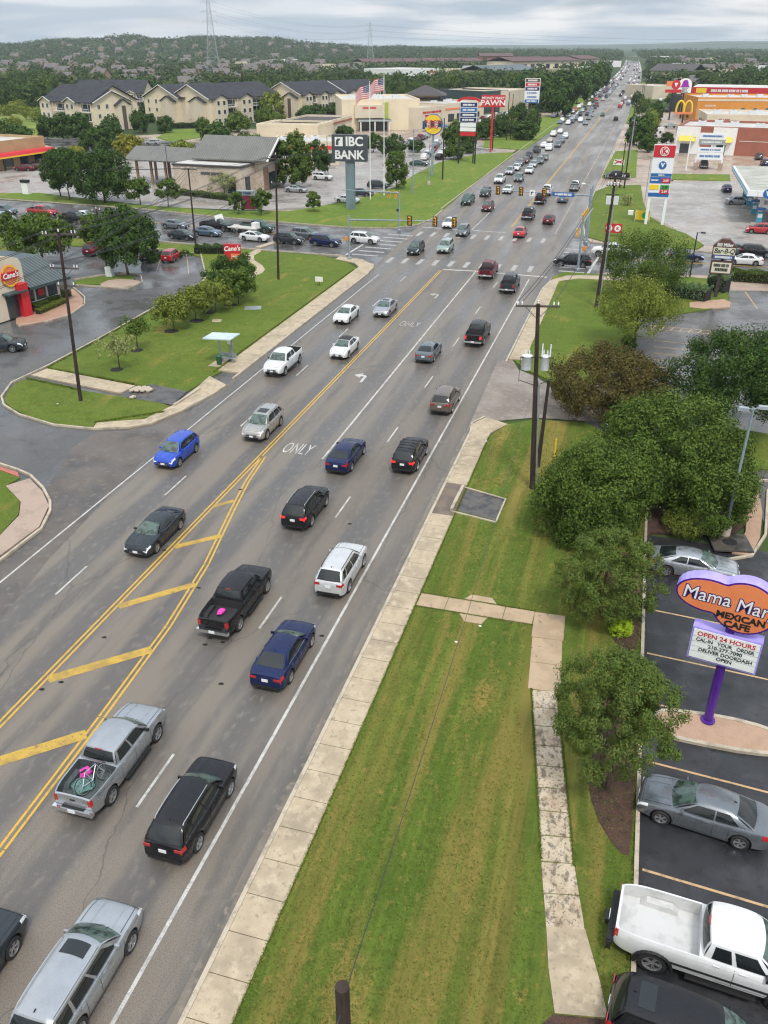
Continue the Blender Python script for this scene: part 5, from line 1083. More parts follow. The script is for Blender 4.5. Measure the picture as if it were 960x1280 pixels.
MB().tube((0, 0, 8.1), (-1.2, -.2, 8.6), .06, .05, 8).build('lamp_arm', 'steel', mE); MB().box((-1.4, -.2, 8.5), (.6, .25, .14), top=(.7, .7)).build('lamp_head', 'white', mE)
# lamp posts, flagpoles
def lamp(bx, by, tx, ty, label, two=False, arm=None, r=.10, base=False, m='steel_pt', group='lamp posts'):
    x, y = G(bx, by); h = hz(bx, by, tx, ty); o = thing('lamp_post', label, 'lamp post', (x, y, .05), 0, group)
    MB().tube((0, 0, 0), (0, 0, h), r, r * .7, 10).build('pole', m, o, 50)
    for sg in ((-1, 1) if two else (1,)):
        a = arm if arm else (.7, 0)
        MB().tube((0, 0, h - .1), (sg * a[0] * .5, sg * a[1] * .5, h), .035, .035, 6).build('bracket', m, o); MB().box((sg * a[0], sg * a[1], h - .08), (.62, .36, .16), top=(.85, .85)).build('lamp_head', 'steel' if m != 'black' else 'black', o)
    if base: MB().lathe([(.0, 0), (.32, 0), (.32, .75), (.27, .82), (0, .82)], 16).build('concrete_base', 'kerb', o, 40)
    return o
lamp(905, 672, 946, 511, 'twin headed lamp post with a round concrete base in the mulch bed', True, (.55, .25), base=True)
lamp(862, 347, 886, 291, 'dark lamp post with a blue banner behind the barbecue sign', False, m='black'); x, y = G(951, 345)
lamp(516, 243, 521, 162, 'tall grey pole leaning over the bank lawn', r=.13); lamp(536, 232, 539, 180, 'grey pole with a stepped base on the bank lawn', r=.12, base=True)
lamp(213, 238, 220, 182, 'thin dark lamp post in front of the bank canopy', m='black', r=.08); lamp(410, 218, 411, 170, 'thin dark lamp post left of the bank sign', m='black', r=.08); lamp(829, 262, 842, 226, 'short black lamp post on the fuel station paving', m='black', r=.08)
lamp(806, 252, 812, 200, 'grey hooked lamp post left of the price sign', m='steel', r=.08); lamp(857, 214, 867, 172, 'pale post in front of the shop wall', m='white', r=.16); lamp(786, 205, 795, 145, 'pale lamp post at the roadside trees', m='steel', r=.15)
lamp(237, 160, 239, 150, 'small lamp post by the apartment gable', m='black', r=.08)
M['flag_red'] = mat('flag_red', (.5, .02, .03), .8); M['flag_white'] = mat('flag_white', (.75, .75, .74), .8); M['flag_blue'] = mat('flag_blue', (.01, .02, .12), .8)
def flag(px, py, tx, ty, lab):
    x, y = G(px, py); h = hz(px, py, tx, ty); o = thing('flagpole', 'white flagpole ' + lab, 'flagpole', (x, y, LZ), 0, 'flagpoles by the bank'); MB().tube((0, 0, 0), (0, 0, h), .12, .06, 10).build('pole', 'white', o, 50); MB().lathe([(0, 0), (.09, .05), (.12, .12), (.09, .2), (0, .24)], 10, (0, 0, h)).build('finial', 'chrome', o, 50)
    mb = MB(); Lf, Hf = 3.0, 2.2
    def f(a, b):
        xx = -a * Lf * .93; return (xx, .28 * math.sin(a * 9) * a, h - .3 - (1 - b) * Hf - a * a * 1.3 - .15 * math.sin(a * 7))
    for s_ in range(13):
        n0, n1 = s_ / 13, (s_ + 1) / 13; c0 = 0 if s_ % 2 == 0 else 1
        a0 = .42 if n0 > .44 else 0
        mb.grid(lambda a, b: f(a0 + (1 - a0) * a, n0 + (n1 - n0) * b), 14, 1, c0); mb.grid(lambda a, b: tuple(Vector(f(a0 + (1 - a0) * a, n0 + (n1 - n0) * b)) + Vector((0, .012, 0))), 14, 1, c0, True)
    mb.grid(lambda a, b: f(.42 * a, 6 / 13 + 7 / 13 * b), 8, 4, 2); mb.grid(lambda a, b: tuple(Vector(f(.42 * a, 6 / 13 + 7 / 13 * b)) + Vector((0, .012, 0))), 8, 4, 2, True)
    for i in range(5):
        for j in range(4):
            p = f(.04 + .08 * i, 6 / 13 + 7 / 13 * (.14 + .24 * j)); mb.box((p[0], p[1] - .012, p[2]), (.12, .008, .12), mi=1)
    mb.build('flag', ['flag_red', 'flag_white', 'flag_blue'], o)
flag(463, 250, 466, 104, 'with a striped flag, left of the pair'); flag(480, 245, 488, 95, 'with a larger striped flag, right of the pair')
# bus shelter, bin, bench
x, y = G(284, 455); sh = thing('bus_shelter', 'small bus shelter with a flat pale metal roof on the left lawn', 'bus shelter', (x, y, LZ), R(-2))
mb = MB(); mb.box((0, 0, 0), (2.6, 2.6, .03)); mb.build('pad', 'concrete', sh)
mb = MB(); mb.box((-.3, -.1, 2.55), (2.9, 2.0, .1), ry=R(-3)); mb.box((-.3, -.1, 2.65), (.12, 2.0, .03), ry=R(-3)); mb.build('roof', mat('shelter_roof', (.50, .60, .64), .35, layers=[(1, (.42, .5, .54), .45, .65)]), sh)
for dx, dy in ((-.9, .55), (.1, .55), (.35, .6)): MB().box((dx, dy, .03), (.14, .14, 2.52)).build('post', 'steel', sh)
MB().box((.1, .5, 1.7), (.3, .05, .4)).build('notice', 'white', sh)
mb = MB(); mb.box((.0, .2, .43), (1.7, .4, .05)); mb.box((-.6, .2, .03), (.06, .35, .4)); mb.box((.6, .2, .03), (.06, .35, .4)); mb.box((0, .4, .6), (1.7, .05, .3)); mb.build('bench', 'steel', sh)
x, y = G(274.5, 457); tag(MB().lathe([(0, 0), (.22, 0), (.27, .75), (.3, .8), (.3, .86), (.18, .98), (0, 1)], 14, (x, y, LZ)).build('litter_bin', mat('green_bin', (.02, .10, .05), .5), None, 45), 'dark green litter bin in front of the bus shelter', 'bin')
# kerbside odds and ends
x, y = G(693, 572); tag(MB().tube((x, y, .1), (x, y, 1.5), .06, .06, 8).build('marker_post', 'yellow'), 'yellow pipeline marker post beside the dark crowned tree', 'marker post')
for i, (px, py) in enumerate(((570, 803), (600, 783), (719, 763), (608, 552), (72, 505), (503, 163), (210, 250))):
    x, y = G(px, py, .1); blob('litter', ['white scrap on the near lawn', 'white scrap beside the bulge in the walk', 'white scrap right of the worn walk', 'white scrap at the edge of the driveway lawn', 'white scrap on the teardrop lawn', 'white scrap on the far lawn', 'white scrap by the bank lane'][i], 'litter', (x, y, .1), (.16, .12, .07), 'white', i)
for i, (px, py) in enumerate([(164 + (k * 7) % 26, 494 - (k * 7) % 26 * .42 + (k % 4) * 3 - 4) for k in range(22)]):
    x, y = G(px, py, .1); blob('rock', 'pale river rock in the pile at the end of the lawn path', 'rock', (x, y, .1), (.42, .36, .3), 'kerb', i, 1)['group'] = 'rocks at the end of the lawn path'
for px, py, sx, sy, lb in ((437, 482, 1, 1, ''),): pass
for i, (px, py, w_, d_, lb) in enumerate(((316, 385, 1.9, 1.4, 'flat grey utility cover on the left lawn'), (271, 401, 1.0, 1.0, 'small pale concrete cover beside the young trees'), (668, 306.5, .01, .01, ''))):
    if w_ < .1: continue
    x, y = G(px, py, .1); tag(MB().box((x, y, .08), (w_, d_, .06), R(20)).build('utility_cover', 'steel' if i == 0 else 'concrete'), lb, 'cover')
x, y = G(782, 700, .1)
tag(MB().box((*G(760, 538, .1), .1), (.5, .4, .5)).build('valve_box', 'transf'), 'small grey box near the driveway trees', 'utility box')
mb = MB(); mb.box((0, 0, 0), (2.3, 2.0, .12)); bx_ = mb.build('drain_lid', 'wet_slab', None, loc=(*G(912, 680, .1), .13), rz=R(10)); tag(bx_, 'dark concrete storm drain lid at the corner of the mulch bed', 'drain cover'); MB().lathe([(0, .02), (.42, .02), (.45, 0)], 16, (0, 0, .12)).build('manhole', 'black', bx_)
x, y = G(399, 357, .1); s_ = thing('lawn_sign', 'small white sign on a stake on the left lawn near the junction', 'sign', (x, y, LZ)); MB().box((0, 0, .5), (1.0, .05, .6)).build('panel', 'white', s_); MB().box((0, .03, 0), (.06, .04, .9)).build('stake', 'black', s_)
x, y = G(138, 346); tag(MB().box((x, y, .1), (.9, .7, 1.2)).build('utility_cabinet', 'transf'), 'grey cabinet on the island in the fast food lot', 'utility box'); wood_pole('p_isl', x - .5, y + .4, 8.3, 'slim wooden pole above the grey cabinet', (-.3, 0), [(.97, R(60), 1.2)], r=.11)
for i in range(14): x_, y_ = G(*[(130, 797), (76, 853), (52, 862), (258, 790), (262, 798), (256, 806), (278, 803), (276, 855), (402, 795), (437, 655), (205, 688), (248, 735), (300, 612), (277, 1000)][i]); mb = MB(); mb.flat(chk([(x_ - .14, y_ - .08), (x_ + .16, y_ - .05), (x_ + .1, y_ + .12), (x_ - .08, y_ + .09)], 1), .011 if False else .0095); tag(mb.build('tar_patch', 'seam'), None, None, None, 'structure')

# ------------------------------------------------------------------ signs on posts
# bank sign
x, y = G(438.5, 262); bk = thing('bank_sign', 'big charcoal IBC BANK sign on a thick grey post', 'sign', (x, y, LZ), R(6))
MB().box((0, .15, -.1), (1.6, .9, 8.4)).build('post', mat('sign_post_grey', (.16, .22, .25), .5, layers=[(1, (.13, .18, .2), .45, .6, (1, 1, .3))]), bk)
pn = MB().box((0, .1, 8.2), (6.3, 1.3, 4.4)).build('panel', 'dark', bk); text('IBC', 2.1, 'flag_white', pn, (.95, -.57, 11.45), bold=.06, xs=1.02); text('BANK', 2.0, 'flag_white', pn, (0, -.57, 9.25), bold=.06, xs=1.0)
mb = MB(); mb.box((-1.85, -.57, 10.72), (1.45, .03, 1.5), mi=0); mb.add([(-2.4, -.60, 10.9), (-1.9, -.60, 10.9), (-1.9, -.60, 11.5), (-1.45, -.60, 11.95), (-2.1, -.60, 12.0), (-2.35, -.60, 11.6)], [(0, 1, 2, 3, 4, 5)], 1); mb.build('emblem', ['flag_white', 'dark'], pn)
# cafe sign: lilac topped lobed box on a purple post, reader board below
x, y = G(884, 903); ms = thing('cafe_sign', 'purple and orange MEXICAN CAFE sign with a lettered reader board on a purple post', 'sign', (x, y, .1), R(-11))
ms.scale = (.94, 1, 1); MB().tube((0, 0, 0), (0, 0, 6.2), .21, .20, 18).build('post', 'purple', ms, 50); MB().lathe([(0, 0), (.33, 0), (.33, .1), (.24, .13), (0, .13)], 16).build('base', 'purple', ms, 40)
def lobes(gx=0.):
    out = []
    L_ = [(-1.15, 6.62, 1.42 + gx, .80 + gx), (.35, 6.42, 1.35 + gx, 1.22 + gx), (2.35, 6.62, 1.42 + gx, .80 + gx)]
    for i in range(96):
        a = 2 * PI * i / 96; c_, s_ = math.cos(a), math.sin(a); best = 0
        for (cx_, cz_, rx, rz_) in L_:
            ox, oz = .6 - cx_, 6.55 - cz_; A_ = (c_ / rx)**2 + (s_ / rz_)**2; B_ = 2 * (ox * c_ / rx**2 + oz * s_ / rz_**2); C_ = (ox / rx)**2 + (oz / rz_)**2 - 1; D_ = B_ * B_ - 4 * A_ * C_
            if D_ >= 0: best = max(best, (-B_ + math.sqrt(D_)) / (2 * A_))
        out.append((.6 + c_ * best, 6.55 + s_ * best))
    return out
mb = MB(); mb.xy(lobes(), -.33, .33, 0, 1); pn = mb.build('lobed_panel', ['purple', 'lilac'], ms); mb = MB(); mb.xy(lobes(-.09), -.36, -.331); mb.build('face', 'orange_face', pn)
def out_text(s, size, p, xs, rot_y, par):
    text(s, size, 'purple_ink', par, (p[0], p[1] + .004, p[2]), (R(90), rot_y, 0), .004, 'lettering_outline', .042, xs, shear=.1); text(s, size, 'flag_white', par, (p[0], p[1] - .012, p[2]), (R(90), rot_y, 0), .008, 'lettering', .0, xs, shear=.1)
M['purple_ink'] = mat('purple_ink', (.03, .01, .12), .5)
out_text('Mama', .86, (-1.24, -.37, 6.62), .98, 0, pn); out_text("Margie's", .86, (1.38, -.37, 6.52), .98, 0, pn)
text('MEXICAN', .42, 'black', pn, (.30, -.372, 5.92), bold=.016, ext=.006, xs=1.1); text('CAFE', .42, 'black', pn, (.22, -.372, 5.54), bold=.016, ext=.006, xs=1.1)
# reader board
mb = MB(); mb.box((-.05, 0, 3.35), (2.95, .62, 1.62)); rb = mb.build('reader_board', 'lilac_side' if 'lilac_side' in M else 'lilac', ms); MB().box((-.05, -.33, 3.44), (2.80, .03, 1.45)).build('board_face', mat('board_white', (.80, .84, .80), .35, layers=[(2, (.72, .76, .72), .45, .65)]), rb)
text('OPEN 24 HOURS', .31, 'red', rb, (-.05, -.35, 4.69), ext=.004, bold=.006, xs=1.06)
for s_, z_, dx, xs in (('CAL-IN   YOUR   ORDER', 4.40, -.05, .96), ('210-277-7090', 4.15, 0, 1.1), ('DELIVER DOORDASH', 3.90, .05, 1.02), ('OPEN', 3.65, .05, 1.1)): text(s_, .235, 'black', rb, (dx, -.35, z_), ext=.004, bold=.006, xs=xs)
mb = MB()
for z_ in (4.53, 4.27, 4.02, 3.77): mb.box((-.05, -.347, z_), (2.8, .006, .012))
mb.build('letter_rail', 'steel', rb)
# barbecue sign
x, y = G(894, 372); bb = thing('barbecue_sign', 'dark brown roofed sign reading Bill Miller Bar-B-Q over a white reader board', 'sign', (x, y, .1), R(-2))
MB().box((0, 0, 0), (.42, .35, 5.0)).build('post', mat('brown_post', (.05, .035, .03), .7), bb)
M['brown'] = mat('sign_brown', (.10, .045, .035), .6); M['cream_panel'] = mat('cream_panel', (.62, .62, .48), .5)
mb = MB(); mb.xy([(-1.5, 4.5), (1.5, 4.5), (1.5, 6.0), (.5, 6.75), (-.5, 6.75), (-1.5, 6.0)], -.5, .5); p_ = mb.build('upper_panel', 'brown', bb); text('Bill Miller', .55, 'white', p_, (0, -.52, 6.12), bold=.012, ext=.01)
MB().box((0, -.51, 5.0), (2.8, .04, .82)).build('name_panel', 'cream_panel', p_); text('Bar-B-Q', .78, 'black', p_, (0, -.54, 5.42), bold=.014, ext=.01, shear=.2); MB().box((0, -.51, 4.56), (2.6, .04, .36)).build('strip_panel', 'blue', p_); marks(p_, -1.1, 1.1, 4.62, .24, -.54, 'white')
mb = MB(); mb.box((0, 0, 2.75), (2.9, .7, 1.5)); q_ = mb.build('reader_board', 'brown', bb); MB().box((0, -.36, 2.9), (2.5, .03, 1.2)).build('board_face', 'cream_panel', q_); marks(q_, -1.05, 1.05, 3.6, .34, -.39, 'black', 1); marks(q_, -.8, .9, 3.1, .36, -.39, 'black', 2)
bb.scale = (.85, .85, 1.0); cn_s = None
# fuel price sign: two pale legs with stacked panels
x, y = G(817, 281); pr = thing('fuel_price_sign', 'tall fuel price sign with a red K panel on two pale legs', 'sign', (x, y, .1), R(4))
for sg in (-1.35, 1.35): MB().box((sg, 0, 0), (.45, .45, 7.4)).build('leg', 'porcelain', pr)
MB().box((0, 0, 4.2), (3.4, .5, 8.2)).build('cabinet', 'porcelain', pr)
for z_, h_, m_, w_ in ((10.5, 1.8, 'red', 3.3), (7.6, .45, 'blue', 3.3), (6.55, .95, 'blue', 3.3), (5.55, .75, 'yellow', 1.5), (4.45, .6, 'blue', 3.3)):
    MB().box((0 if w_ > 2 else -.85, -.28, z_), (w_, .06, h_)).build('panel', m_, pr)
MB().lathe([(0, -.02), (.72, -.02), (.72, .02)], 24, (0, -.36, 11.4), axis='y').build('disc', 'flag_white', pr); mb = MB().lathe([(.50, -.035), (.60, -.035)], 24, (0, -.36, 11.4), axis='y'); mb.build('ring', 'red', pr); text('K', 1.0, 'red', pr, (0, -.41, 11.4), bold=.05)
MB().lathe([(0, -.02), (.62, -.02), (.62, .02)], 24, (0, -.28, 9.3), axis='y').build('disc', 'blue', pr); text('V', .9, 'flag_white', pr, (0, -.34, 9.3), bold=.05)
text('valero', .42, 'flag_white', pr, (0, -.34, 7.82), bold=.01); marks(pr, -1.5, -.3, 6.9, .22, -.34, 'flag_white')
for z_, m_, s_, c_ in ((6.6, 'red', '2.09', 'flag_white'), (5.58, 'green', '2.39', 'black'), (4.95 - .05, 'red', '2.69', 'flag_white')): MB().box((.85, -.33, z_), (1.4, .05, .7)).build('price_window', m_, pr); text(s_, .5, c_, pr, (.85, -.37, z_ + .35), bold=.012)
# fast food signs
def pole_sign(nm, lab, px, py, h, w_, pw=.35, posts=1, z0=None, z1=None, depth=.5, rz=0., m='red', pm='steel_pt', shape=None):
    x, y = G(px, py); o = thing(nm, lab, 'sign', (x, y, .05), rz)
    for i in range(posts): MB().box(((i - (posts - 1) / 2) * w_ * .7, 0, 0), (pw, pw, (z0 if posts == 1 else z1))).build('post', pm, o)
    q = MB().box((0, -.03 if posts > 1 else 0, z0), (w_, depth, z1 - z0)).build('panel', m, o) if shape is None else shape(o)
    return o, q
h0 = hz(538, 232, 539, 170)
def bk_shape(o):
    mb = MB(); z = hz(540, 220, 540, 156); top = [(1.9 * math.cos(a), z + .55 + 1.5 * math.sin(a)) for a in np.linspace(.15, PI - .15, 14)]; bot = [(1.9 * math.cos(a), z - .45 + 1.5 * math.sin(a)) for a in np.linspace(PI + .15, 2 * PI - .15, 14)]
    mb.xy(top, -.35, .35); q = mb.build('upper_bun', 'yellow', o); mb = MB(); mb.xy(bot, -.35, .35); mb.build('lower_bun', 'yellow', o); MB().lathe([(1.9, -.3), (2.2, -.3), (2.2, .3), (1.9, .3)], 30, (0, 0, z), axis='y').build('blue_swoosh', 'blue', o)
    for s_, zz in (('BURGER', z + .55), ('KING', z - .42)): text(s_, 1.0, 'red', o, (0, -.42, zz), bold=.015, xs=1.0)
    return q
pole_sign('burger_sign', 'round red and yellow BURGER KING sign on a post', 540, 220, 0, 4, .4, 1, 0, hz(540, 220, 540, 168), shape=None if False else bk_shape)
x, y = G(540, 220)
for o in [o for o in bpy.data.objects if o.name.startswith('burger_sign')]: MB().box((0, 0, 0), (.5, .4, hz(540, 220, 540, 168))).build('post', 'steel_pt', o)
# tall tenant sign with red arch
x, y = G(583, 205); h = hz(583, 205, 586, 128); z0 = hz(583, 205, 584, 153); zb_ = hz(583, 205, 584, 170)
ts = thing('tenant_sign', 'tall blue and white tenant sign under a red arch', 'sign', (x, y, .05), R(4))
for sg in (-1, 1): MB().box((sg * 2.1, 0, 0), (.35, .35, h)).build('post', 'black', ts)
MB().box((0, 0, z0), (4.4, .6, h - z0)).build('cabinet', 'white', ts)
dz = (h - z0) / 4
for i, (m_, s_) in enumerate((('flag_blue', 'CLEANERS'), ('flag_blue', 'HAIR CUTS'), ('blue', 'DENTAL'), ('flag_blue', 'LIQUOR'))): MB().box((0, -.32, z0 + dz * i + .1), (4.1, .05, dz * .84)).build('tenant_panel', m_, ts); marks(ts, -1.5, 1.5, z0 + dz * i + dz * .3, dz * .38, -.36, 'flag_white', i)
for i in range(3): MB().box((0, 0, zb_ + i * (z0 - zb_) / 3), (4.0, .4, (z0 - zb_) / 3 - .15)).build('tenant_panel', ['red', 'white', 'porcelain'][i], ts)
mb = MB(); arc = [(3.0 * math.cos(a), h + .1 + 1.1 * math.sin(a)) for a in np.linspace(0, PI, 16)] + [(2.3 * math.cos(a), h + .1 + .55 * math.sin(a)) for a in np.linspace(PI, 0, 16)]; mb.xy(arc, -.35, .35); mb.build('red_arch', 'red', ts)
# pawn sign
x, y = G(613, 190); z1 = hz(613, 190, 616, 119); z0 = hz(613, 190, 615, 134); pw = thing('pawn_sign', 'wide red MONEY MART PAWN sign on a red and white pole', 'sign', (x, y, .05), R(4)); MB().box((0, 0, 0), (.5, .5, z0)).build('post', 'red', pw); MB().box((0, 0, z0), (6.6, .6, z1 - z0)).build('panel', 'red', pw); text('MONEY MART', (z1 - z0) * .30, 'flag_white', pw, (0, -.32, z1 - (z1 - z0) * .26), bold=.02, xs=1.1); text('PAWN', (z1 - z0) * .62, 'flag_white', pw, (0, -.32, z0 + (z1 - z0) * .34), bold=.04, xs=1.25)
# far plaza sign
x, y = G(661, 170); z1 = hz(661, 170, 664, 98); z0 = hz(661, 170, 662, 129); ps = thing('plaza_sign', 'tall white plaza sign with red and blue panels on two legs', 'sign', (x, y, .05), R(6))
for sg in (-1, 1): MB().box((sg * 2.3, 0, 0), (.4, .4, z1)).build('leg', 'black', ps)
MB().box((0, -.02, z0), (4.9, .7, z1 - z0)).build('cabinet', 'white', ps); dz = (z1 - z0) / 6
for i, (m_, s_) in enumerate((('blue', 'MATTRESS'), ('porcelain', 'NAILS'), ('white', 'YOGURT'), ('flag_blue', 'FITNESS'), ('red', 'PIZZA'), ('brown', 'CROSSING'))): MB().box((0, -.38, z0 + dz * i + .05), (4.5, .05, dz * .84)).build('tenant_panel', m_, ps); marks(ps, -1.6, 1.6, z0 + dz * (i + .28), dz * .4, -.41, 'flag_white' if m_ not in ('white', 'porcelain') else 'blue', i)
# arches sign, bell sign, fruit sign
x, y = G(851, 163); z0 = hz(851, 163, 853, 143); z1 = hz(851, 163, 853, 126); ar = thing('arches_sign', 'golden double arches sign on a dark post', 'sign', (x, y, .05), R(6)); MB().box((0, 0, 0), (.45, .45, z0)).build('post', 'black', ar); MB().box((0, 0, z0), (6.0, .7, .7)).build('red_base', 'orange_face', ar); Hh = z1 - z0 - .7
for sg in (-1, 1): mb = MB(); pts = [(sg * 1.35 + 1.35 * math.cos(a) * (1 if True else 1), 0, z0 + .6 + Hh * math.sin(a) ** .8 if 0 < a < PI else z0 + .6) for a in np.linspace(0, PI, 18)]; mb.path(pts, .34, 8); mb.build('arch', 'yellow', ar, 50)
x, y = G(850, 148); z0 = hz(850, 148, 850, 116); z1 = hz(850, 148, 850, 98); tb = thing('bell_sign', 'white sign with a purple bell emblem on a post', 'sign', (x, y, .05), R(6)); MB().box((0, 0, 0), (.5, .5, z0 + 1)).build('post', 'black', tb)
mb = MB(); w_ = 2.6; mb.xy([(w_, z0), (w_, z0 + (z1 - z0) * .6)] + [(w_ * math.cos(a), z0 + (z1 - z0) * .6 + (z1 - z0) * .4 * math.sin(a)) for a in np.linspace(.1, PI - .1, 12)] + [(-w_, z0 + (z1 - z0) * .6), (-w_, z0)], -.35, .35); mb.build('panel', 'white', tb)
mb = MB(); zc_ = z0 + (z1 - z0) * .38; k_ = (z1 - z0) * .5; mb.xy([(-1.9, zc_), (1.9, zc_), (1.3, zc_ + k_ * .3), (1.1, zc_ + k_ * .75), (.5, zc_ + k_), (-.5, zc_ + k_), (-1.1, zc_ + k_ * .75), (-1.3, zc_ + k_ * .3)], -.42, -.36); mb.build('bell_emblem', mat('magenta_purple', (.28, .02, .35), .4), tb); text('TACO', (z1 - z0) * .15, 'flag_blue', tb, (0, -.38, z0 + (z1 - z0) * .28), bold=.02); text('BELL', (z1 - z0) * .26, 'flag_blue', tb, (0, -.38, z0 + (z1 - z0) * .11), bold=.02)
x, y = G(836, 150); z0 = hz(836, 150, 836, 116); z1 = hz(836, 150, 836, 100); fr = thing('restaurant_sign', 'orange and red shop sign above a white strip, left of the bell sign', 'sign', (x, y, .05), R(6)); MB().box((0, 0, 0), (.5, .5, z0)).build('post', 'black', fr); MB().box((0, 0, z0), (6.2, .6, (z1 - z0) * .25)).build('lower_panel', 'red', fr); MB().lathe([(0, -.3), (1.7, -.3), (1.7, .3), (0, .3)], 18, (.8, 0, z0 + (z1 - z0) * .62), axis='y').build('round_panel', 'red', fr); MB().box((-1.6, 0, z0 + (z1 - z0) * .5), (2.6, .5, (z1 - z0) * .4)).build('upper_panel', 'orange_face', fr); mb = MB(); zc_ = z0 + (z1 - z0) * .62; mb.xy([(.1, zc_ + .7), (.8, zc_ - .9), (1.5, zc_ + .7)], -.36, -.31); mb.build('emblem', 'flag_white', fr)
# restaurant monument sign on the lawn
x, y = G(292, 328); cn = thing('monument_sign', 'red slab sign with white script on the lawn by the curved path', 'sign', (x, y, .1), R(8)); MB().box((0, 0, 0), (2.9, .5, 3.0)).build('slab', 'red', cn); text("Cane's", 1.1, 'flag_white', cn, (-.05, -.27, 2.25), bold=.03, shear=.25, rot=(R(90), R(-4), 0)); MB().box((.5, -.27, .5), (1.6, .06, .9)).build('panel', 'orange_face', cn); marks(cn, -.1, 1.1, 0.85, .2, -.32, 'flag_white')
cn.scale = (.8, .8, .8)
# bank drive-through monument sign, banner signs
x, y = G(311, 261); mo = thing('low_sign', 'maroon low sign with a grey cap between the two bank trees', 'sign', (x, y, .1), R(5)); MB().box((0, 0, 0), (2.6, .8, 2.2)).build('base', mat('maroon_panel', (.16, .012, .03), .5), mo); MB().box((-.3, 0, 2.3), (3.4, 1.0, .8)).build('cap', 'steel', mo); marks(mo, -1.4, .8, 2.5, .4, -.52, 'flag_blue')
x, y = G(34, 243); po = thing('pillar_sign', 'white pillar sign with a black cap at the roadside on the left', 'sign', (x, y, .1), R(-5)); MB().box((0, 0, 0), (1.5, .8, 2.2)).build('pillar', 'white', po); MB().box((0, 0, 2.2), (1.7, 1, .5)).build('cap', 'black', po)
x, y = G(802, 278); bn = thing('banner', 'yellow and green banner on short stakes at the fuel corner', 'banner', (x, y, .1), R(-10)); MB().box((0, 0, .3), (2.3, .05, 1.5)).build('cloth', 'yellow', bn); MB().lathe([(0, -.04), (.55, -.04)], 12, (.4, 0, 1.05), axis='y').build('emblem', 'green', bn)
for sg in (-1.2, 1.2): MB().box((sg, .03, 0), (.06, .06, 1.9)).build('stake', 'white', bn)
x, y = G(773, 208); bn = thing('banner', 'red and white cross marked banner on the roadside lawn', 'banner', (x, y, .1)); MB().box((0, 0, .2), (2.6, .06, 1.3)).build('cloth', 'flag_white', bn)
for a in (-.42, .42): mb = MB(); mb.box((-1.2 * math.cos(a), -.05, .85 - 1.2 * math.sin(a)), (2.4, .03, .25), ry=0); mb.v = [((v[0] + 1.2 * math.cos(a)) * math.cos(a), v[1], .85 + (v[0] + 1.2 * math.cos(a)) * math.sin(a) * .8 + (v[2] - .85 + 1.2 * math.sin(a))) for v in mb.v]; mb.build('stripe', 'red', bn)
x, y = G(767, 296); bn = thing('banner', 'two red and white circle placards on the corner lawn behind the leaning pole', 'banner', (x - .2, y, .1)); MB().box((0, 0, .5), (2.6, .1, 1.4)).build('placard', 'red', bn)
for dx in (-.65, .65): MB().lathe([(0, -.06), (.5, -.06)], 16, (dx, 0, 1.2), axis='y').build('disc', 'flag_white', bn); text('K', .6, 'red', bn, (dx, -.08, 1.2), bold=.02)
x, y = G(788, 269); bx_ = MB().box((x, y, .1), (.9, .7, .7)).build('utility_box', 'white'); tag(bx_, 'small white box on the fuel corner lawn', 'utility box')
# ------------------------------------------------------------------ buildings
M['stucco'] = mat('cream_stucco', (.72, .62, .45), .85, layers=[(.25, (.66, .56, .40), .4, .65), (3, (.76, .67, .50), .5, .7)])
M['stucco2'] = mat('pale_stucco', (.64, .56, .43), .85, layers=[(.25, (.57, .49, .37), .4, .65)])
M['shingle'] = mat('charcoal_shingle', (.050, .052, .060), .9, layers=[(.5, (.036, .038, .045), .4, .65), (9, (.072, .074, .083), .5, .72)], spec=.15)
M['window'] = mat('window_glass', (.03, .045, .055), .08, spec=.7); M['trim'] = mat('white_trim', (.72, .70, .66), .6); M['shadow_in'] = mat('stair_recess_shade', (.10, .075, .06), .9)
M['metal_roof'] = mat('grey_seam_roof', (.145, .145, .13), .45, layers=[(.4, (.12, .12, .108), .4, .65)]); M['rib'] = mat('roof_rib', (.24, .24, .22), .45)
M['tan_wall'] = mat('tan_wall', (.44, .30, .16), .85, layers=[(.3, (.38, .26, .14), .4, .65)]); M['flat_roof'] = mat('white_membrane', (.52, .51, .48), .6, layers=[(.3, (.42, .41, .38), .4, .65), (3, (.35, .34, .32), .55, .75)])
M['stone'] = mat('limestone', (.50, .42, .34), .85, layers=[(2.5, (.38, .31, .25), .48, .55), (.3, (.55, .47, .38), .4, .65)]); M['brownstone'] = mat('brown_stone', (.25, .15, .10), .85, layers=[(3, (.35, .23, .15), .5, .6)])
M['brick'] = mat('red_brick', (.33, .115, .075), .85, layers=[(.4, (.28, .10, .065), .4, .65), (8, (.38, .16, .11), .5, .7)]); M['orange_wall'] = mat('orange_stucco', (.62, .27, .05), .8, layers=[(.4, (.55, .23, .04), .4, .65)])
M['awning_red'] = mat('red_awning', (.62, .03, .04), .6); M['awning_yellow'] = mat('yellow_awning', (.72, .62, .10), .6); M['teal'] = mat('teal_canopy', (.05, .30, .42), .4); M['roof_dark'] = mat('dark_roof', (.07, .06, .06), .8, layers=[(3, (.05, .045, .045), .45, .65)]); M['green_metal'] = mat('dark_metal_roof', (.05, .075, .08), .4, layers=[(.6, (.04, .06, .065), .4, .6)])
M['house_brick'] = mat('house_brick', (.30, .21, .15), .85, layers=[(.02, (.42, .33, .24), .45, .6)]); M['house_roof'] = mat('house_roof', (.14, .125, .12), .85, layers=[(.004, (.19, .16, .14), .45, .6), (.8, (.08, .07, .07), .45, .7)])
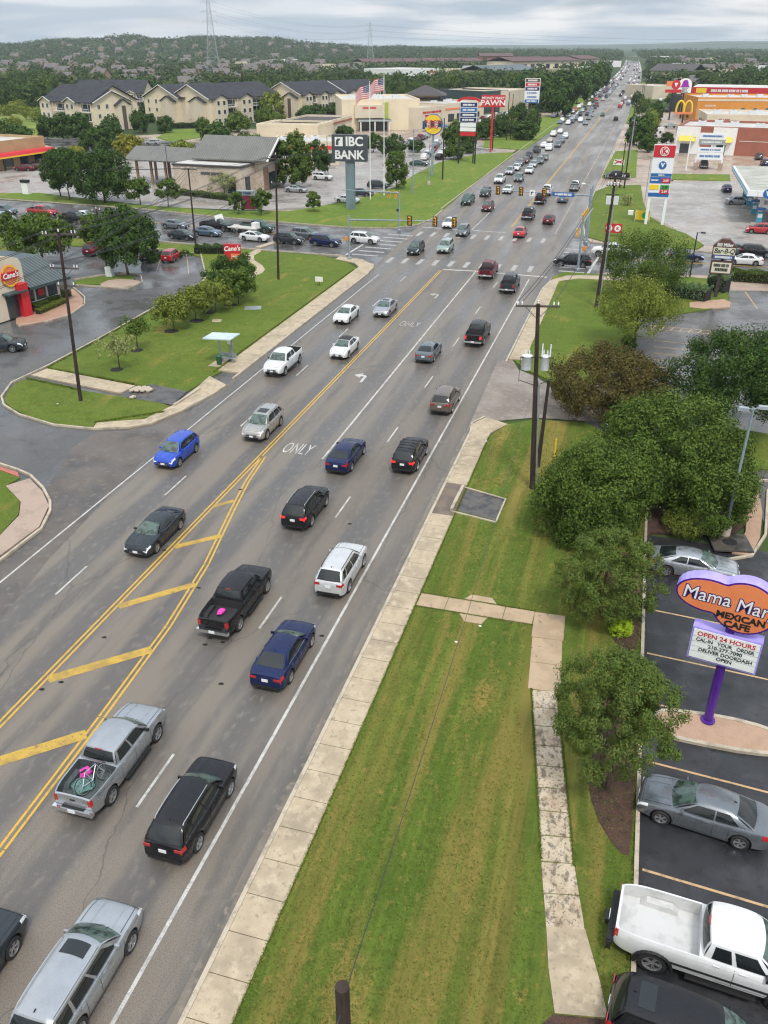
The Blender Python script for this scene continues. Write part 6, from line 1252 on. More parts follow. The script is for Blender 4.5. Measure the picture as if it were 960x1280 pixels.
def wins(par, spots, z0, w_, h_, y, m='window', frame='trim', name='window', face=-1, mull=True):
    """one part per window on a wall at local y; spots = list of (x, z)"""
    for x, z in spots:
        o = MB().box((x, y + face * .03, z0 + z), (w_, .05, h_)).build(name, m, par)
        mb = MB(); t = .09
        for dx, dz, sx, sz in ((0, h_, w_ + 2 * t, t), (0, -t, w_ + 2 * t, t), (-(w_ + t) / 2, 0, t, h_), ((w_ + t) / 2, 0, t, h_)): mb.box((x + dx, y + face * .055, z0 + z + dz), (sx, .08, sz))
        if mull: mb.box((x, y + face * .065, z0 + z), (.05, .03, h_))
        mb.build('window_frame', frame, o)
def gable_roof(mb, x0, x1, y0, y1, z0, z1, axis='x', over=.5, th=.25, mi=0):
    """a solid gabled roof with the ridge along axis"""
    if axis == 'x':
        ym = (y0 + y1) / 2; s_ = (z1 - z0) / ((y1 - y0) / 2); zo = z0 - over * s_
        for sg, ye in ((-1, y0 - over), (1, y1 + over)):
            vs = [(x0 - over, ye, zo), (x1 + over, ye, zo), (x1 + over, ym, z1), (x0 - over, ym, z1)]; vs += [(a, b, c + th) for a, b, c in vs]
            f = [(4, 5, 6, 7), (3, 2, 1, 0), (0, 1, 5, 4), (1, 2, 6, 5), (3, 0, 4, 7)]; mb.add(vs, f if sg < 0 else [q[::-1] for q in f], mi)
    else:
        xm = (x0 + x1) / 2; s_ = (z1 - z0) / ((x1 - x0) / 2); zo = z0 - over * s_
        for sg, xe in ((1, x0 - over), (-1, x1 + over)):
            vs = [(xe, y0 - over, zo), (xe, y1 + over, zo), (xm, y1 + over, z1), (xm, y0 - over, z1)]; vs += [(a, b, c + th) for a, b, c in vs]
            f = [(4, 5, 6, 7), (3, 2, 1, 0), (0, 1, 5, 4), (1, 2, 6, 5), (3, 0, 4, 7)]; mb.add(vs, f if sg < 0 else [q[::-1] for q in f], mi)
def gable_wall(mb, x0, x1, y0, y1, h, zr, axis='x', mi=0):
    mb.box(((x0 + x1) / 2, (y0 + y1) / 2, -.3), (x1 - x0, y1 - y0, h + .3), mi=mi)
    if axis == 'x': ym = (y0 + y1) / 2; vs = [(x0, y0, h), (x0, y1, h), (x0, ym, zr), (x1, y0, h), (x1, y1, h), (x1, ym, zr)]
    else: xm = (x0 + x1) / 2; vs = [(x1, y0, h), (x0, y0, h), (xm, y0, zr), (x1, y1, h), (x0, y1, h), (xm, y1, zr)]
    mb.add(vs, [(0, 2, 1), (3, 4, 5), (0, 1, 4, 3), (1, 2, 5, 4), (2, 0, 3, 5)], mi)
def apartments(label, A, B, length, width=None, storeys=3, bays=4, stair=True):
    """A-B: the ground line of the gable end seen from the road; the block runs away from it"""
    A, B = Vector(A), Vector(B); d = B - A; wd = width or d.length; rz = math.atan2(d.y, d.x)
    o = thing('apartment_building', label, 'apartment building', (A.x, A.y, 0), rz, 'cream apartment buildings with charcoal roofs'); h = 3.0 * storeys; zr = h + wd * .21
    mb = MB(); gable_wall(mb, 0, wd, 0, length, h, zr, 'y'); mb.build('wall', 'stucco', o); mb = MB(); gable_roof(mb, 0, wd, 0, length, h + .05, zr + .06, 'y', .6, .3); r_ = mb.build('roof', 'shingle', o)
    mb = MB(); s_ = (zr - h) / (wd / 2)
    for sg in (-1, 1): mb.tube((wd / 2 + sg * (wd / 2 + .6), -.66, h - .6 * s_ + .2), (wd / 2, -.66, zr + .2), .16, .16, 4)
    mb.build('bargeboard', 'trim', r_)
    # small front gable on the end wall
    mb = MB(); gable_wall(mb, wd * .56, wd * .92, -1.3, .1, h - 1.1, h + .6, 'y'); mb.build('end_bay', 'stucco2', o); mb = MB(); gable_roof(mb, wd * .56, wd * .92, -1.3, .6, h - 1.05, h + .65, 'y', .4, .22); mb.build('end_bay_roof', 'shingle', o)
    if stair: MB().box((wd * .74, -1.33, 0), (1.7, .1, h - 1.3)).build('stair_opening_shade', 'shadow_in', o)  # dark panel paints the shade of a stair opening; no recess is cut
    for k in range(storeys): wins(o, [(wd * .14, 0), (wd * .36, 0)], 3.0 * k + 1.0, 1.1, 1.3, 0)
    # long side facing the road: projecting bays with gables and balconies
    for b in range(bays):
        y0 = length * (b + .12) / bays; y1 = length * (b + .62) / bays; pr = 1.6 if b % 2 == 0 else 2.4
        mb = MB(); gable_wall(mb, wd - .1, wd + pr, y0, y1, h, h + (y1 - y0) * .22, 'x'); mb.build('bay', 'stucco2', o)
        mb = MB(); gable_roof(mb, wd - 3.5, wd + pr, y0, y1, h + .05, h + (y1 - y0) * .22 + .06, 'x', .45, .22); mb.build('bay_roof', 'shingle', o)
        ymid = (y0 + y1) / 2
        for k in range(storeys):
            for yy in (y0 + (y1 - y0) * .27, y0 + (y1 - y0) * .73): 
                w_ = MB().box((wd + pr + .02, yy, 3 * k + .9), (.06, 1.1, 1.4)).build('window', 'window', o); mb = MB(); mb.box((wd + pr + .04, yy, 3 * k + 2.3), (.1, 1.3, .1)); mb.box((wd + pr + .04, yy, 3 * k + .8), (.1, 1.3, .1)); mb.build('window_frame', 'trim', w_)
        yb0, yb1 = y1 + .2, length * (b + 1.08) / bays
        for k in range(storeys):
            MB().box((wd + .03, (yb0 + yb1) / 2, 3 * k + .2), (.08, (yb1 - yb0) * .8, 2.2)).build('balcony_door', 'window', o)
            mb = MB(); mb.box((wd + .7, (yb0 + yb1) / 2, 3 * k - .05), (1.4, (yb1 - yb0) * .95, .18)); mb.box((wd + 1.35, (yb0 + yb1) / 2, 3 * k + .95), (.08, (yb1 - yb0) * .95, .1))
            n_ = 7
            for i in range(n_): mb.box((wd + 1.35, yb0 + (yb1 - yb0) * (.04 + .92 * i / (n_ - 1)), 3 * k + .1), (.06, .06, .9 if i % 3 else 2.8))
            mb.build('balcony', 'trim', o)
    return o
g_ = 'a'
def wide_block(label, A, B, depth, eave=9.0, bays=3):
    """long side A-B faces the viewer, with projecting gables and a gabled right end"""
    A, B = Vector(A), Vector(B); d = B - A; L_ = d.length; rz = math.atan2(d.y, d.x); o = thing('apartment_building', label, 'apartment building', (A.x, A.y, 0), rz, 'cream apartment buildings with charcoal roofs'); zr = eave + depth * .22
    mb = MB(); gable_wall(mb, 0, L_, 0, depth, eave, zr, 'x'); mb.build('wall', 'stucco', o); mb = MB(); gable_roof(mb, 0, L_, 0, depth, eave + .05, zr + .06, 'x', .6, .3); mb.build('roof', 'shingle', o)
    for b in range(bays):
        x0 = L_ * (b + .1) / bays; x1 = L_ * (b + .55) / bays
        mb = MB(); gable_wall(mb, x0, x1, -1.8, .1, eave, eave + (x1 - x0) * .25, 'y'); mb.build('bay', 'stucco2', o); mb = MB(); gable_roof(mb, x0, x1, -1.8, 4, eave + .05, eave + (x1 - x0) * .25 + .06, 'y', .45, .22); r_ = mb.build('bay_roof', 'shingle', o)
        mb = MB()
        for sg in (-1, 1): mb.tube(((x0 + x1) / 2 + sg * ((x1 - x0) / 2 + .45), -2.3, eave + .05), ((x0 + x1) / 2, -2.3, eave + (x1 - x0) * .25 + .2), .13, .13, 4)
        mb.build('bargeboard', 'trim', r_)
        for k in range(3):
            wins(o, [(x0 + (x1 - x0) * .3, 0), (x0 + (x1 - x0) * .7, 0)], 3 * k + 1, 1.1, 1.4, -1.8)
            xa = x1 + .4; xb = L_ * (b + 1.02) / bays; MB().box(((xa + xb) / 2, -.03, 3 * k + .2), ((xb - xa) * .75, .08, 2.2)).build('balcony_door', 'window', o); mb = MB(); mb.box(((xa + xb) / 2, -.7, 3 * k - .05), ((xb - xa) * .95, 1.4, .18)); mb.box(((xa + xb) / 2, -1.35, 3 * k + .95), ((xb - xa) * .95, .08, .1))
            for i in range(7): mb.box((xa + (xb - xa) * (.04 + .92 * i / 6), -1.35, 3 * k + .1), (.06, .06, .9 if i % 3 else 2.8))
            mb.build('balcony', 'trim', o)
    return o
wide_block('cream apartment block with a long charcoal roof, nearest to the green field', G(57, 160), G(118, 164), 22, 9, 2)
apartments('cream apartment block gable with a tall stair opening, joined behind the nearest one', G(121, 164), G(167, 160), 24, None, 3, 2)
wide_block('long apartment block half hidden behind the nearest one, with three small dormers', G(98, 146), G(182, 146), 20, 9, 4)
def apt2(label, bx, by, W, length, bays=3, stair=True):
    """a block whose near right corner stands at the pixel; every block of the estate shares one bearing"""
    B = Vector(G(bx, by)); d = Vector((24, -9)).normalized(); return apartments(label, B - d * W, B, length, None, 3, bays, stair)
apt2('apartment block with a plain blank gable behind the parked blue car', 226, 155.5, 20, 26, 2, False)
apt2('apartment block with a blank cream gable and three bays, behind the apartment lawn', 264, 157.5, 21.5, 38, 3, False)
apt2('apartment block with a steep gable and stair opening behind the poplar', 377, 149.5, 20, 27, 3)
apt2('farthest apartment block, partly behind the striped flags', 433, 144.5, 19, 26, 3)

def shop(name, label, pts_px, h, m, rz=None, depth=18, roofm='flat_roof', cat='shop', parapet=.7, group=None):
    """a flat roofed box: front ground line from pixel A to pixel B"""
    A, B = Vector(G(*pts_px[0])), Vector(G(*pts_px[1])); d = B - A; L_ = d.length; rz = math.atan2(d.y, d.x); o = thing(name, label, cat, (A.x, A.y, 0), rz, group)
    t = .35; mb = MB(); mb.box((L_ / 2, depth / 2, -.3), (L_, depth, h + .3)); mb.build('wall', m, o); mb = MB()
    for c_, s_ in (((L_ / 2, t / 2), (L_ + .1, t + .05)), ((L_ / 2, depth - t / 2), (L_ + .1, t + .05)), ((t / 2, depth / 2), (t + .05, depth - 2 * t - .05)), ((L_ - t / 2, depth / 2), (t + .05, depth - 2 * t - .05))): mb.box((c_[0], c_[1], h + .002), (s_[0], s_[1], parapet))
    mb.build('parapet', m, o); MB().box((L_ / 2, depth / 2, h + .003), (L_ - 2 * t, depth - 2 * t, .12)).build('roof', roofm, o)
    return o, L_
def roof_units(o, L_, dp, h, n, seed=0):
    rr = random.Random(seed)
    for i in range(n): x, y = L_ * (.15 + .7 * (i + rr.random() * .5) / n), dp * (.3 + .4 * rr.random()); u = MB(); u.box((x, y, h + .12), (2.2, 1.6, 1.2)); u = u.build('roof_unit', 'transf', o); MB().lathe([(.0, .02), (.55, .02), (.6, 0)], 12, (x, y, h + 1.33)).build('fan_cover', 'black', u)
# red awning shop at the left edge
o, L_ = shop('convenience_store', 'brown flat roofed store with a bright red and yellow awning at the left edge', ((-60, 222), (60, 203)), 5.6, 'tan_wall', depth=26); roof_units(o, L_, 20, 5.6, 4, 2)
mb = MB(); mb.box((L_ / 2, -1.3, 2.75), (L_ + 1.5, 2.8, 1.0), top=(1, .75)); a_ = mb.build('awning', 'awning_red', o); MB().box((L_ / 2, -2.72, 2.7), (L_ + 1.5, .06, .3)).build('awning_edge', 'yellow', a_)
for i in range(6): MB().box((L_ * (.1 + .16 * i), -.02, .4), (2.6, .08, 2.1)).build('window', 'window', o)
for i in range(4): MB().box((L_ * (.2 + .25 * i), -2.4, 0), (.35, .35, 2.8)).build('post', 'black', o)
# bank with ribbed gable roof, flat front wing and drive-through canopy
A, B = Vector(G(222, 239)), Vector(G(306, 244)); d = (B - A); rz = math.atan2(d.y, d.x); L_ = d.length
bn = thing('bank_building', 'stone bank building with a grey ribbed gable roof and stone gable end', 'bank', (A.x, A.y, 0), rz)
dp = 15; mb = MB(); mb.box((L_ / 2 - .5, 3, -.2), (L_, 6, 5.2)); mb.build('wing_wall', 'stone', bn); MB().box((L_ / 2 - .5, 3, 5.02), (L_ + .3, 6.3, .35)).build('wing_cap', 'roof_dark', bn); MB().box((L_ / 2 - .5, 3, 5.38), (L_ - .6, 5.4, .05)).build('wing_roof', 'flat_roof', bn)
x0, x1, y0, y1 = 2.5, L_ + 2.0, 5.2, 15.5; mb = MB(); gable_wall(mb, x0 + 1, x1 - .6, y0 + .5, y1, 6.4, 9.6, 'x'); mb.build('wall', 'stone', bn)
mb = MB(); gable_roof(mb, x0, x1, y0 + .5, y1, 6.5, 9.75, 'x', 1.1, .25); rf = mb.build('roof', 'metal_roof', bn); mb = MB(); s_ = (9.75 - 6.5) / ((y1 - y0 - .5) / 2)
n_ = int((x1 - x0 + 2.2) / .55)
for i in range(n_ + 1): x = x0 - 1.1 + i * .55; ym = (y0 + .5 + y1) / 2; mb.tube((x, y0 + .5 - 1.1, 6.5 - 1.1 * s_ + .27), (x, ym, 10.02), .035, .035, 4)
mb.build('roof_seams', 'rib', rf)
mb = MB(); ym = (y0 + .5 + y1) / 2
for sg in (-1, 1): mb.tube((x1 + 1.1, ym + sg * (ym - y0 + .6), 6.5 - 1.1 * s_ + .1), (x1 + 1.1, ym, 9.85), .2, .2, 4)
mb.build('bargeboard', 'trim', rf)
MB().box((x1 - .57, ym, 0), (.08, 5.2, 3.4)).build('entrance_glass', 'window', bn); MB().box((x1 - .57, ym, 5.4), (.08, 3.6, 1.1), top=(1, .8)).build('gable_window', 'window', bn); MB().box((x1 - .58, y0 + 1.9, 0), (.12, 2.2, 4.6)).build('stone_pier', 'brownstone', bn)
MB().box((L_ * .82, -.04, .2), (1.9, .1, 3.2)).build('window', 'window', bn); MB().box((L_ - .48, 2.5, .2), (.08, 2.0, 3.0)).build('window', 'window', bn); marks(bn, L_ * .38, L_ * .72, 3.5, .55, -.05, 'dark')
cn_ = MB(); gable_roof(cn_, -15.2, 2.4, 6.0, 14.6, 5.2, 7.1, 'x', .8, .22); cp = cn_.build('drive_through_roof', 'metal_roof', bn); mb = MB(); s2 = 1.9 / 4.3
for i in range(int(18.9 / .55)): x = -15.9 + i * .55; mb.tube((x, 6.0 - .8, 5.2 - .8 * s2 + .24), (x, 10.3, 7.34), .035, .035, 4)
mb.build('roof_seams', 'rib', cp)
for i in range(5):
    for y_ in (6.8, 13.8): MB().box((-14 + i * 3.6, y_, 0), (.45, .45, 5.2)).build('column', 'brownstone', bn)
MB().box((-6, 6.9, 4.6), (16, .3, .7)).build('beam', 'roof_dark', bn)
o, L_ = shop('fast_food_building', 'low tan walled building with a red band behind the oak on the bank lot', ((340, 206), (424, 206)), 4.8, 'stucco2', depth=16, cat='restaurant'); MB().box((L_ / 2, -.05, 3.6), (L_ + .2, .2, .8)).build('red_band', 'awning_red', o); roof_units(o, L_, 16, 4.8, 3, 4)
for i in range(5): MB().box((L_ * (.12 + .19 * i), -.03, .5), (2.2, .08, 2.2)).build('window', 'window', o)
o, L_ = shop('shop_building', 'long tan blank walled building in front of the apartments', ((322, 181), (398, 183)), 5.2, 'tan_stucco' if 'tan_stucco' in M else 'stucco', depth=16)
o, L_ = shop('shop_building', 'brown roofed shops joined to the long tan building', ((398, 181), (440, 168)), 5.2, 'stucco2', depth=16, roofm='roof_dark'); MB().box((L_ / 2, -.1, 4.6), (L_, .25, .5)).build('roof_edge', 'brick', o)
for i in range(4): MB().box((L_ * (.15 + .22 * i), -.03, .6), (3, .08, 2.4)).build('window', 'window', o)
o, L_ = shop('supermarket', 'big cream store with a dark green canopy behind the flags', ((428, 163), (524, 162)), 9.3, 'stucco', depth=34, cat='store'); roof_units(o, L_, 34, 9.3, 5, 5)
MB().box((L_ * .40, -3.0, 3.2), (12, 6, .5), top=(.98, .9)).build('canopy', 'green_metal', o); MB().box((L_ * .40, -.06, .1), (10, .1, 3)).build('entrance_glass', 'window', o); MB().box((L_ * .36, -.7, 4.0), (11, 1.4, 4.2)).build('entrance_block', 'stucco2', o); MB().box((L_ * .56, -.75, 3.8), (1.6, 1.4, 5.2)).build('green_fin', mat('lime_fin', (.35, .42, .08), .7), o); marks(o, L_ * .26, L_ * .44, 6.9, .7, -1.42, 'red')
for sg in (-5, 0, 5): MB().box((L_ * .4 + sg, -5.7, 0), (.4, .4, 3.2)).build('column', 'trim', o)
o, L_ = shop('shop_building', 'cream shop with red lettering right of the big store', ((524, 163), (556, 159)), 6.6, 'stucco2', depth=30); marks(o, L_ * .12, L_ * .85, 5.2, .7, -.05, 'red', 1); marks(o, L_ * .2, L_ * .7, 4.2, .6, -.05, 'red', 2)
for i in range(3): MB().box((L_ * (.2 + .3 * i), -.03, .3), (2.6, .08, 2.6)).build('window', 'window', o)
# pavilion with a hipped brown roof
x, y = G(531, 146); pv = thing('tower_pavilion', 'square brown pavilion tower with a wide hipped roof', 'building', (x, y, 0), R(10)); MB().box((0, 0, 0), (12, 12, 8.5)).build('wall', 'tan_wall', pv); MB().box((0, 0, 6.8), (12.3, 12.3, .9)).build('band', 'roof_dark', pv); MB().add([(-9, -9, 8.5), (9, -9, 8.5), (9, 9, 8.5), (-9, 9, 8.5), (0, 0, 12.2)], [(0, 1, 4), (1, 2, 4), (2, 3, 4), (3, 0, 4), (3, 2, 1, 0)]).build('roof', 'roof_dark', pv)
o, L_ = shop('shop_building', 'orange trimmed low shops left of the tenant sign', ((556, 154), (604, 149)), 6.2, 'stucco2', depth=26); MB().box((L_ / 2, -.05, 4.6), (L_, .2, .6)).build('orange_band', 'orange_face', o); roof_units(o, L_, 26, 6.2, 3, 7)
for i in range(4): MB().box((L_ * (.15 + .22 * i), -.03, .3), (4, .08, 2.8)).build('window', 'window', o)
o, L_ = shop('shop_building', 'dark teal fronted shops behind the red pawn sign', ((604, 141), (634, 139)), 8, 'green_metal', depth=30); marks(o, L_ * .1, L_ * .9, 6, .8, -.05, 'porcelain')
o, L_ = shop('shop_building', 'cream ended shop block beside the dark teal shops', ((634, 140), (660, 136)), 8, 'stucco2', depth=30)
o, L_ = shop('shop_building', 'small brown shop with a red front behind the plaza sign', ((664, 134), (690, 130)), 5.5, 'stucco2', depth=20, roofm='roof_dark'); MB().box((L_ * .7, -.05, 1.5), (7, .15, 3)).build('red_front', 'awning_red', o)
o, L_ = shop('warehouse', 'white sided long building among the trees beyond the pavilion', ((500, 106), (548, 104)), 10, 'white', depth=40, cat='building'); marks(o, L_ * .7, L_ * .95, 7.5, 1.6, -.06, 'red')
for i, (a, b, h_, m_, lab) in enumerate([((455, 86), (530, 85), 7, 'stucco2', 'long red roofed building left on the skyline'), ((530, 84.5), (600, 84), 7, 'stucco2', 'long red roofed building centre on the skyline'), ((610, 104), (668, 102), 8, 'stucco2', 'green edged low building on the skyline'), ((640, 95), (690, 93), 12, 'stucco', 'cream three storey building on the skyline'), ((690, 91), (722, 90), 11, 'stucco', 'cream building with a red roof on the skyline'), ((724, 87), (748, 86), 11, 'stucco2', 'second cream building with a red roof on the skyline'), ((600, 82), (640, 82), 12, 'brick', 'reddish block behind the skyline trees')]):
    o, L_ = shop('distant_building', lab, (a, b), h_, m_, depth=32, roofm='flat_roof', cat='building')
    mb = MB(); gable_roof(mb, 0, L_, 0, 32, h_ + .8, h_ + 4.2, 'x', 1.5, .4); mb.build('pitched_roof', mat('far_red_roof', (.11, .06, .06), .9) if i != 2 else 'green_metal', o)
    for k in range(int(L_ / 14)): MB().box((7 + k * 14, -.1, 2), (7, .15, h_ - 4)).build('window', 'window', o)
for i, (xa, xb, y_, h_, m_) in enumerate([(696, 712, 98, 7, 'stucco2'), (736, 752, 94, 7, 'white'), (558, 584, 98, 7, 'stucco'), (590, 606, 95, 8, 'white'), (852, 872, 88, 7, 'white'), (898, 914, 99, 7, 'stucco2'), (942, 962, 92, 7, 'white'), (880, 905, 80, 8, 'stucco'), (300, 322, 84, 6, 'stucco2'), (345, 372, 80, 6, 'white'), (395, 420, 88, 6, 'stucco2'), (760, 776, 84, 7, 'white')]):
    o, L_ = shop('distant_building', f'{ordn(i)} small pale building from the left poking out of the far trees', ((xa, y_), (xb, y_ - .3)), h_, m_, depth=18, cat='building', group='pale buildings poking out of the far trees')
# chicken restaurant: cream arched tower front and dark metal roofed dining wing
A, B = Vector(G(-8, 407.5)), Vector(G(39, 392.5)); d = B - A; rz = math.atan2(d.y, d.x)
rs_ = thing('restaurant_building', 'restaurant with a cream arched front, red door column and dark metal roofs', 'restaurant', (A.x, A.y, .1), rz); L_ = d.length
arch = [(0, 0), (L_, 0), (L_, 5.6)] + [(L_ * (1 - t), 5.6 + 1.25 * math.sin(PI * (.12 + .5 * t))) for t in np.linspace(0.06, 1, 14)]
mb = MB(); mb.xy(arch, 0, .5); mb.build('arched_front', 'stucco2', rs_)
mb = MB(); pts = [(-.3 + (L_ + .6) * t, 5.2 + 1.3 * math.sin(PI * (.62 - .5 * t))) for t in np.linspace(0, 1, 14)]
mb.xy(pts + [(L_ + .3, 4.9), (-.3, 4.9)], .5, 13); rf = mb.build('barrel_roof', 'green_metal', rs_); mb = MB()
for t in np.linspace(0, 1, 12): x = -.3 + (L_ + .6) * t; z = 5.2 + 1.3 * math.sin(PI * (.62 - .5 * t)); mb.tube((x, .5, z + .02), (x, 13, z + .02), .04, .04, 4)
mb.build('roof_seams', 'rib', rf); MB().box((L_ / 2, 6.8, 0), (L_ - .2, 12.5, 5.0)).build('wall', 'stucco2', rs_)
MB().box((L_ - .9, -.35, 0), (1.1, .8, 3.6)).build('red_column', 'red', rs_); MB().box((L_ - 2.2, -.06, 0), (1.5, .12, 2.6)).build('entrance_door', 'window', rs_); MB().box((L_ - 2.0, -.5, 2.75), (2.6, 1.1, .18)).build('door_canopy', 'green_metal', rs_)
MB().lathe([(0, -.06), (1.15, -.06), (1.2, 0)], 24, (L_ * .64, -.06, 4.55), axis='y').build('logo_disc', 'orange_face', rs_); mb = MB().lathe([(.98, -.1), (1.12, -.1)], 24, (L_ * .64, -.06, 4.55), axis='y'); mb.build('logo_ring', 'yellow', rs_); MB().box((L_ * .64, -.2, 4.25), (2.3, .06, .75)).build('logo_band', 'red', rs_); text("Cane's", .78, 'flag_white', rs_, (L_ * .64, -.26, 4.62), bold=.02, shear=.2)
# dining wing
w0, w1 = L_ + .02, L_ + 5.6; MB().box(((w0 + w1) / 2, 5.2, 0), (w1 - w0, 8.4, 3.3)).build('dining_wing', 'stucco2', rs_); mb = MB(); mb.add([(w0, -.6, 2.9), (w1 + .5, -.6, 2.9), (w1 + .5, 4.2, 4.9), (w0, 4.2, 4.9), (w0, 9.6, 4.9), (w1 + .5, 9.6, 4.9), (w0, -.6, 2.6), (w1 + .5, -.6, 2.6), (w1 + .5, 9.6, 2.6), (w0, 9.6, 2.6)], [(0, 1, 2, 3), (3, 2, 5, 4), (6, 7, 1, 0), (7, 8, 5, 2, 1), (8, 9, 4, 5), (9, 8, 7, 6)]); rw = mb.build('wing_roof', 'green_metal', rs_); mb = MB()
for i in range(14): x = w0 + .1 + i * (w1 - w0 + .4) / 13; mb.tube((x, -.6, 2.93), (x, 4.2, 4.93), .03, .03, 4)
mb.build('roof_seams', 'rib', rw)
for i in range(3): o_ = MB().box((w0 + .95 + i * 1.75, .96, .9), (1.4, .08, 1.7)).build('window', 'window', rs_); mb = MB(); mb.box((w0 + .95 + i * 1.75, .93, .8), (1.6, .12, .1)); mb.box((w0 + .1 + i * 1.75, .93, .8), (.12, .12, 1.9)); mb.build('window_frame', 'trim', o_)
MB().box((w0 + 2.7, .87, 1.3), (.8, .05, .7)).build('window_poster', 'red', rs_)
# fuel canopy
FC = [G(925, 300, 5), G(924, 243, 5)]
cA = G(934, 242, 5.0); cnp = thing('fuel_canopy', 'fuel station canopy with a teal striped edge and a white and yellow front', 'canopy', (cA[0], cA[1], 0), 0)
Wc, Dc = 15, 34; mb = MB(); mb.box((Wc / 2, Dc / 2, 4.6), (Wc, Dc, .9)); mb.build('deck', 'porcelain', cnp); mb = MB(); mb.box((Wc / 2, Dc / 2, 5.502), (Wc - 1.0, Dc - 1.0, .05)); dk_ = mb.build('roof_sheet', mat('canopy_roof', (.40, .42, .36), .6, layers=[(.3, (.32, .34, .28), .4, .6), (2, (.46, .47, .42), .5, .7)]), cnp); mb = MB()
for i in range(17): mb.box((Wc / 2, 1.5 + i * 2, 5.553), (Wc - 1.2, .12, .08))
mb.build('roof_ribs', 'flat_roof', dk_); MB().box((-.03, Dc / 2, 4.75), (.1, Dc + .1, .6)).build('teal_stripe', 'teal', cnp); MB().box((-.06, Dc / 2, 5.0), (.08, Dc + .1, .16)).build('light_stripe', 'flag_white', cnp); MB().box((Wc / 2 + 3.2, -.04, 4.62), (Wc - 6, .1, .86)).build('yellow_front', 'awning_yellow', cnp); MB().box((3.2, -.05, 4.62), (3, .1, .86)).build('white_front', 'flag_white', cnp); MB().lathe([(0, -.08), (.75, -.08), (.75, 0)], 20, (3.2, -.08, 5.1), axis='y').build('disc', 'blue', cnp); text('V', .95, 'flag_white', cnp, (3.2, -.2, 5.1), bold=.05)
for i in range(4):
    for x in (3, 12): MB().box((x, 3.5 + i * 9, 0), (.6, .6, 4.6)).build('column', 'flag_white', cnp)
for i in range(4):
    for j, x in enumerate((2.9, 11.8)):
        X_, Y_ = cA[0] + x, cA[1] + 2.2 + i * 9; p_ = thing('fuel_pump', ['teal and blue fuel pump, row %s from the road, left column' % ordn(i), 'teal and blue fuel pump, row %s from the road, right column' % ordn(i)][j], 'fuel pump', (X_, Y_, .0), 0, 'fuel pumps'); MB().box((0, 0, 0), (2.4, 1.2, .15)).build('island', 'kerb', p_); MB().box((0, 0, .15), (1.0, .7, 1.7)).build('cabinet', 'teal', p_); MB().box((0, -.37, 1.0), (.7, .05, .6)).build('display', 'flag_white', p_); MB().lathe([(0, 0), (.8, 0), (.8, .25), (0, .25)], 16, (0, -.1, 2.25)).build('topper', 'blue', p_); MB().path([(.5, -.2, 1.6), (.75, -.3, 1.0), (.6, -.3, .5), (.5, -.3, 1.1)], .03, 5).build('hose', 'black', p_)
# white and yellow awninged strip with brick wall
o, L_ = shop('convenience_store', 'brick strip building with white fronts and yellow awnings behind the fuel station', ((842, 191), (975, 197)), 6.4, 'brick', depth=24, cat='shop'); roof_units(o, L_, 24, 6.4, 4, 9)
for x in (3.2, L_ * .46): MB().box((x, -.3, 0), (6.2, .6, 6.9)).build('white_front', 'white', o); MB().box((x, -1.1, 3.3), (4.4, 1.3, 1.3), top=(1, .3)).build('awning', 'awning_yellow', o); MB().box((x - .5, -.62, .1), (2.4, .06, 2.5)).build('shop_door', 'window', o)
MB().box((L_ * .80, -.05, 3.6), (L_ * .4, .1, .12)).build('trim_line', 'trim', o)
x, y = G(884, 212); pb = thing('plaza_sign', 'wide white and pale blue tenant sign on two legs before the brick strip', 'sign', (x, y, 0), R(2))
for sg in (-1, 1): MB().box((sg * 3.4, 0, 0), (1.2, .8, 2.2)).build('leg', 'paving_tan', pb); MB().box((sg * 3.6, 0, 2.2), (.4, .4, 2)).build('post', 'white', pb)
pb.scale = (.84, .84, .70)
for z_, m_, h_ in ((3.2, 'porcelain', 2.3), (5.6, 'porcelain', 1.6), (8.0, 'steel', 1.6), (9.7, 'porcelain', 2.0)):
    MB().box((0, 0, z_), (7.2, .5, h_)).build('tenant_panel', m_, pb); marks(pb, -2.8, 2.8, z_ + h_ * .35, h_ * .3, -.27, 'blue' if m_ == 'porcelain' else 'flag_white', int(z_))
for sg in (-1, 1): MB().box((sg * 3.4, 0.02, 4), (.3, .3, 7.6)).build('post', 'white', pb)
o, L_ = shop('restaurant_building', 'beige low restaurant with red windows between the brick strip and the orange one', ((880, 168), (990, 170)), 5.6, 'stucco2', depth=26, cat='restaurant'); roof_units(o, L_, 24, 5.6, 4, 3)
for i in range(3): MB().box((3 + i * 4.5, -.05, .6), (3, .12, 2.3)).build('window', mat('red_window', (.25, .02, .04), .3), o)
marks(o, 4, 7.5, 3.9, 1.0, -.06, 'brick')
o, L_ = shop('restaurant_building', 'orange restaurant with red awnings and arched green windows', ((868, 153), (990, 154)), 8.2, 'orange_wall', depth=30, cat='restaurant'); roof_units(o, L_, 24, 8.2, 4, 1); MB().box((L_ / 2, -.04, 7.6), (L_, .12, .7)).build('pale_band', 'stucco2', o)
for x in (4.5, 10.2): MB().box((x, -.9, 3.6), (4.6 if x < 5 else 3, 1.8, 1.2), top=(1, .2)).build('awning', 'awning_red', o); MB().box((x, -.03, .4), (3, .1, 3)).build('window', 'window', o)
for i in range(7): x = 17.5 + i * 4.6; mb = MB(); mb.xy([(x - .9, 2), (x + .9, 2), (x + .9, 4.4)] + [(x + .9 * math.cos(a), 4.4 + .9 * math.sin(a)) for a in np.linspace(.2, PI - .2, 8)] + [(x - .9, 4.4)], -.06, .0); mb.build('arched_window', mat('green_glass', (.05, .13, .12), .2), o)
marks(o, 3, 7, 5.6, .7, -.06, 'stucco2')
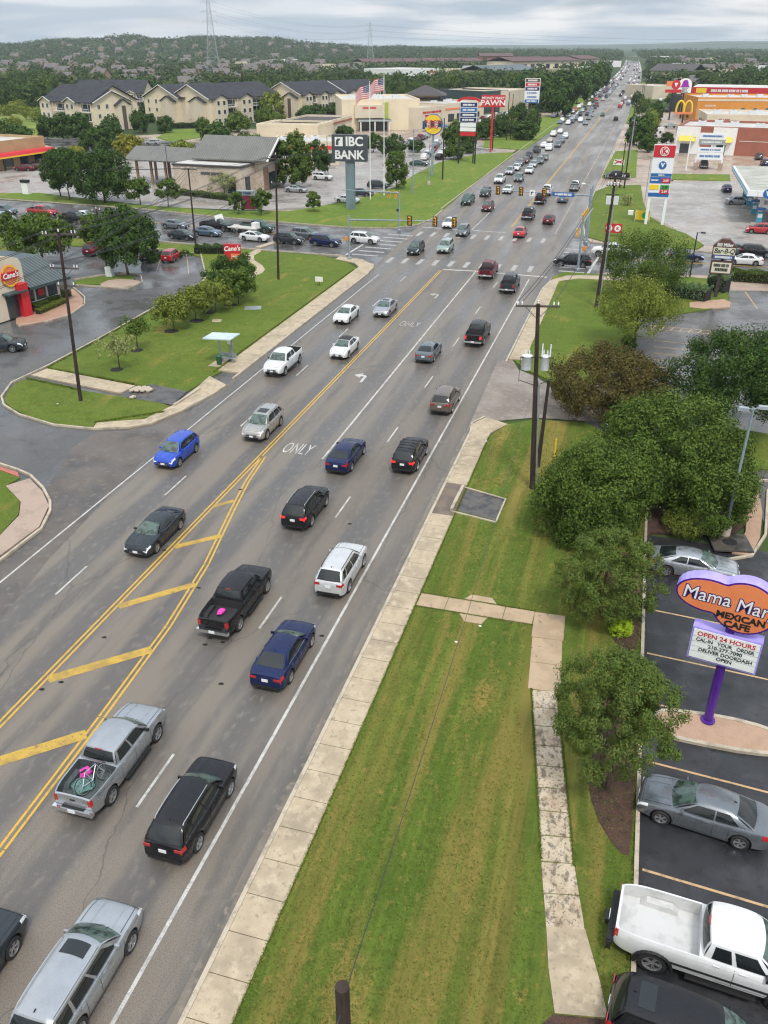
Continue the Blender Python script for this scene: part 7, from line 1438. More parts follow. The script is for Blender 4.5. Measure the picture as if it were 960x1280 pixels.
o, L_ = shop('shop_building', 'long low shop with a red and white parapet sign beyond the orange restaurant', ((863, 131), (955, 133)), 7.5, 'white', depth=36); MB().box((L_ / 2, -.6, 5.2), (L_ * 1.02, 1.2, 3.0)).build('red_fascia', 'red', o); text('FAMILY DOLLAR', .1, 'red', o, (0, 0, 6)) if False else marks(o, L_ * .25, L_ * .75, 6.1, 1.2, -1.22, 'flag_white')
MB().box((L_ * .12, -1.22, 5.6), (5, .06, 2.2)).build('emblem_panel', 'yellow', o)
o, L_ = shop('shop_building', 'dark brown restaurant under the bell sign', ((852, 141), (880, 141)), 6, 'roof_dark', depth=20, roofm='roof_dark', cat='restaurant')
o, L_ = shop('distant_building', 'grey roofed long building right of the far road', ((812, 103), (862, 104)), 8, 'stucco2', depth=45, cat='building'); mb = MB(); gable_roof(mb, 0, L_, 0, 45, 8.6, 13, 'x', 1.5, .4); mb.build('pitched_roof', 'roof_dark', o)
o, L_ = shop('distant_building', 'pale long low building among the trees on the right', ((820, 77), (848, 77)), 8, 'white', depth=45, cat='building')
o, L_ = shop('distant_building', 'white fronted building left of the orange fruit sign', ((815, 124), (850, 123)), 6, 'stucco2', depth=24, cat='building')
# lattice pylons
def pylon(px, py, ty, lab, w_, top_ext=0):
    x, y = G(px, py); h = hz(px, py, px, ty) if not top_ext else top_ext; o = thing('transmission_tower', lab, 'pylon', (x, y, hgt(x, y)), R(20), 'lattice transmission towers'); mb = MB(); n = 12; prev = None
    M['lattice'] = mat('lattice_steel', (.36, .40, .43), .5, .3)
    for i in range(n + 1):
        f = i / n; hw = w_ * (1 - f) ** 1.25 * .5 + w_ * .10; z = h * f; c_ = [(-hw, -hw, z), (hw, -hw, z), (hw, hw, z), (-hw, hw, z)]
        for k in range(4): mb.tube(c_[k], c_[(k + 1) % 4], .09, .09, 4)
        if prev:
            for k in range(4): mb.tube(prev[k], c_[k], .18, .16, 4); mb.tube(prev[k], c_[(k + 1) % 4], .08, .08, 4); mb.tube(prev[(k + 1) % 4], c_[k], .08, .08, 4)
        prev = c_
    mb.build('lattice', 'lattice', o)
    for f in (.70, .82, .94):
        mb = MB(); z = h * f; 
        for sg in (-1, 1): mb.tube((0, -.6, z), (sg * w_ * .62, 0, z + .6), .13, .1, 4); mb.tube((0, .6, z), (sg * w_ * .62, 0, z + .6), .13, .1, 4); mb.tube((0, 0, z + 2.4), (sg * w_ * .62, 0, z + .6), .1, .1, 4); mb.tube((sg * w_ * .6, 0, z + .6), (sg * w_ * .6, 0, z - 1.6), .12, .12, 4)
        mb.build('crossarm', 'lattice', o)
    return x, y, h
q1 = pylon(268, 96, -30, 'tall lattice tower rising out of the top of the picture', 11, 66); q2 = pylon(463, 84, 28, 'smaller lattice tower behind the striped flags', 9)
for i in range(3):
    for sg in (-1, 1): wire((q1[0] + sg * 6, q1[1], q1[2] * (.70 + .12 * i)), (q2[0] + sg * 5, q2[1], q2[2] * (.70 + .12 * i)), 9, f'{ordn(i * 2 + (sg > 0))} high voltage wire between the lattice towers', .05, 16); wire((q2[0] + sg * 5, q2[1], q2[2] * (.70 + .12 * i)), (q2[0] + 900, q2[1] + 500, q2[2] * .9), 16, f'{ordn(i * 2 + (sg > 0))} high voltage wire going off right from the smaller tower', .05, 16)
# ------------------------------------------------------------------ trees and plants
nr = np.random.default_rng(11)
def leaf_mat(nm, cols, trans=.12):
    return mat(nm, cols[0], .7, rnd=cols, trans=trans, spec=.1)
LM = {
 'oak': leaf_mat('oak_leaves', [(.030, .056, .011), (.070, .118, .020), (.125, .182, .032), (.050, .088, .016)]),
 'dark': leaf_mat('dark_leaves', [(0.025, 0.050, 0.012), (0.044, 0.088, 0.020), (0.076, 0.131, 0.027)]),
 'light': leaf_mat('olive_leaves', [(0.083, 0.120, 0.020), (0.152, 0.194, 0.032), (0.221, 0.251, 0.045), (0.111, 0.150, 0.027)]),
 'yellow': leaf_mat('yellow_leaves', [(.11, .13, .02), (.19, .19, .025), (.26, .24, .035)]),
 'red': leaf_mat('reddish_leaves', [(.055, .050, .018), (.095, .068, .024), (.125, .105, .032), (.065, .072, .020), (.15, .12, .04)]),
 'crape': leaf_mat('myrtle_leaves', [(0.041, 0.078, 0.018), (0.080, 0.131, 0.027), (0.117, 0.176, 0.034), (0.138, 0.150, 0.032), (0.062, 0.107, 0.026)]),
 'lime': leaf_mat('lime_leaves', [(0.283, 0.452, 0.023), (0.460, 0.626, 0.034), (0.212, 0.348, 0.023)]),
 'hedge': leaf_mat('hedge_leaves', [(0.079, 0.148, 0.052), (0.133, 0.217, 0.087), (0.177, 0.260, 0.110)]),
 'far': leaf_mat('far_leaves', [(0.027, 0.053, 0.016), (0.047, 0.081, 0.020), (0.071, 0.107, 0.023), (0.036, 0.065, 0.018), (0.097, 0.125, 0.029)], .15),
 'olive': leaf_mat('grey_olive_leaves', [(0.160, 0.192, 0.070), (0.248, 0.278, 0.105), (0.336, 0.348, 0.139)]),
}
def quads(P, Nn, size, asp=.5, pointed=True):
    """leaf blades: one four-sided face per point P with normal Nn; returns vertex array"""
    n = len(P); r = nr.normal(size=(n, 3)); t = np.cross(Nn, r); t /= np.linalg.norm(t, axis=1)[:, None] + 1e-9; b = np.cross(Nn, t); s_ = (size * nr.uniform(.65, 1.3, n))[:, None]
    if pointed: v = np.stack([P - t * s_ * .5, P + b * s_ * asp * .5 + t * s_ * .05, P + t * s_ * .55, P - b * s_ * asp * .5 + t * s_ * .05], 1)
    else: v = np.stack([P - t * s_ * .5 - b * s_ * asp * .5, P + t * s_ * .5 - b * s_ * asp * .5, P + t * s_ * .5 + b * s_ * asp * .5, P - t * s_ * .5 + b * s_ * asp * .5], 1)
    return v.reshape(-1, 3)
def qmesh(name, V, m):
    n = len(V) // 4; me = bpy.data.meshes.new(name); me.vertices.add(n * 4); me.vertices.foreach_set('co', V.astype(np.float32).ravel()); me.loops.add(n * 4); me.loops.foreach_set('vertex_index', np.arange(n * 4, dtype=np.int32)); me.polygons.add(n); me.polygons.foreach_set('loop_start', np.arange(0, n * 4, 4, dtype=np.int32)); me.polygons.foreach_set('loop_total', np.full(n, 4, dtype=np.int32)); me.update(calc_edges=True); me.validate(); me.materials.append(m); return me
def unit(n): v = nr.normal(size=(n, 3)); return v / np.linalg.norm(v, axis=1)[:, None]
def crown_pts(W, H, n, nc, cr, rag=.25, hollow=.35, flat=0.0, lobes=7, up=.2):
    """leaf points gathered in nc clumps spread over an uneven crown W wide, H high (base at z=0)"""
    L_ = unit(lobes); L_[:, 2] = np.abs(L_[:, 2]) * .9 - .15; amp = nr.uniform(.5, 1, lobes)
    d = unit(nc * 2); d = d[d[:, 2] > -.62][:nc]; nc = len(d)
    rad = 1 - rag + rag * 1.35 * np.max(np.clip(d @ L_.T, 0, 1) ** 3 * amp, axis=1); rr = rad * np.where(nr.random(nc) < hollow, nr.uniform(.35, .8, nc), nr.uniform(.82, 1.0, nc))
    C = d * rr[:, None] * np.array([W / 2 - cr * .5, W / 2 - cr * .5, H / 2 - cr * .4]); C[:, 2] += H / 2; C[:, 2] = np.maximum(C[:, 2], cr * .4)
    k = nr.integers(0, nc, n); o = unit(n) * (nr.random(n) ** .45)[:, None] * cr * nr.uniform(.6, 1.25, nc)[k][:, None]; o[:, 2] *= .75; P = C[k] + o
    Nn = unit(n) * .55 + o / (cr + 1e-6) * 1.9 + d[k] * .35 + np.array([0, 0, up]); Nn /= np.linalg.norm(Nn, axis=1)[:, None]
    lo, hi = np.percentile(P, .8, axis=0), np.percentile(P, 99.2, axis=0); sc_ = np.array([W, W, H]) / (hi - lo); off = np.array([-W / 2, -W / 2, 0]); P = (P - lo) * sc_ + off; C = (C - lo) * sc_ + off; return P, Nn, C
def limbs(mb, base_z, C, W, H, hb, r0, n=9, stems=1):
    idx = nr.permutation(len(C))[:n]
    for s_ in range(stems):
        a = 2 * PI * s_ / stems + .4; ox, oy = (0, 0) if stems == 1 else (math.cos(a) * W * .05, math.sin(a) * W * .05); j = Vector((ox * 1.5 + nr.normal() * .05, oy * 1.5, hb * .75)); p1 = Vector((ox, oy, hb * .35)); mb.tube((ox * .3, oy * .3, -.1), p1, r0 * 1.25, r0, 9); mb.tube(p1, j, r0, r0 * .8, 9)
        top = Vector((ox * 2.5, oy * 2.5, hb + H * .45)); mb.tube(j, top, r0 * .8, r0 * .35, 7)
        for i in idx[s_::stems]:
            e = Vector(C[i]) + Vector((0, 0, hb)); m_ = j.lerp(e, .5) + Vector((0, 0, H * .06)); st = j.lerp(top, nr.uniform(0, .7)); mb.tube(st, m_, r0 * .42, r0 * .24, 6); mb.tube(m_, e, r0 * .24, r0 * .07, 5)
TP = {}
def tree(label, x, y, W, H, hb, kind='oak', n=6000, leaf=.2, name='tree', key=None, rag=.3, hollow=.35, nc=None, cr=None, r0=None, stems=1, z=LZ, asp=.5, group=None, cat='tree', rz=None, up=.2, flatb=None):
    """key: share meshes between trees of one build (scaled to size)"""
    if key and key in TP:
        src, w0, h0_ = TP[key]; o = copy_tree(src); o.location = (x, y, z); k = nr.uniform(.97, 1.03); o.scale = (W / w0 * k, W / w0 / k, H / h0_); o.rotation_euler = (0, 0, nr.uniform(0, 6.28) if rz is None else rz)
        for q in ('label', 'category', 'group'):
            if q in o: del o[q]
        return tag(o, label, cat, group)
    Hc = H - hb; P, Nn, C = crown_pts(W, Hc, n, nc or max(22, int(n / 75)), cr or W * (.085 if n > 8000 else .12), rag, hollow, lobes=8, up=up); P[:, 2] += hb
    o = thing(name, label, cat, (x, y, z), 0 if rz is None else rz, group)
    link('crown', qmesh('crown', quads(P, Nn, leaf, asp), LM[kind]), o)
    mb = MB(); limbs(mb, 0, C, W, Hc, hb, r0 or W * .022, 10 if n > 2000 else 5, stems); mb.build('trunk', 'trunk', o, 60)
    if key: TP[key] = (o, W, H)
    return o
def TPX(px, py): return G(px, py, .1)
def pw(px, py, wpx):   # width in metres of wpx pixels at a ground point
    x, y = G(px, py); X = x * math.cos(AZ) + y * math.sin(AZ); Y = -x * math.sin(AZ) + y * math.cos(AZ); return wpx * (Y * _c + CAM_H * _s) / FPX
def T(label, bx, by, x0, x1, y0, y1, kind='oak', n=6000, leaf=.2, **k):
    """trunk foot at (bx, by); the crown, an ellipsoid, is seen between x0..x1 and y0..y1"""
    x, y = TPX(bx, by); X = x * math.cos(AZ) + y * math.sin(AZ); Y = -x * math.sin(AZ) + y * math.cos(AZ)
    W = pw(bx, by, x1 - x0) * .98; zc = hz(bx, by, bx, min((y0 + y1) / 2, by - 2)); W *= 1 - .5 * zc / max(60, math.hypot(X, Y)); p = math.atan2(CAM_H - zc, math.hypot(X, Y)); half = pw(bx, by, (y1 - y0) / 2) * (1 - .4 * zc / max(60, math.hypot(X, Y)))
    b = math.sqrt(max(half ** 2 - (W / 2 * math.sin(p)) ** 2, (.30 * W) ** 2)) / math.cos(p); b = min(b, W * .8, zc * .93); H = max(zc + b, 1.2); hb = max(.15, zc - b)
    x, y = G((x0 + x1) / 2, (y0 + y1) / 2, zc)
    if n < 15000: leaf *= 1.4; W *= 1.04
    return tree(label, x, y, W, H, hb, kind, n, leaf, **k)
# right of the road, near
T('reddish brown crowned oak beside the driveway', 762, 516, 690, 840, 433, 522, 'red', 40000, .185, rag=.35, nc=260, cr=.6)
T('round dark green oak at the junction corner, beside the leaning pole', 803, 372, 753, 859, 292, 358, 'oak', 24000, .2, nc=180, cr=.85)
T('pale olive green tree between the round oak and the reddish one', 797, 436, 750, 849, 352, 412, 'light', 20000, .19, rag=.45, nc=160, cr=.7)
T('dark green tree at the right edge above the lamp post', 916, 540, 843, 990, 413, 522, 'dark', 38000, .20, rag=.35, nc=240, cr=.75)
T('large spreading live oak nearest the driveway lawn', 744, 668, 674, 814, 548, 680, 'oak', 60000, .165, rag=.3, nc=330, cr=.62)
T('tall live oak behind the nearest one', 842, 618, 756, 934, 498, 608, 'oak', 56000, .185, rag=.3, nc=340, cr=.72)
T('smaller live oak beside the lamp post base', 882, 655, 826, 942, 560, 652, 'oak', 34000, .16, rag=.3, nc=220, cr=.52)
T('crepe myrtle with several stems above the lime shrub', 768, 772, 702, 826, 660, 768, 'crape', 38000, .13, rag=.32, hollow=.4, nc=260, cr=.30, stems=4, r0=.05, asp=.38, up=.6)
T('bushy crepe myrtle beside the worn walk, nearest the camera', 774, 985, 698, 842, 814, 962, 'crape', 60000, .11, rag=.5, hollow=.4, nc=300, cr=.27, stems=4, r0=.05, asp=.38, up=.6)
def shrub(label, x, y, W, H, kind, n, leaf, name='shrub', key=None, **k): return tree(label, x, y, W, H, .05, kind, n, leaf, name=name, key=key, cat='shrub', r0=.03, rag=k.pop('rag', .12), hollow=.15, **k)
x, y = G(772, 794); shrub('clipped round lime green shrub between the two crepe myrtles', x + .1, y, 1.15, 1.15, 'lime', 5500, .075, cr=.16, nc=90)
tree('low yellow green shrub at the edge of the mulch bed', 5.6, 48.6, 3.0, 1.5, .1, 'lime' if False else 'light', 7000, .12, cat='shrub', name='shrub', cr=.35)
x, y = G(785, 440); shrub('dark clipped shrub under the olive tree', x, y, 1.5, 1.7, 'dark', 2200, .12)
def hedge(label, pts, w_, h, kind, dens, leaf, z=LZ):
    o = thing('hedge', label, 'hedge', (0, 0, z)); L_ = sum(math.dist(a, b) for a, b in zip(pts[:-1], pts[1:])); n = int(L_ * dens); Ps = []
    for a, b in zip(pts[:-1], pts[1:]):
        k = int(n * math.dist(a, b) / L_); t = nr.random(k); d = np.array(b) - np.array(a); q = np.array([-d[1], d[0]]) / np.linalg.norm(d); u = nr.uniform(-1, 1, k); v = nr.uniform(0, 1, k); f = nr.integers(0, 3, k); u = np.where(f == 0, np.sign(u) * nr.uniform(.85, 1.05, k), u); v = np.where(f > 0, nr.uniform(.82, 1.06, k), v)
        wob = 1 + .12 * np.sin(t * 19 + u * 2); Ps.append(np.stack([a[0] + d[0] * t + q[0] * u * w_ / 2 * wob, a[1] + d[1] * t + q[1] * u * w_ / 2 * wob, v * h * wob], 1))
    P = np.concatenate(Ps); Nn = unit(len(P)) + np.array([0, 0, .4]); Nn /= np.linalg.norm(Nn, axis=1)[:, None]; link('foliage', qmesh('foliage', quads(P, Nn, leaf, .6), LM[kind]), o)
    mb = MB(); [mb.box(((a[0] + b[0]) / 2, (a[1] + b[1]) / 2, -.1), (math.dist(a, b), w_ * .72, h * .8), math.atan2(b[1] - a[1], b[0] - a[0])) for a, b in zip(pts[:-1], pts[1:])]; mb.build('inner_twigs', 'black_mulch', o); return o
hedge('grey green hedge left of the barbecue sign post', [G(832, 372), G(858, 372), G(884, 377)], 2.2, 1.5, 'hedge', 900, .14); hedge('tall clump of hedge behind the barbecue sign post', [G(885, 362), G(908, 366)], 2.4, 2.0, 'hedge', 1100, .14); hedge('long dark hedge right of the barbecue sign', [G(913, 350), G(1000, 356)], 1.7, 1.2, 'oak', 700, .16)
hedge('clipped hedge below the restaurant windows', [G(43, 391), G(84, 370)], 1.5, .8, 'oak', 800, .12, .12); hedge('light green low hedge in front of the clipped one by the restaurant', [G(48, 394), G(82, 379)], .8, .5, 'light', 700, .1, .12)
hedge('dark hedge along the foot of the apartment lawn', [G(208, 160), G(262, 159)], 2.2, 1.4, 'dark', 120, .4); hedge('hedge along the front of the bank', [G(225, 243), G(300, 252)], 1.6, .9, 'oak', 200, .22)
hedge('row of low shrubs beside the monument sign', [G(244, 317), G(284, 317)], 1.6, 1.1, 'dark', 260, .2)
# left lawn
def ring(px, py, r, lab):
    x, y = TPX(px, py); pts = [(x + r * (1 + .08 * math.sin(5 * a)) * math.cos(a), y + r * math.sin(a)) for a in np.linspace(0, 2 * PI, 19)[:-1]]; o = MB().prism(pts, .05, .118).build('mulch_ring', 'black_mulch'); tag(o, None, None, None, 'structure')
for i, (bx, by, x0, x1, y0, y1, k, n, lf, lab) in enumerate([(146, 462, 124, 166, 418, 444, 'olive', 1500, .15, 'thin grey green sapling nearest the road on the left lawn'), (171, 438, 152, 184, 397, 420, 'oak', 1600, .15, 'second thin sapling on the left lawn'),
    (214, 414, 193, 236, 369, 402, 'light', 4200, .19, 'yellow green young tree nearest the bus shelter'), (246, 401, 222, 262, 356, 390, 'light', 4200, .19, 'yellow green young tree behind the first'), (262, 390, 246, 290, 352, 384, 'light', 3800, .19, 'third yellow green young tree of the row'), (288, 381, 274, 318, 336, 372, 'oak', 6000, .2, 'dark green young tree right of the yellow green row'), (289, 368, 260, 316, 320, 362, 'dark', 6500, .2, 'dark green young tree in front of the monument sign')]):
    T(lab, bx, by, x0, x1, y0, y1, k, n, lf, rag=.5, r0=.06, cr=.38 if n > 2000 else .3, nc=60 if n > 2000 else 40); ring(bx, by, .75 if n > 2000 else .6, '')
# around the restaurant and cross street
T('full round tree between the parked red cars, south of the cross street', 154, 343, 118, 188, 264, 328, 'dark', 14000, .26, rag=.3); T('lighter green tree half behind the full round one', 118, 310, 98, 130, 270, 300, 'oak', 5000, .26)
T('broad low tree behind the restaurant roof', 50, 335, 10, 86, 270, 318, 'oak', 12000, .28, rag=.3); T('small tree at the left edge by the cross street', 8, 305, -4, 18, 268, 296, 'oak', 3000, .25)
x, y = G(14, 312); shrub('small dark shrub at the left edge', x, y, 1.6, 1.8, 'dark', 900, .18)
for i, q in enumerate([(88, 296), (96, 297), (104, 298), (190, 306), (233, 322), (27, 300)]): x, y = G(*q); shrub(f'{ordn(i)} low shrub from the left along the lot edge', x, y, 1.9, 1.0, 'dark', 700, .18, key='lowshrub', group='low shrubs along the lot edge')
T('leftmost big tree of the pair with two trunks on the bank lawn', 74, 246, 52, 88, 192, 232, 'dark', 7000, .32); T('second of the pair of trees on the bank lawn, its trunk just right', 81, 251, 62, 100, 189, 236, 'dark', 7000, .32); T('widest tree on the bank lawn, left of the canopy', 123, 254, 92, 160, 190, 243, 'dark', 14000, .34)
T('small round tree left of the canopy columns', 173, 256, 158, 188, 224, 247, 'oak', 3500, .28); T('small forked tree in front of the canopy', 210, 260, 193, 223, 225, 248, 'oak', 3500, .28); T('small tree left of the maroon low sign', 297, 268, 288, 307, 241, 262, 'oak', 2600, .26); T('small tree right of the maroon low sign', 328, 269, 313, 338, 238, 262, 'oak', 3000, .26)
T('pale grey leaved tree in front of the bank wall', 273, 243, 261, 298, 216, 238, 'olive', 2200, .24, rag=.6); T('small tree on the lawn left of the bank sign', 391, 265, 383, 401, 241, 258, 'oak', 2200, .26); T('upright green tree right of the flagpoles', 493, 236, 482, 510, 192, 230, 'oak', 5500, .3)
T('big olive green oak in front of the red banded building', 366, 234, 347, 388, 171, 226, 'oak', 12000, .36); T('rounded tree just left of the bank sign', 395, 220, 383, 411, 178, 212, 'dark', 5000, .36); T('tree behind the flagpoles by the parking lane', 488, 196, 476, 506, 170, 192, 'dark', 4200, .4); T('dark tree below the store canopy', 466, 190, 455, 478, 168, 186, 'dark', 2500, .4)
x, y = G(462, 158)
# trees by the apartments and among the shops
MIDT = [(76, 173, 64, 89, 143, 'dark'), (99, 174, 86, 113, 143, 'dark'), (56, 174, 46, 68, 146, 'dark'), (138, 174, 128, 150, 147, 'dark'), (108, 192, 99, 119, 164, 'dark'), (124, 191, 110, 142, 158, 'dark'), (160, 198, 144, 176, 170, 'yellow'), (95, 199, 86, 104, 184, 'yellow'), (184, 146, 176, 192, 126, 'dark'), (186, 153, 180, 196, 143, 'dark'), (271, 184, 253, 288, 155, 'dark'), (310, 187, 293, 328, 169, 'oak'), (298, 165, 284, 312, 141, 'oak'), (341, 156, 327, 356, 117, 'light'), (331, 160, 320, 344, 134, 'oak'), (322, 152, 312, 334, 126, 'dark'), (381, 154, 371, 392, 134, 'dark'), (205, 166, 196, 216, 146, 'dark'), (172, 166, 163, 182, 140, 'dark'), (252, 166, 244, 262, 148, 'oak'), (392, 150, 384, 408, 132, 'dark'), (420, 148, 408, 434, 130, 'dark'), (431, 176, 420, 442, 158, 'dark'), (230, 189, 212, 240, 178, 'light'), (75, 205, 60, 90, 188, 'dark'), (25, 178, 10, 40, 160, 'dark'), (5, 172, -10, 20, 150, 'oak'),
  (577, 186, 556, 594, 152, 'oak'), (566, 199, 555, 580, 182, 'oak'), (585, 192, 575, 593, 178, 'dark'), (655, 175, 641, 672, 153, 'dark'), (626, 172, 616, 636, 145, 'dark'), (648, 166, 636, 662, 132, 'dark'), (638, 170, 628, 648, 146, 'oak'), (609, 175, 596, 618, 150, 'dark'), (668, 160, 660, 676, 138, 'oak'), (520, 190, 510, 530, 176, 'dark'), (600, 172, 590, 610, 158, 'dark'),
  (700, 146, 682, 716, 104, 'dark'), (688, 140, 668, 702, 100, 'dark'), (722, 130, 706, 740, 92, 'dark'), (735, 122, 722, 750, 88, 'dark'), (676, 134, 656, 690, 98, 'dark'), (706, 126, 690, 722, 92, 'dark'), (660, 122, 642, 678, 94, 'dark'), (645, 118, 628, 660, 92, 'oak'), (752, 108, 742, 764, 80, 'dark'), (745, 112, 736, 756, 82, 'oak'),
  (799, 182, 785, 812, 146, 'dark'), (806, 172, 796, 820, 144, 'oak'), (812, 162, 804, 824, 140, 'light'), (808, 190, 800, 822, 170, 'dark'), (833, 180, 826, 842, 166, 'dark'), (820, 150, 812, 830, 128, 'dark'), (841, 130, 834, 850, 116, 'oak'), (855, 165, 848, 862, 154, 'dark'), (874, 168, 868, 882, 150, 'oak'), (802, 140, 796, 812, 122, 'oak'), (796, 134, 790, 804, 116, 'dark'), (886, 126, 876, 896, 114, 'dark'), (952, 124, 940, 968, 104, 'oak'), (940, 118, 926, 952, 96, 'dark'), (872, 150, 862, 884, 136, 'dark')]
seq = {}
KW = {'dark': 'dark green', 'oak': 'mid green', 'light': 'light green', 'yellow': 'yellow green'}
for bx, by, x0, x1, y0, k in MIDT:
    wh = 'near the apartments' if bx < 445 and by < 210 else 'among the shop signs left of the road' if bx < 780 else 'on the restaurant side right of the road'
    seq[(k, wh)] = seq.get((k, wh), -1) + 1; far = G(bx, by)[1]
    T(f'{ordn(seq[(k, wh)])} {KW[k]} tree {wh}', bx, by, x0, x1, y0, by - (by - y0) * .16, k, 2600, .62, key=(k, nr.integers(0, 2)), group=f'trees {wh}', cr=1.0, nc=46, z=0)
x, y = G(822, 149); shrub('deep red shrub among the roadside trees', *G(821, 152), 3.6, 4.2, 'red', 1200, .3)
T('small bare looking shrub on the fuel corner lawn', 785, 257, 776, 794, 243, 256, 'olive', 700, .2, rag=.5)
# hillside of houses on the left and a scattering on the right
def house_proto(i):
    rr = random.Random(i * 7 + 3); w_, d_ = rr.uniform(13, 18), rr.uniform(10, 13); h = rr.choice([3.0, 5.6, 5.8]); zr = h + d_ * .36; o = thing('house', 'x', 'house'); mb = MB(); gable_wall(mb, -w_ / 2, w_ / 2, -d_ / 2, d_ / 2, h, zr, 'x')
    gx = w_ * rr.uniform(-.3, .1); gable_wall(mb, gx, gx + w_ * .36, -d_ / 2 - 2.2, 0, h, h + w_ * .36 * .4, 'y'); mb.build('wall', 'house_brick', o)
    mb = MB(); gable_roof(mb, -w_ / 2, w_ / 2, -d_ / 2, d_ / 2, h + .03, zr + .04, 'x', .6, .25); gable_roof(mb, gx, gx + w_ * .36, -d_ / 2 - 2.2, 1, h + .03, h + w_ * .36 * .4 + .04, 'y', .5, .25); r_ = mb.build('roof', 'house_roof', o); MB().box((w_ * .3, 1.2, zr - 2), (1.1, .8, 3.2)).build('chimney', 'house_brick', r_)
    for x in (-w_ * .38, w_ * .25, w_ * .4): MB().box((x, -d_ / 2 - .05, .9), (1.5, .12, 1.5)).build('window', 'window', o)
    return o
HP = [house_proto(i) for i in range(5)]; used = [False] * 5; hn = 0; hrng = random.Random(21)
HOUSES = []
def polar(a, r): X, Y = r * math.sin(a), r * math.cos(a); return (X * math.cos(AZ) - Y * math.sin(AZ), X * math.sin(AZ) + Y * math.cos(AZ))
def put_house(x, y, sc_=1.0, lab='', grp=''):
    global hn
    i = hn % 5; o = HP[i] if not used[i] else copy_tree(HP[i]); used[i] = True; hn += 1; o.location = (x, y, hgt(x, y)); o.rotation_euler = (0, 0, hrng.choice([0, .5, 1.57, 2.2, 3.14, 4.2]) + hrng.uniform(-.3, .3)); o.scale = (sc_,) * 3; tag(o, lab, 'house', grp); HOUSES.append((x, y))
r_ = 560.
while r_ < 2500:
    a = -.50 + hrng.uniform(0, .03)
    amax = -.11 if r_ < 900 else -.03
    while a < amax:
        da = 27. / r_ * hrng.uniform(.9, 2.3)
        p_in = 1.0 if (a < -.20 or r_ > 800) else .25
        if r_ < 700 and a > -.36: p_in = .0
        if hrng.random() < p_in * (.84 if r_ < 1500 else .55) and len(HOUSES) < 255:
            x, y = polar(a, r_ + hrng.uniform(-9, 9)); put_house(x, y, hrng.uniform(.8, 1.0), 'brick house with a grey brown pitched roof among trees on the suburb slope', 'houses on the suburb slope')
        a += da
    r_ += 44 + r_ * .045
for i in range(34):
    a, rr_ = hrng.uniform(.30, .50), hrng.uniform(620, 2200); x, y = polar(a, rr_); put_house(x, y, 1.1, 'pale house roof showing among the trees right of the far road', 'houses right of the far road')
# individually standing far trees (largest first), then woodland as one mass
def blocked(x, y, m_=0):
    t = y; xr_ = x - bend(t)
    if -40 - m_ < xr_ < -5 + m_: return True
    return False
BLD = []
for o in list(bpy.data.objects):
    if o.parent is None and o.get('category') in ('apartment building', 'shop', 'building', 'restaurant', 'store', 'bank') and o.type == 'EMPTY': 
        w_ = max([c.bound_box[6][0] for c in KIDS.get(o.name, [])] + [1]); d_ = max([c.bound_box[6][1] for c in KIDS.get(o.name, [])] + [1]); BLD.append((o.location.x, o.location.y, o.rotation_euler.z, w_, d_))
def inbld(x, y, m_=4):
    for bx, by, rz, w_, d_ in BLD:
        dx, dy = x - bx, y - by; u = dx * math.cos(rz) + dy * math.sin(rz); v = -dx * math.sin(rz) + dy * math.cos(rz)
        if -m_ < u < w_ + m_ and -m_ - 3 < v < d_ + m_: return True
    return False
trng = random.Random(4); nfar = 0; FT = []
ROWS = []
for (x0, y0, x1, y1, n) in [(-10, 138, 60, 128, 12), (-20, 126, 90, 112, 18), (0, 115, 60, 106, 10), (440, 128, 600, 118, 16), (430, 118, 620, 104, 22), (560, 112, 680, 104, 12), (480, 96, 640, 92, 12), (800, 122, 960, 112, 12), (840, 112, 980, 102, 18), (800, 104, 980, 92, 22), (800, 98, 980, 86, 20), (150, 128, 260, 124, 8), (330, 126, 470, 122, 12), (280, 112, 480, 106, 18), (640, 112, 720, 100, 10)]:
    for i in range(n):
        f = (i + trng.random()) / n; FT.append(G(x0 + (x1 - x0) * f, y0 + (y1 - y0) * f + trng.uniform(-2, 2)))
FT.sort(key=lambda p: p[0]**2 + p[1]**2)
PR = []
for i, k in enumerate(['far', 'dark', 'far', 'oak']): PR.append((k, i))
for x, y in FT:
    if blocked(x, y) or inbld(x, y) or nfar > 215: continue
    k, i = trng.choice(PR); W = trng.uniform(8, 13.5); H = W * trng.uniform(.72, .95)
    side = 'left' if x < -20 else 'right'
    tree(f'broad green tree in the wooded belt on the {side} of the far road', x, y, W, H, H * .12, k, 1500, .95, key=('far', i), cr=1.6, nc=34, rag=.35, group=f'wooded belt on the {side} of the far road', z=hgt(x, y)); nfar += 1
# field shrubs on the meadow at the left
M['meadow'] = mat('meadow_grass', (.16, .21, .05), .95, layers=[(.03, (.22, .25, .06), .4, .6), (.1, (.10, .15, .035), .5, .65), (.6, (.08, .12, .03), .5, .7)], spec=.1)
mb = MB(); mb.flat(GP([(-60, 96), (20, 104), (58, 112), (70, 130), (62, 150), (40, 176), (-60, 186)]), .02); struct('meadow', mb, 'meadow')
mb = MB(); mb.flat(GP([(-60, 186), (40, 177), (120, 196), (300, 190), (330, 182), (200, 176), (60, 172), (-60, 172)]), .035); struct('service_road', mb, 'asphalt_lot')
for i in range(26):
    x, y = G(trng.uniform(-10, 66), trng.uniform(112, 166))
    if inbld(x, y): continue
    W = trng.uniform(4, 8); tree('rounded bright green bush on the meadow left of the apartments', x, y, W, W * .62, .1, 'light', 900, .62, name='bush', key='bush', cr=1.0, nc=24, cat='bush', group='bushes on the meadow', z=.02, r0=.05)
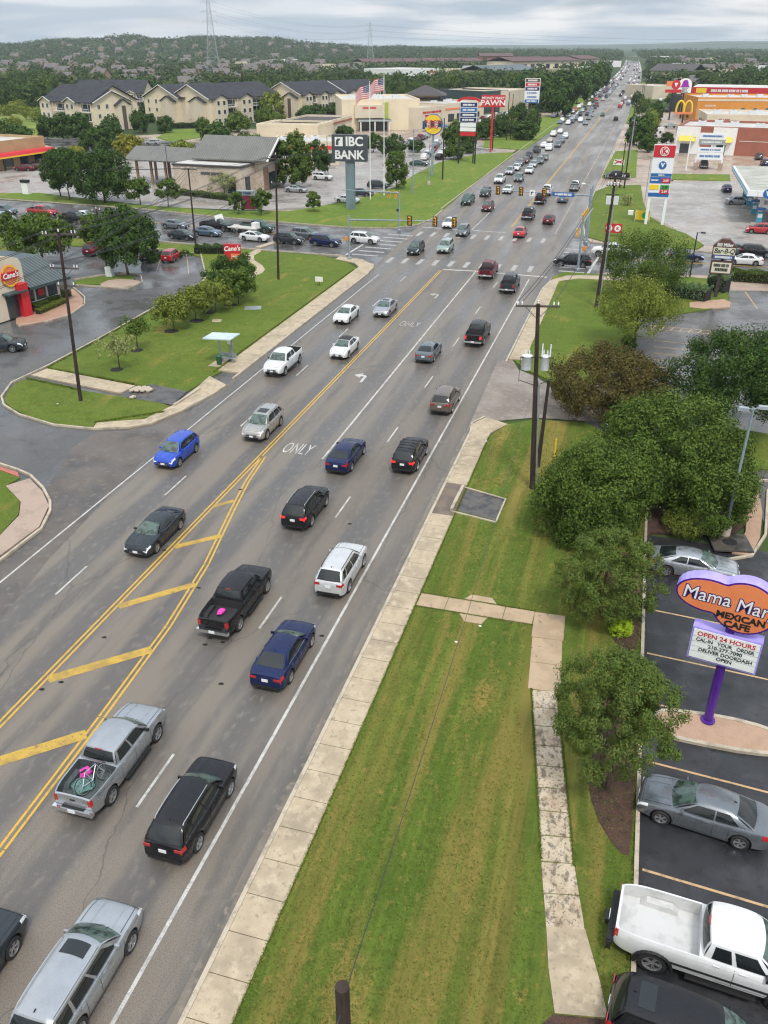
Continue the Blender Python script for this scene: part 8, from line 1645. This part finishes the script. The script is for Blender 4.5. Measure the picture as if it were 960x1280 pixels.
# woodland mass: clumped crowns following the land, out to the hills
def woodland(name, n, r0_, r1_, a0_, a1_, per, leaf, dens_fn, wmin, wmax, label):
    Vs = []; k = 0; tries = 0
    while k < n and tries < n * 6:
        tries += 1; a = nr.uniform(a0_, a1_); r = math.sqrt(nr.uniform(r0_**2, r1_**2)); 
        if nr.random() > (r0_ / r) ** .75: continue
        x, y = polar(a, r)
        if blocked(x, y, 6) or inbld(x, y, 8) or not dens_fn(x, y, a, r): continue
        W = nr.uniform(wmin, wmax) * (1 + r / 9000); H = W * nr.uniform(.6, .85); m_ = max(10, int(per * (1 if r < 1200 else .55 if r < 2200 else .3))); d = unit(m_); d[:, 2] = np.abs(d[:, 2]); P = d * np.array([W / 2, W / 2, H]) * nr.uniform(.7, 1.05, m_)[:, None] + np.array([x, y, hgt(x, y) - .3]); Nn = d + unit(m_) * .7; Nn /= np.linalg.norm(Nn, axis=1)[:, None]; lf = leaf * (1 if r < 1200 else 1.4 if r < 2200 else 2.0); Vs.append(quads(P, Nn, lf, .8, False)); k += 1
    o = link(name, qmesh(name, np.concatenate(Vs), LM['far'])); tag(o, label, 'woodland', None, 'stuff')
hx = np.array([h_[0] for h_ in HOUSES]); hy = np.array([h_[1] for h_ in HOUSES])
def away(x, y, a, r):
    if 96 < y < 430 and -200 < x < 90: return False
    d2 = np.min((hx - x)**2 + (hy - y)**2); return d2 > (9.5 if r < 1600 else 7)**2
woodland('suburb_trees', 3500, 480, 2700, -.52, -.02, 60, 1.6, away, 7, 12, 'mass of garden trees between the suburb roofs')
woodland('woodland', 4200, 560, 3000, -.02, .56, 60, 1.8, lambda x, y, a, r: away(x, y, a, r), 9, 15, 'dark woodland spreading right and left of the far road')
woodland('hill_forest', 4500, 1900, 4400, -.56, .56, 70, 1.5, lambda x, y, a, r: True, 9, 15, 'forest covering the low hills on the horizon')
# grass blades standing over the near lawns and along the slab edges
def blades(name, n, fn, hgt_, cols, label):
    xy = np.array([fn() for _ in range(n)]); P = np.stack([xy[:, 0], xy[:, 1], np.full(n, LZ + hgt_ * .4)], 1); Nn = unit(n); Nn[:, 2] *= .35; Nn /= np.linalg.norm(Nn, axis=1)[:, None]
    o = link(name, qmesh(name, quads(P, Nn, hgt_ * 1.5, .6), mat(name + '_blades', cols[0], .9, rnd=cols, spec=.05))); tag(o, label, 'grass', None, 'stuff')
brg = random.Random(3)
def f1():
    k = brg.random()
    if k < .16: return (-8.63 + brg.gauss(0, .035), brg.uniform(5, 59.5))
    if k < .24: t = brg.random(); sg = brg.choice((-1, 1)); return (-1.15 + 1.57 * t + sg * (.60 + brg.gauss(0, .03)), 31.2 - 9.4 * t)
    if k < .30: return (brg.uniform(-8.6, -2.3), 36.8 + brg.choice((-1, 1)) * (.64 + brg.gauss(0, .03)))
    if k < .34: return (3.08 + brg.gauss(0, .03), brg.uniform(10, 56))
    while True:
        x, y = brg.uniform(-8.6, 3.05), 12 + 50 * brg.random() ** 1.4
        if abs(y - 36.8) < .7 and x < -.6: continue
        if -6.4 < x < -4.2 and 35.4 < y < 38.1: continue
        if 15 < y < 37.5 and -2.3 + (31.2 - min(y, 31.2)) * .167 < x < -.4 + (31.2 - min(y, 31.2)) * .167 + .3: continue
        if x < -4.9 and 46 < y < 51.5: continue
        return (x, y)
blades('grass', 70000, f1, .05, [(.08, .135, .02), (.12, .175, .03), (.155, .20, .04), (.22, .22, .06)], 'short grass blades over the near lawn')
def f2():
    k = brg.random(); t = brg.random()
    if k < .5: return (-35.55 + brg.gauss(0, .05), 67 + 42 * t)
    a, b = brg.choice([(G(167, 480, .1), G(59, 460, .1)), (G(59, 460, .1), G(200, 383, .1)), (G(97, 487, .1), G(33, 473, .1)), (G(120, 528, .1), G(205, 515, .1))]); return (a[0] + (b[0] - a[0]) * t + brg.gauss(0, .05), a[1] + (b[1] - a[1]) * t + brg.gauss(0, .05))
blades('edge_grass', 9000, f2, .12, [(.07, .12, .018), (.13, .18, .03), (.19, .23, .05)], 'grass growing over the slab edges of the left lawn')
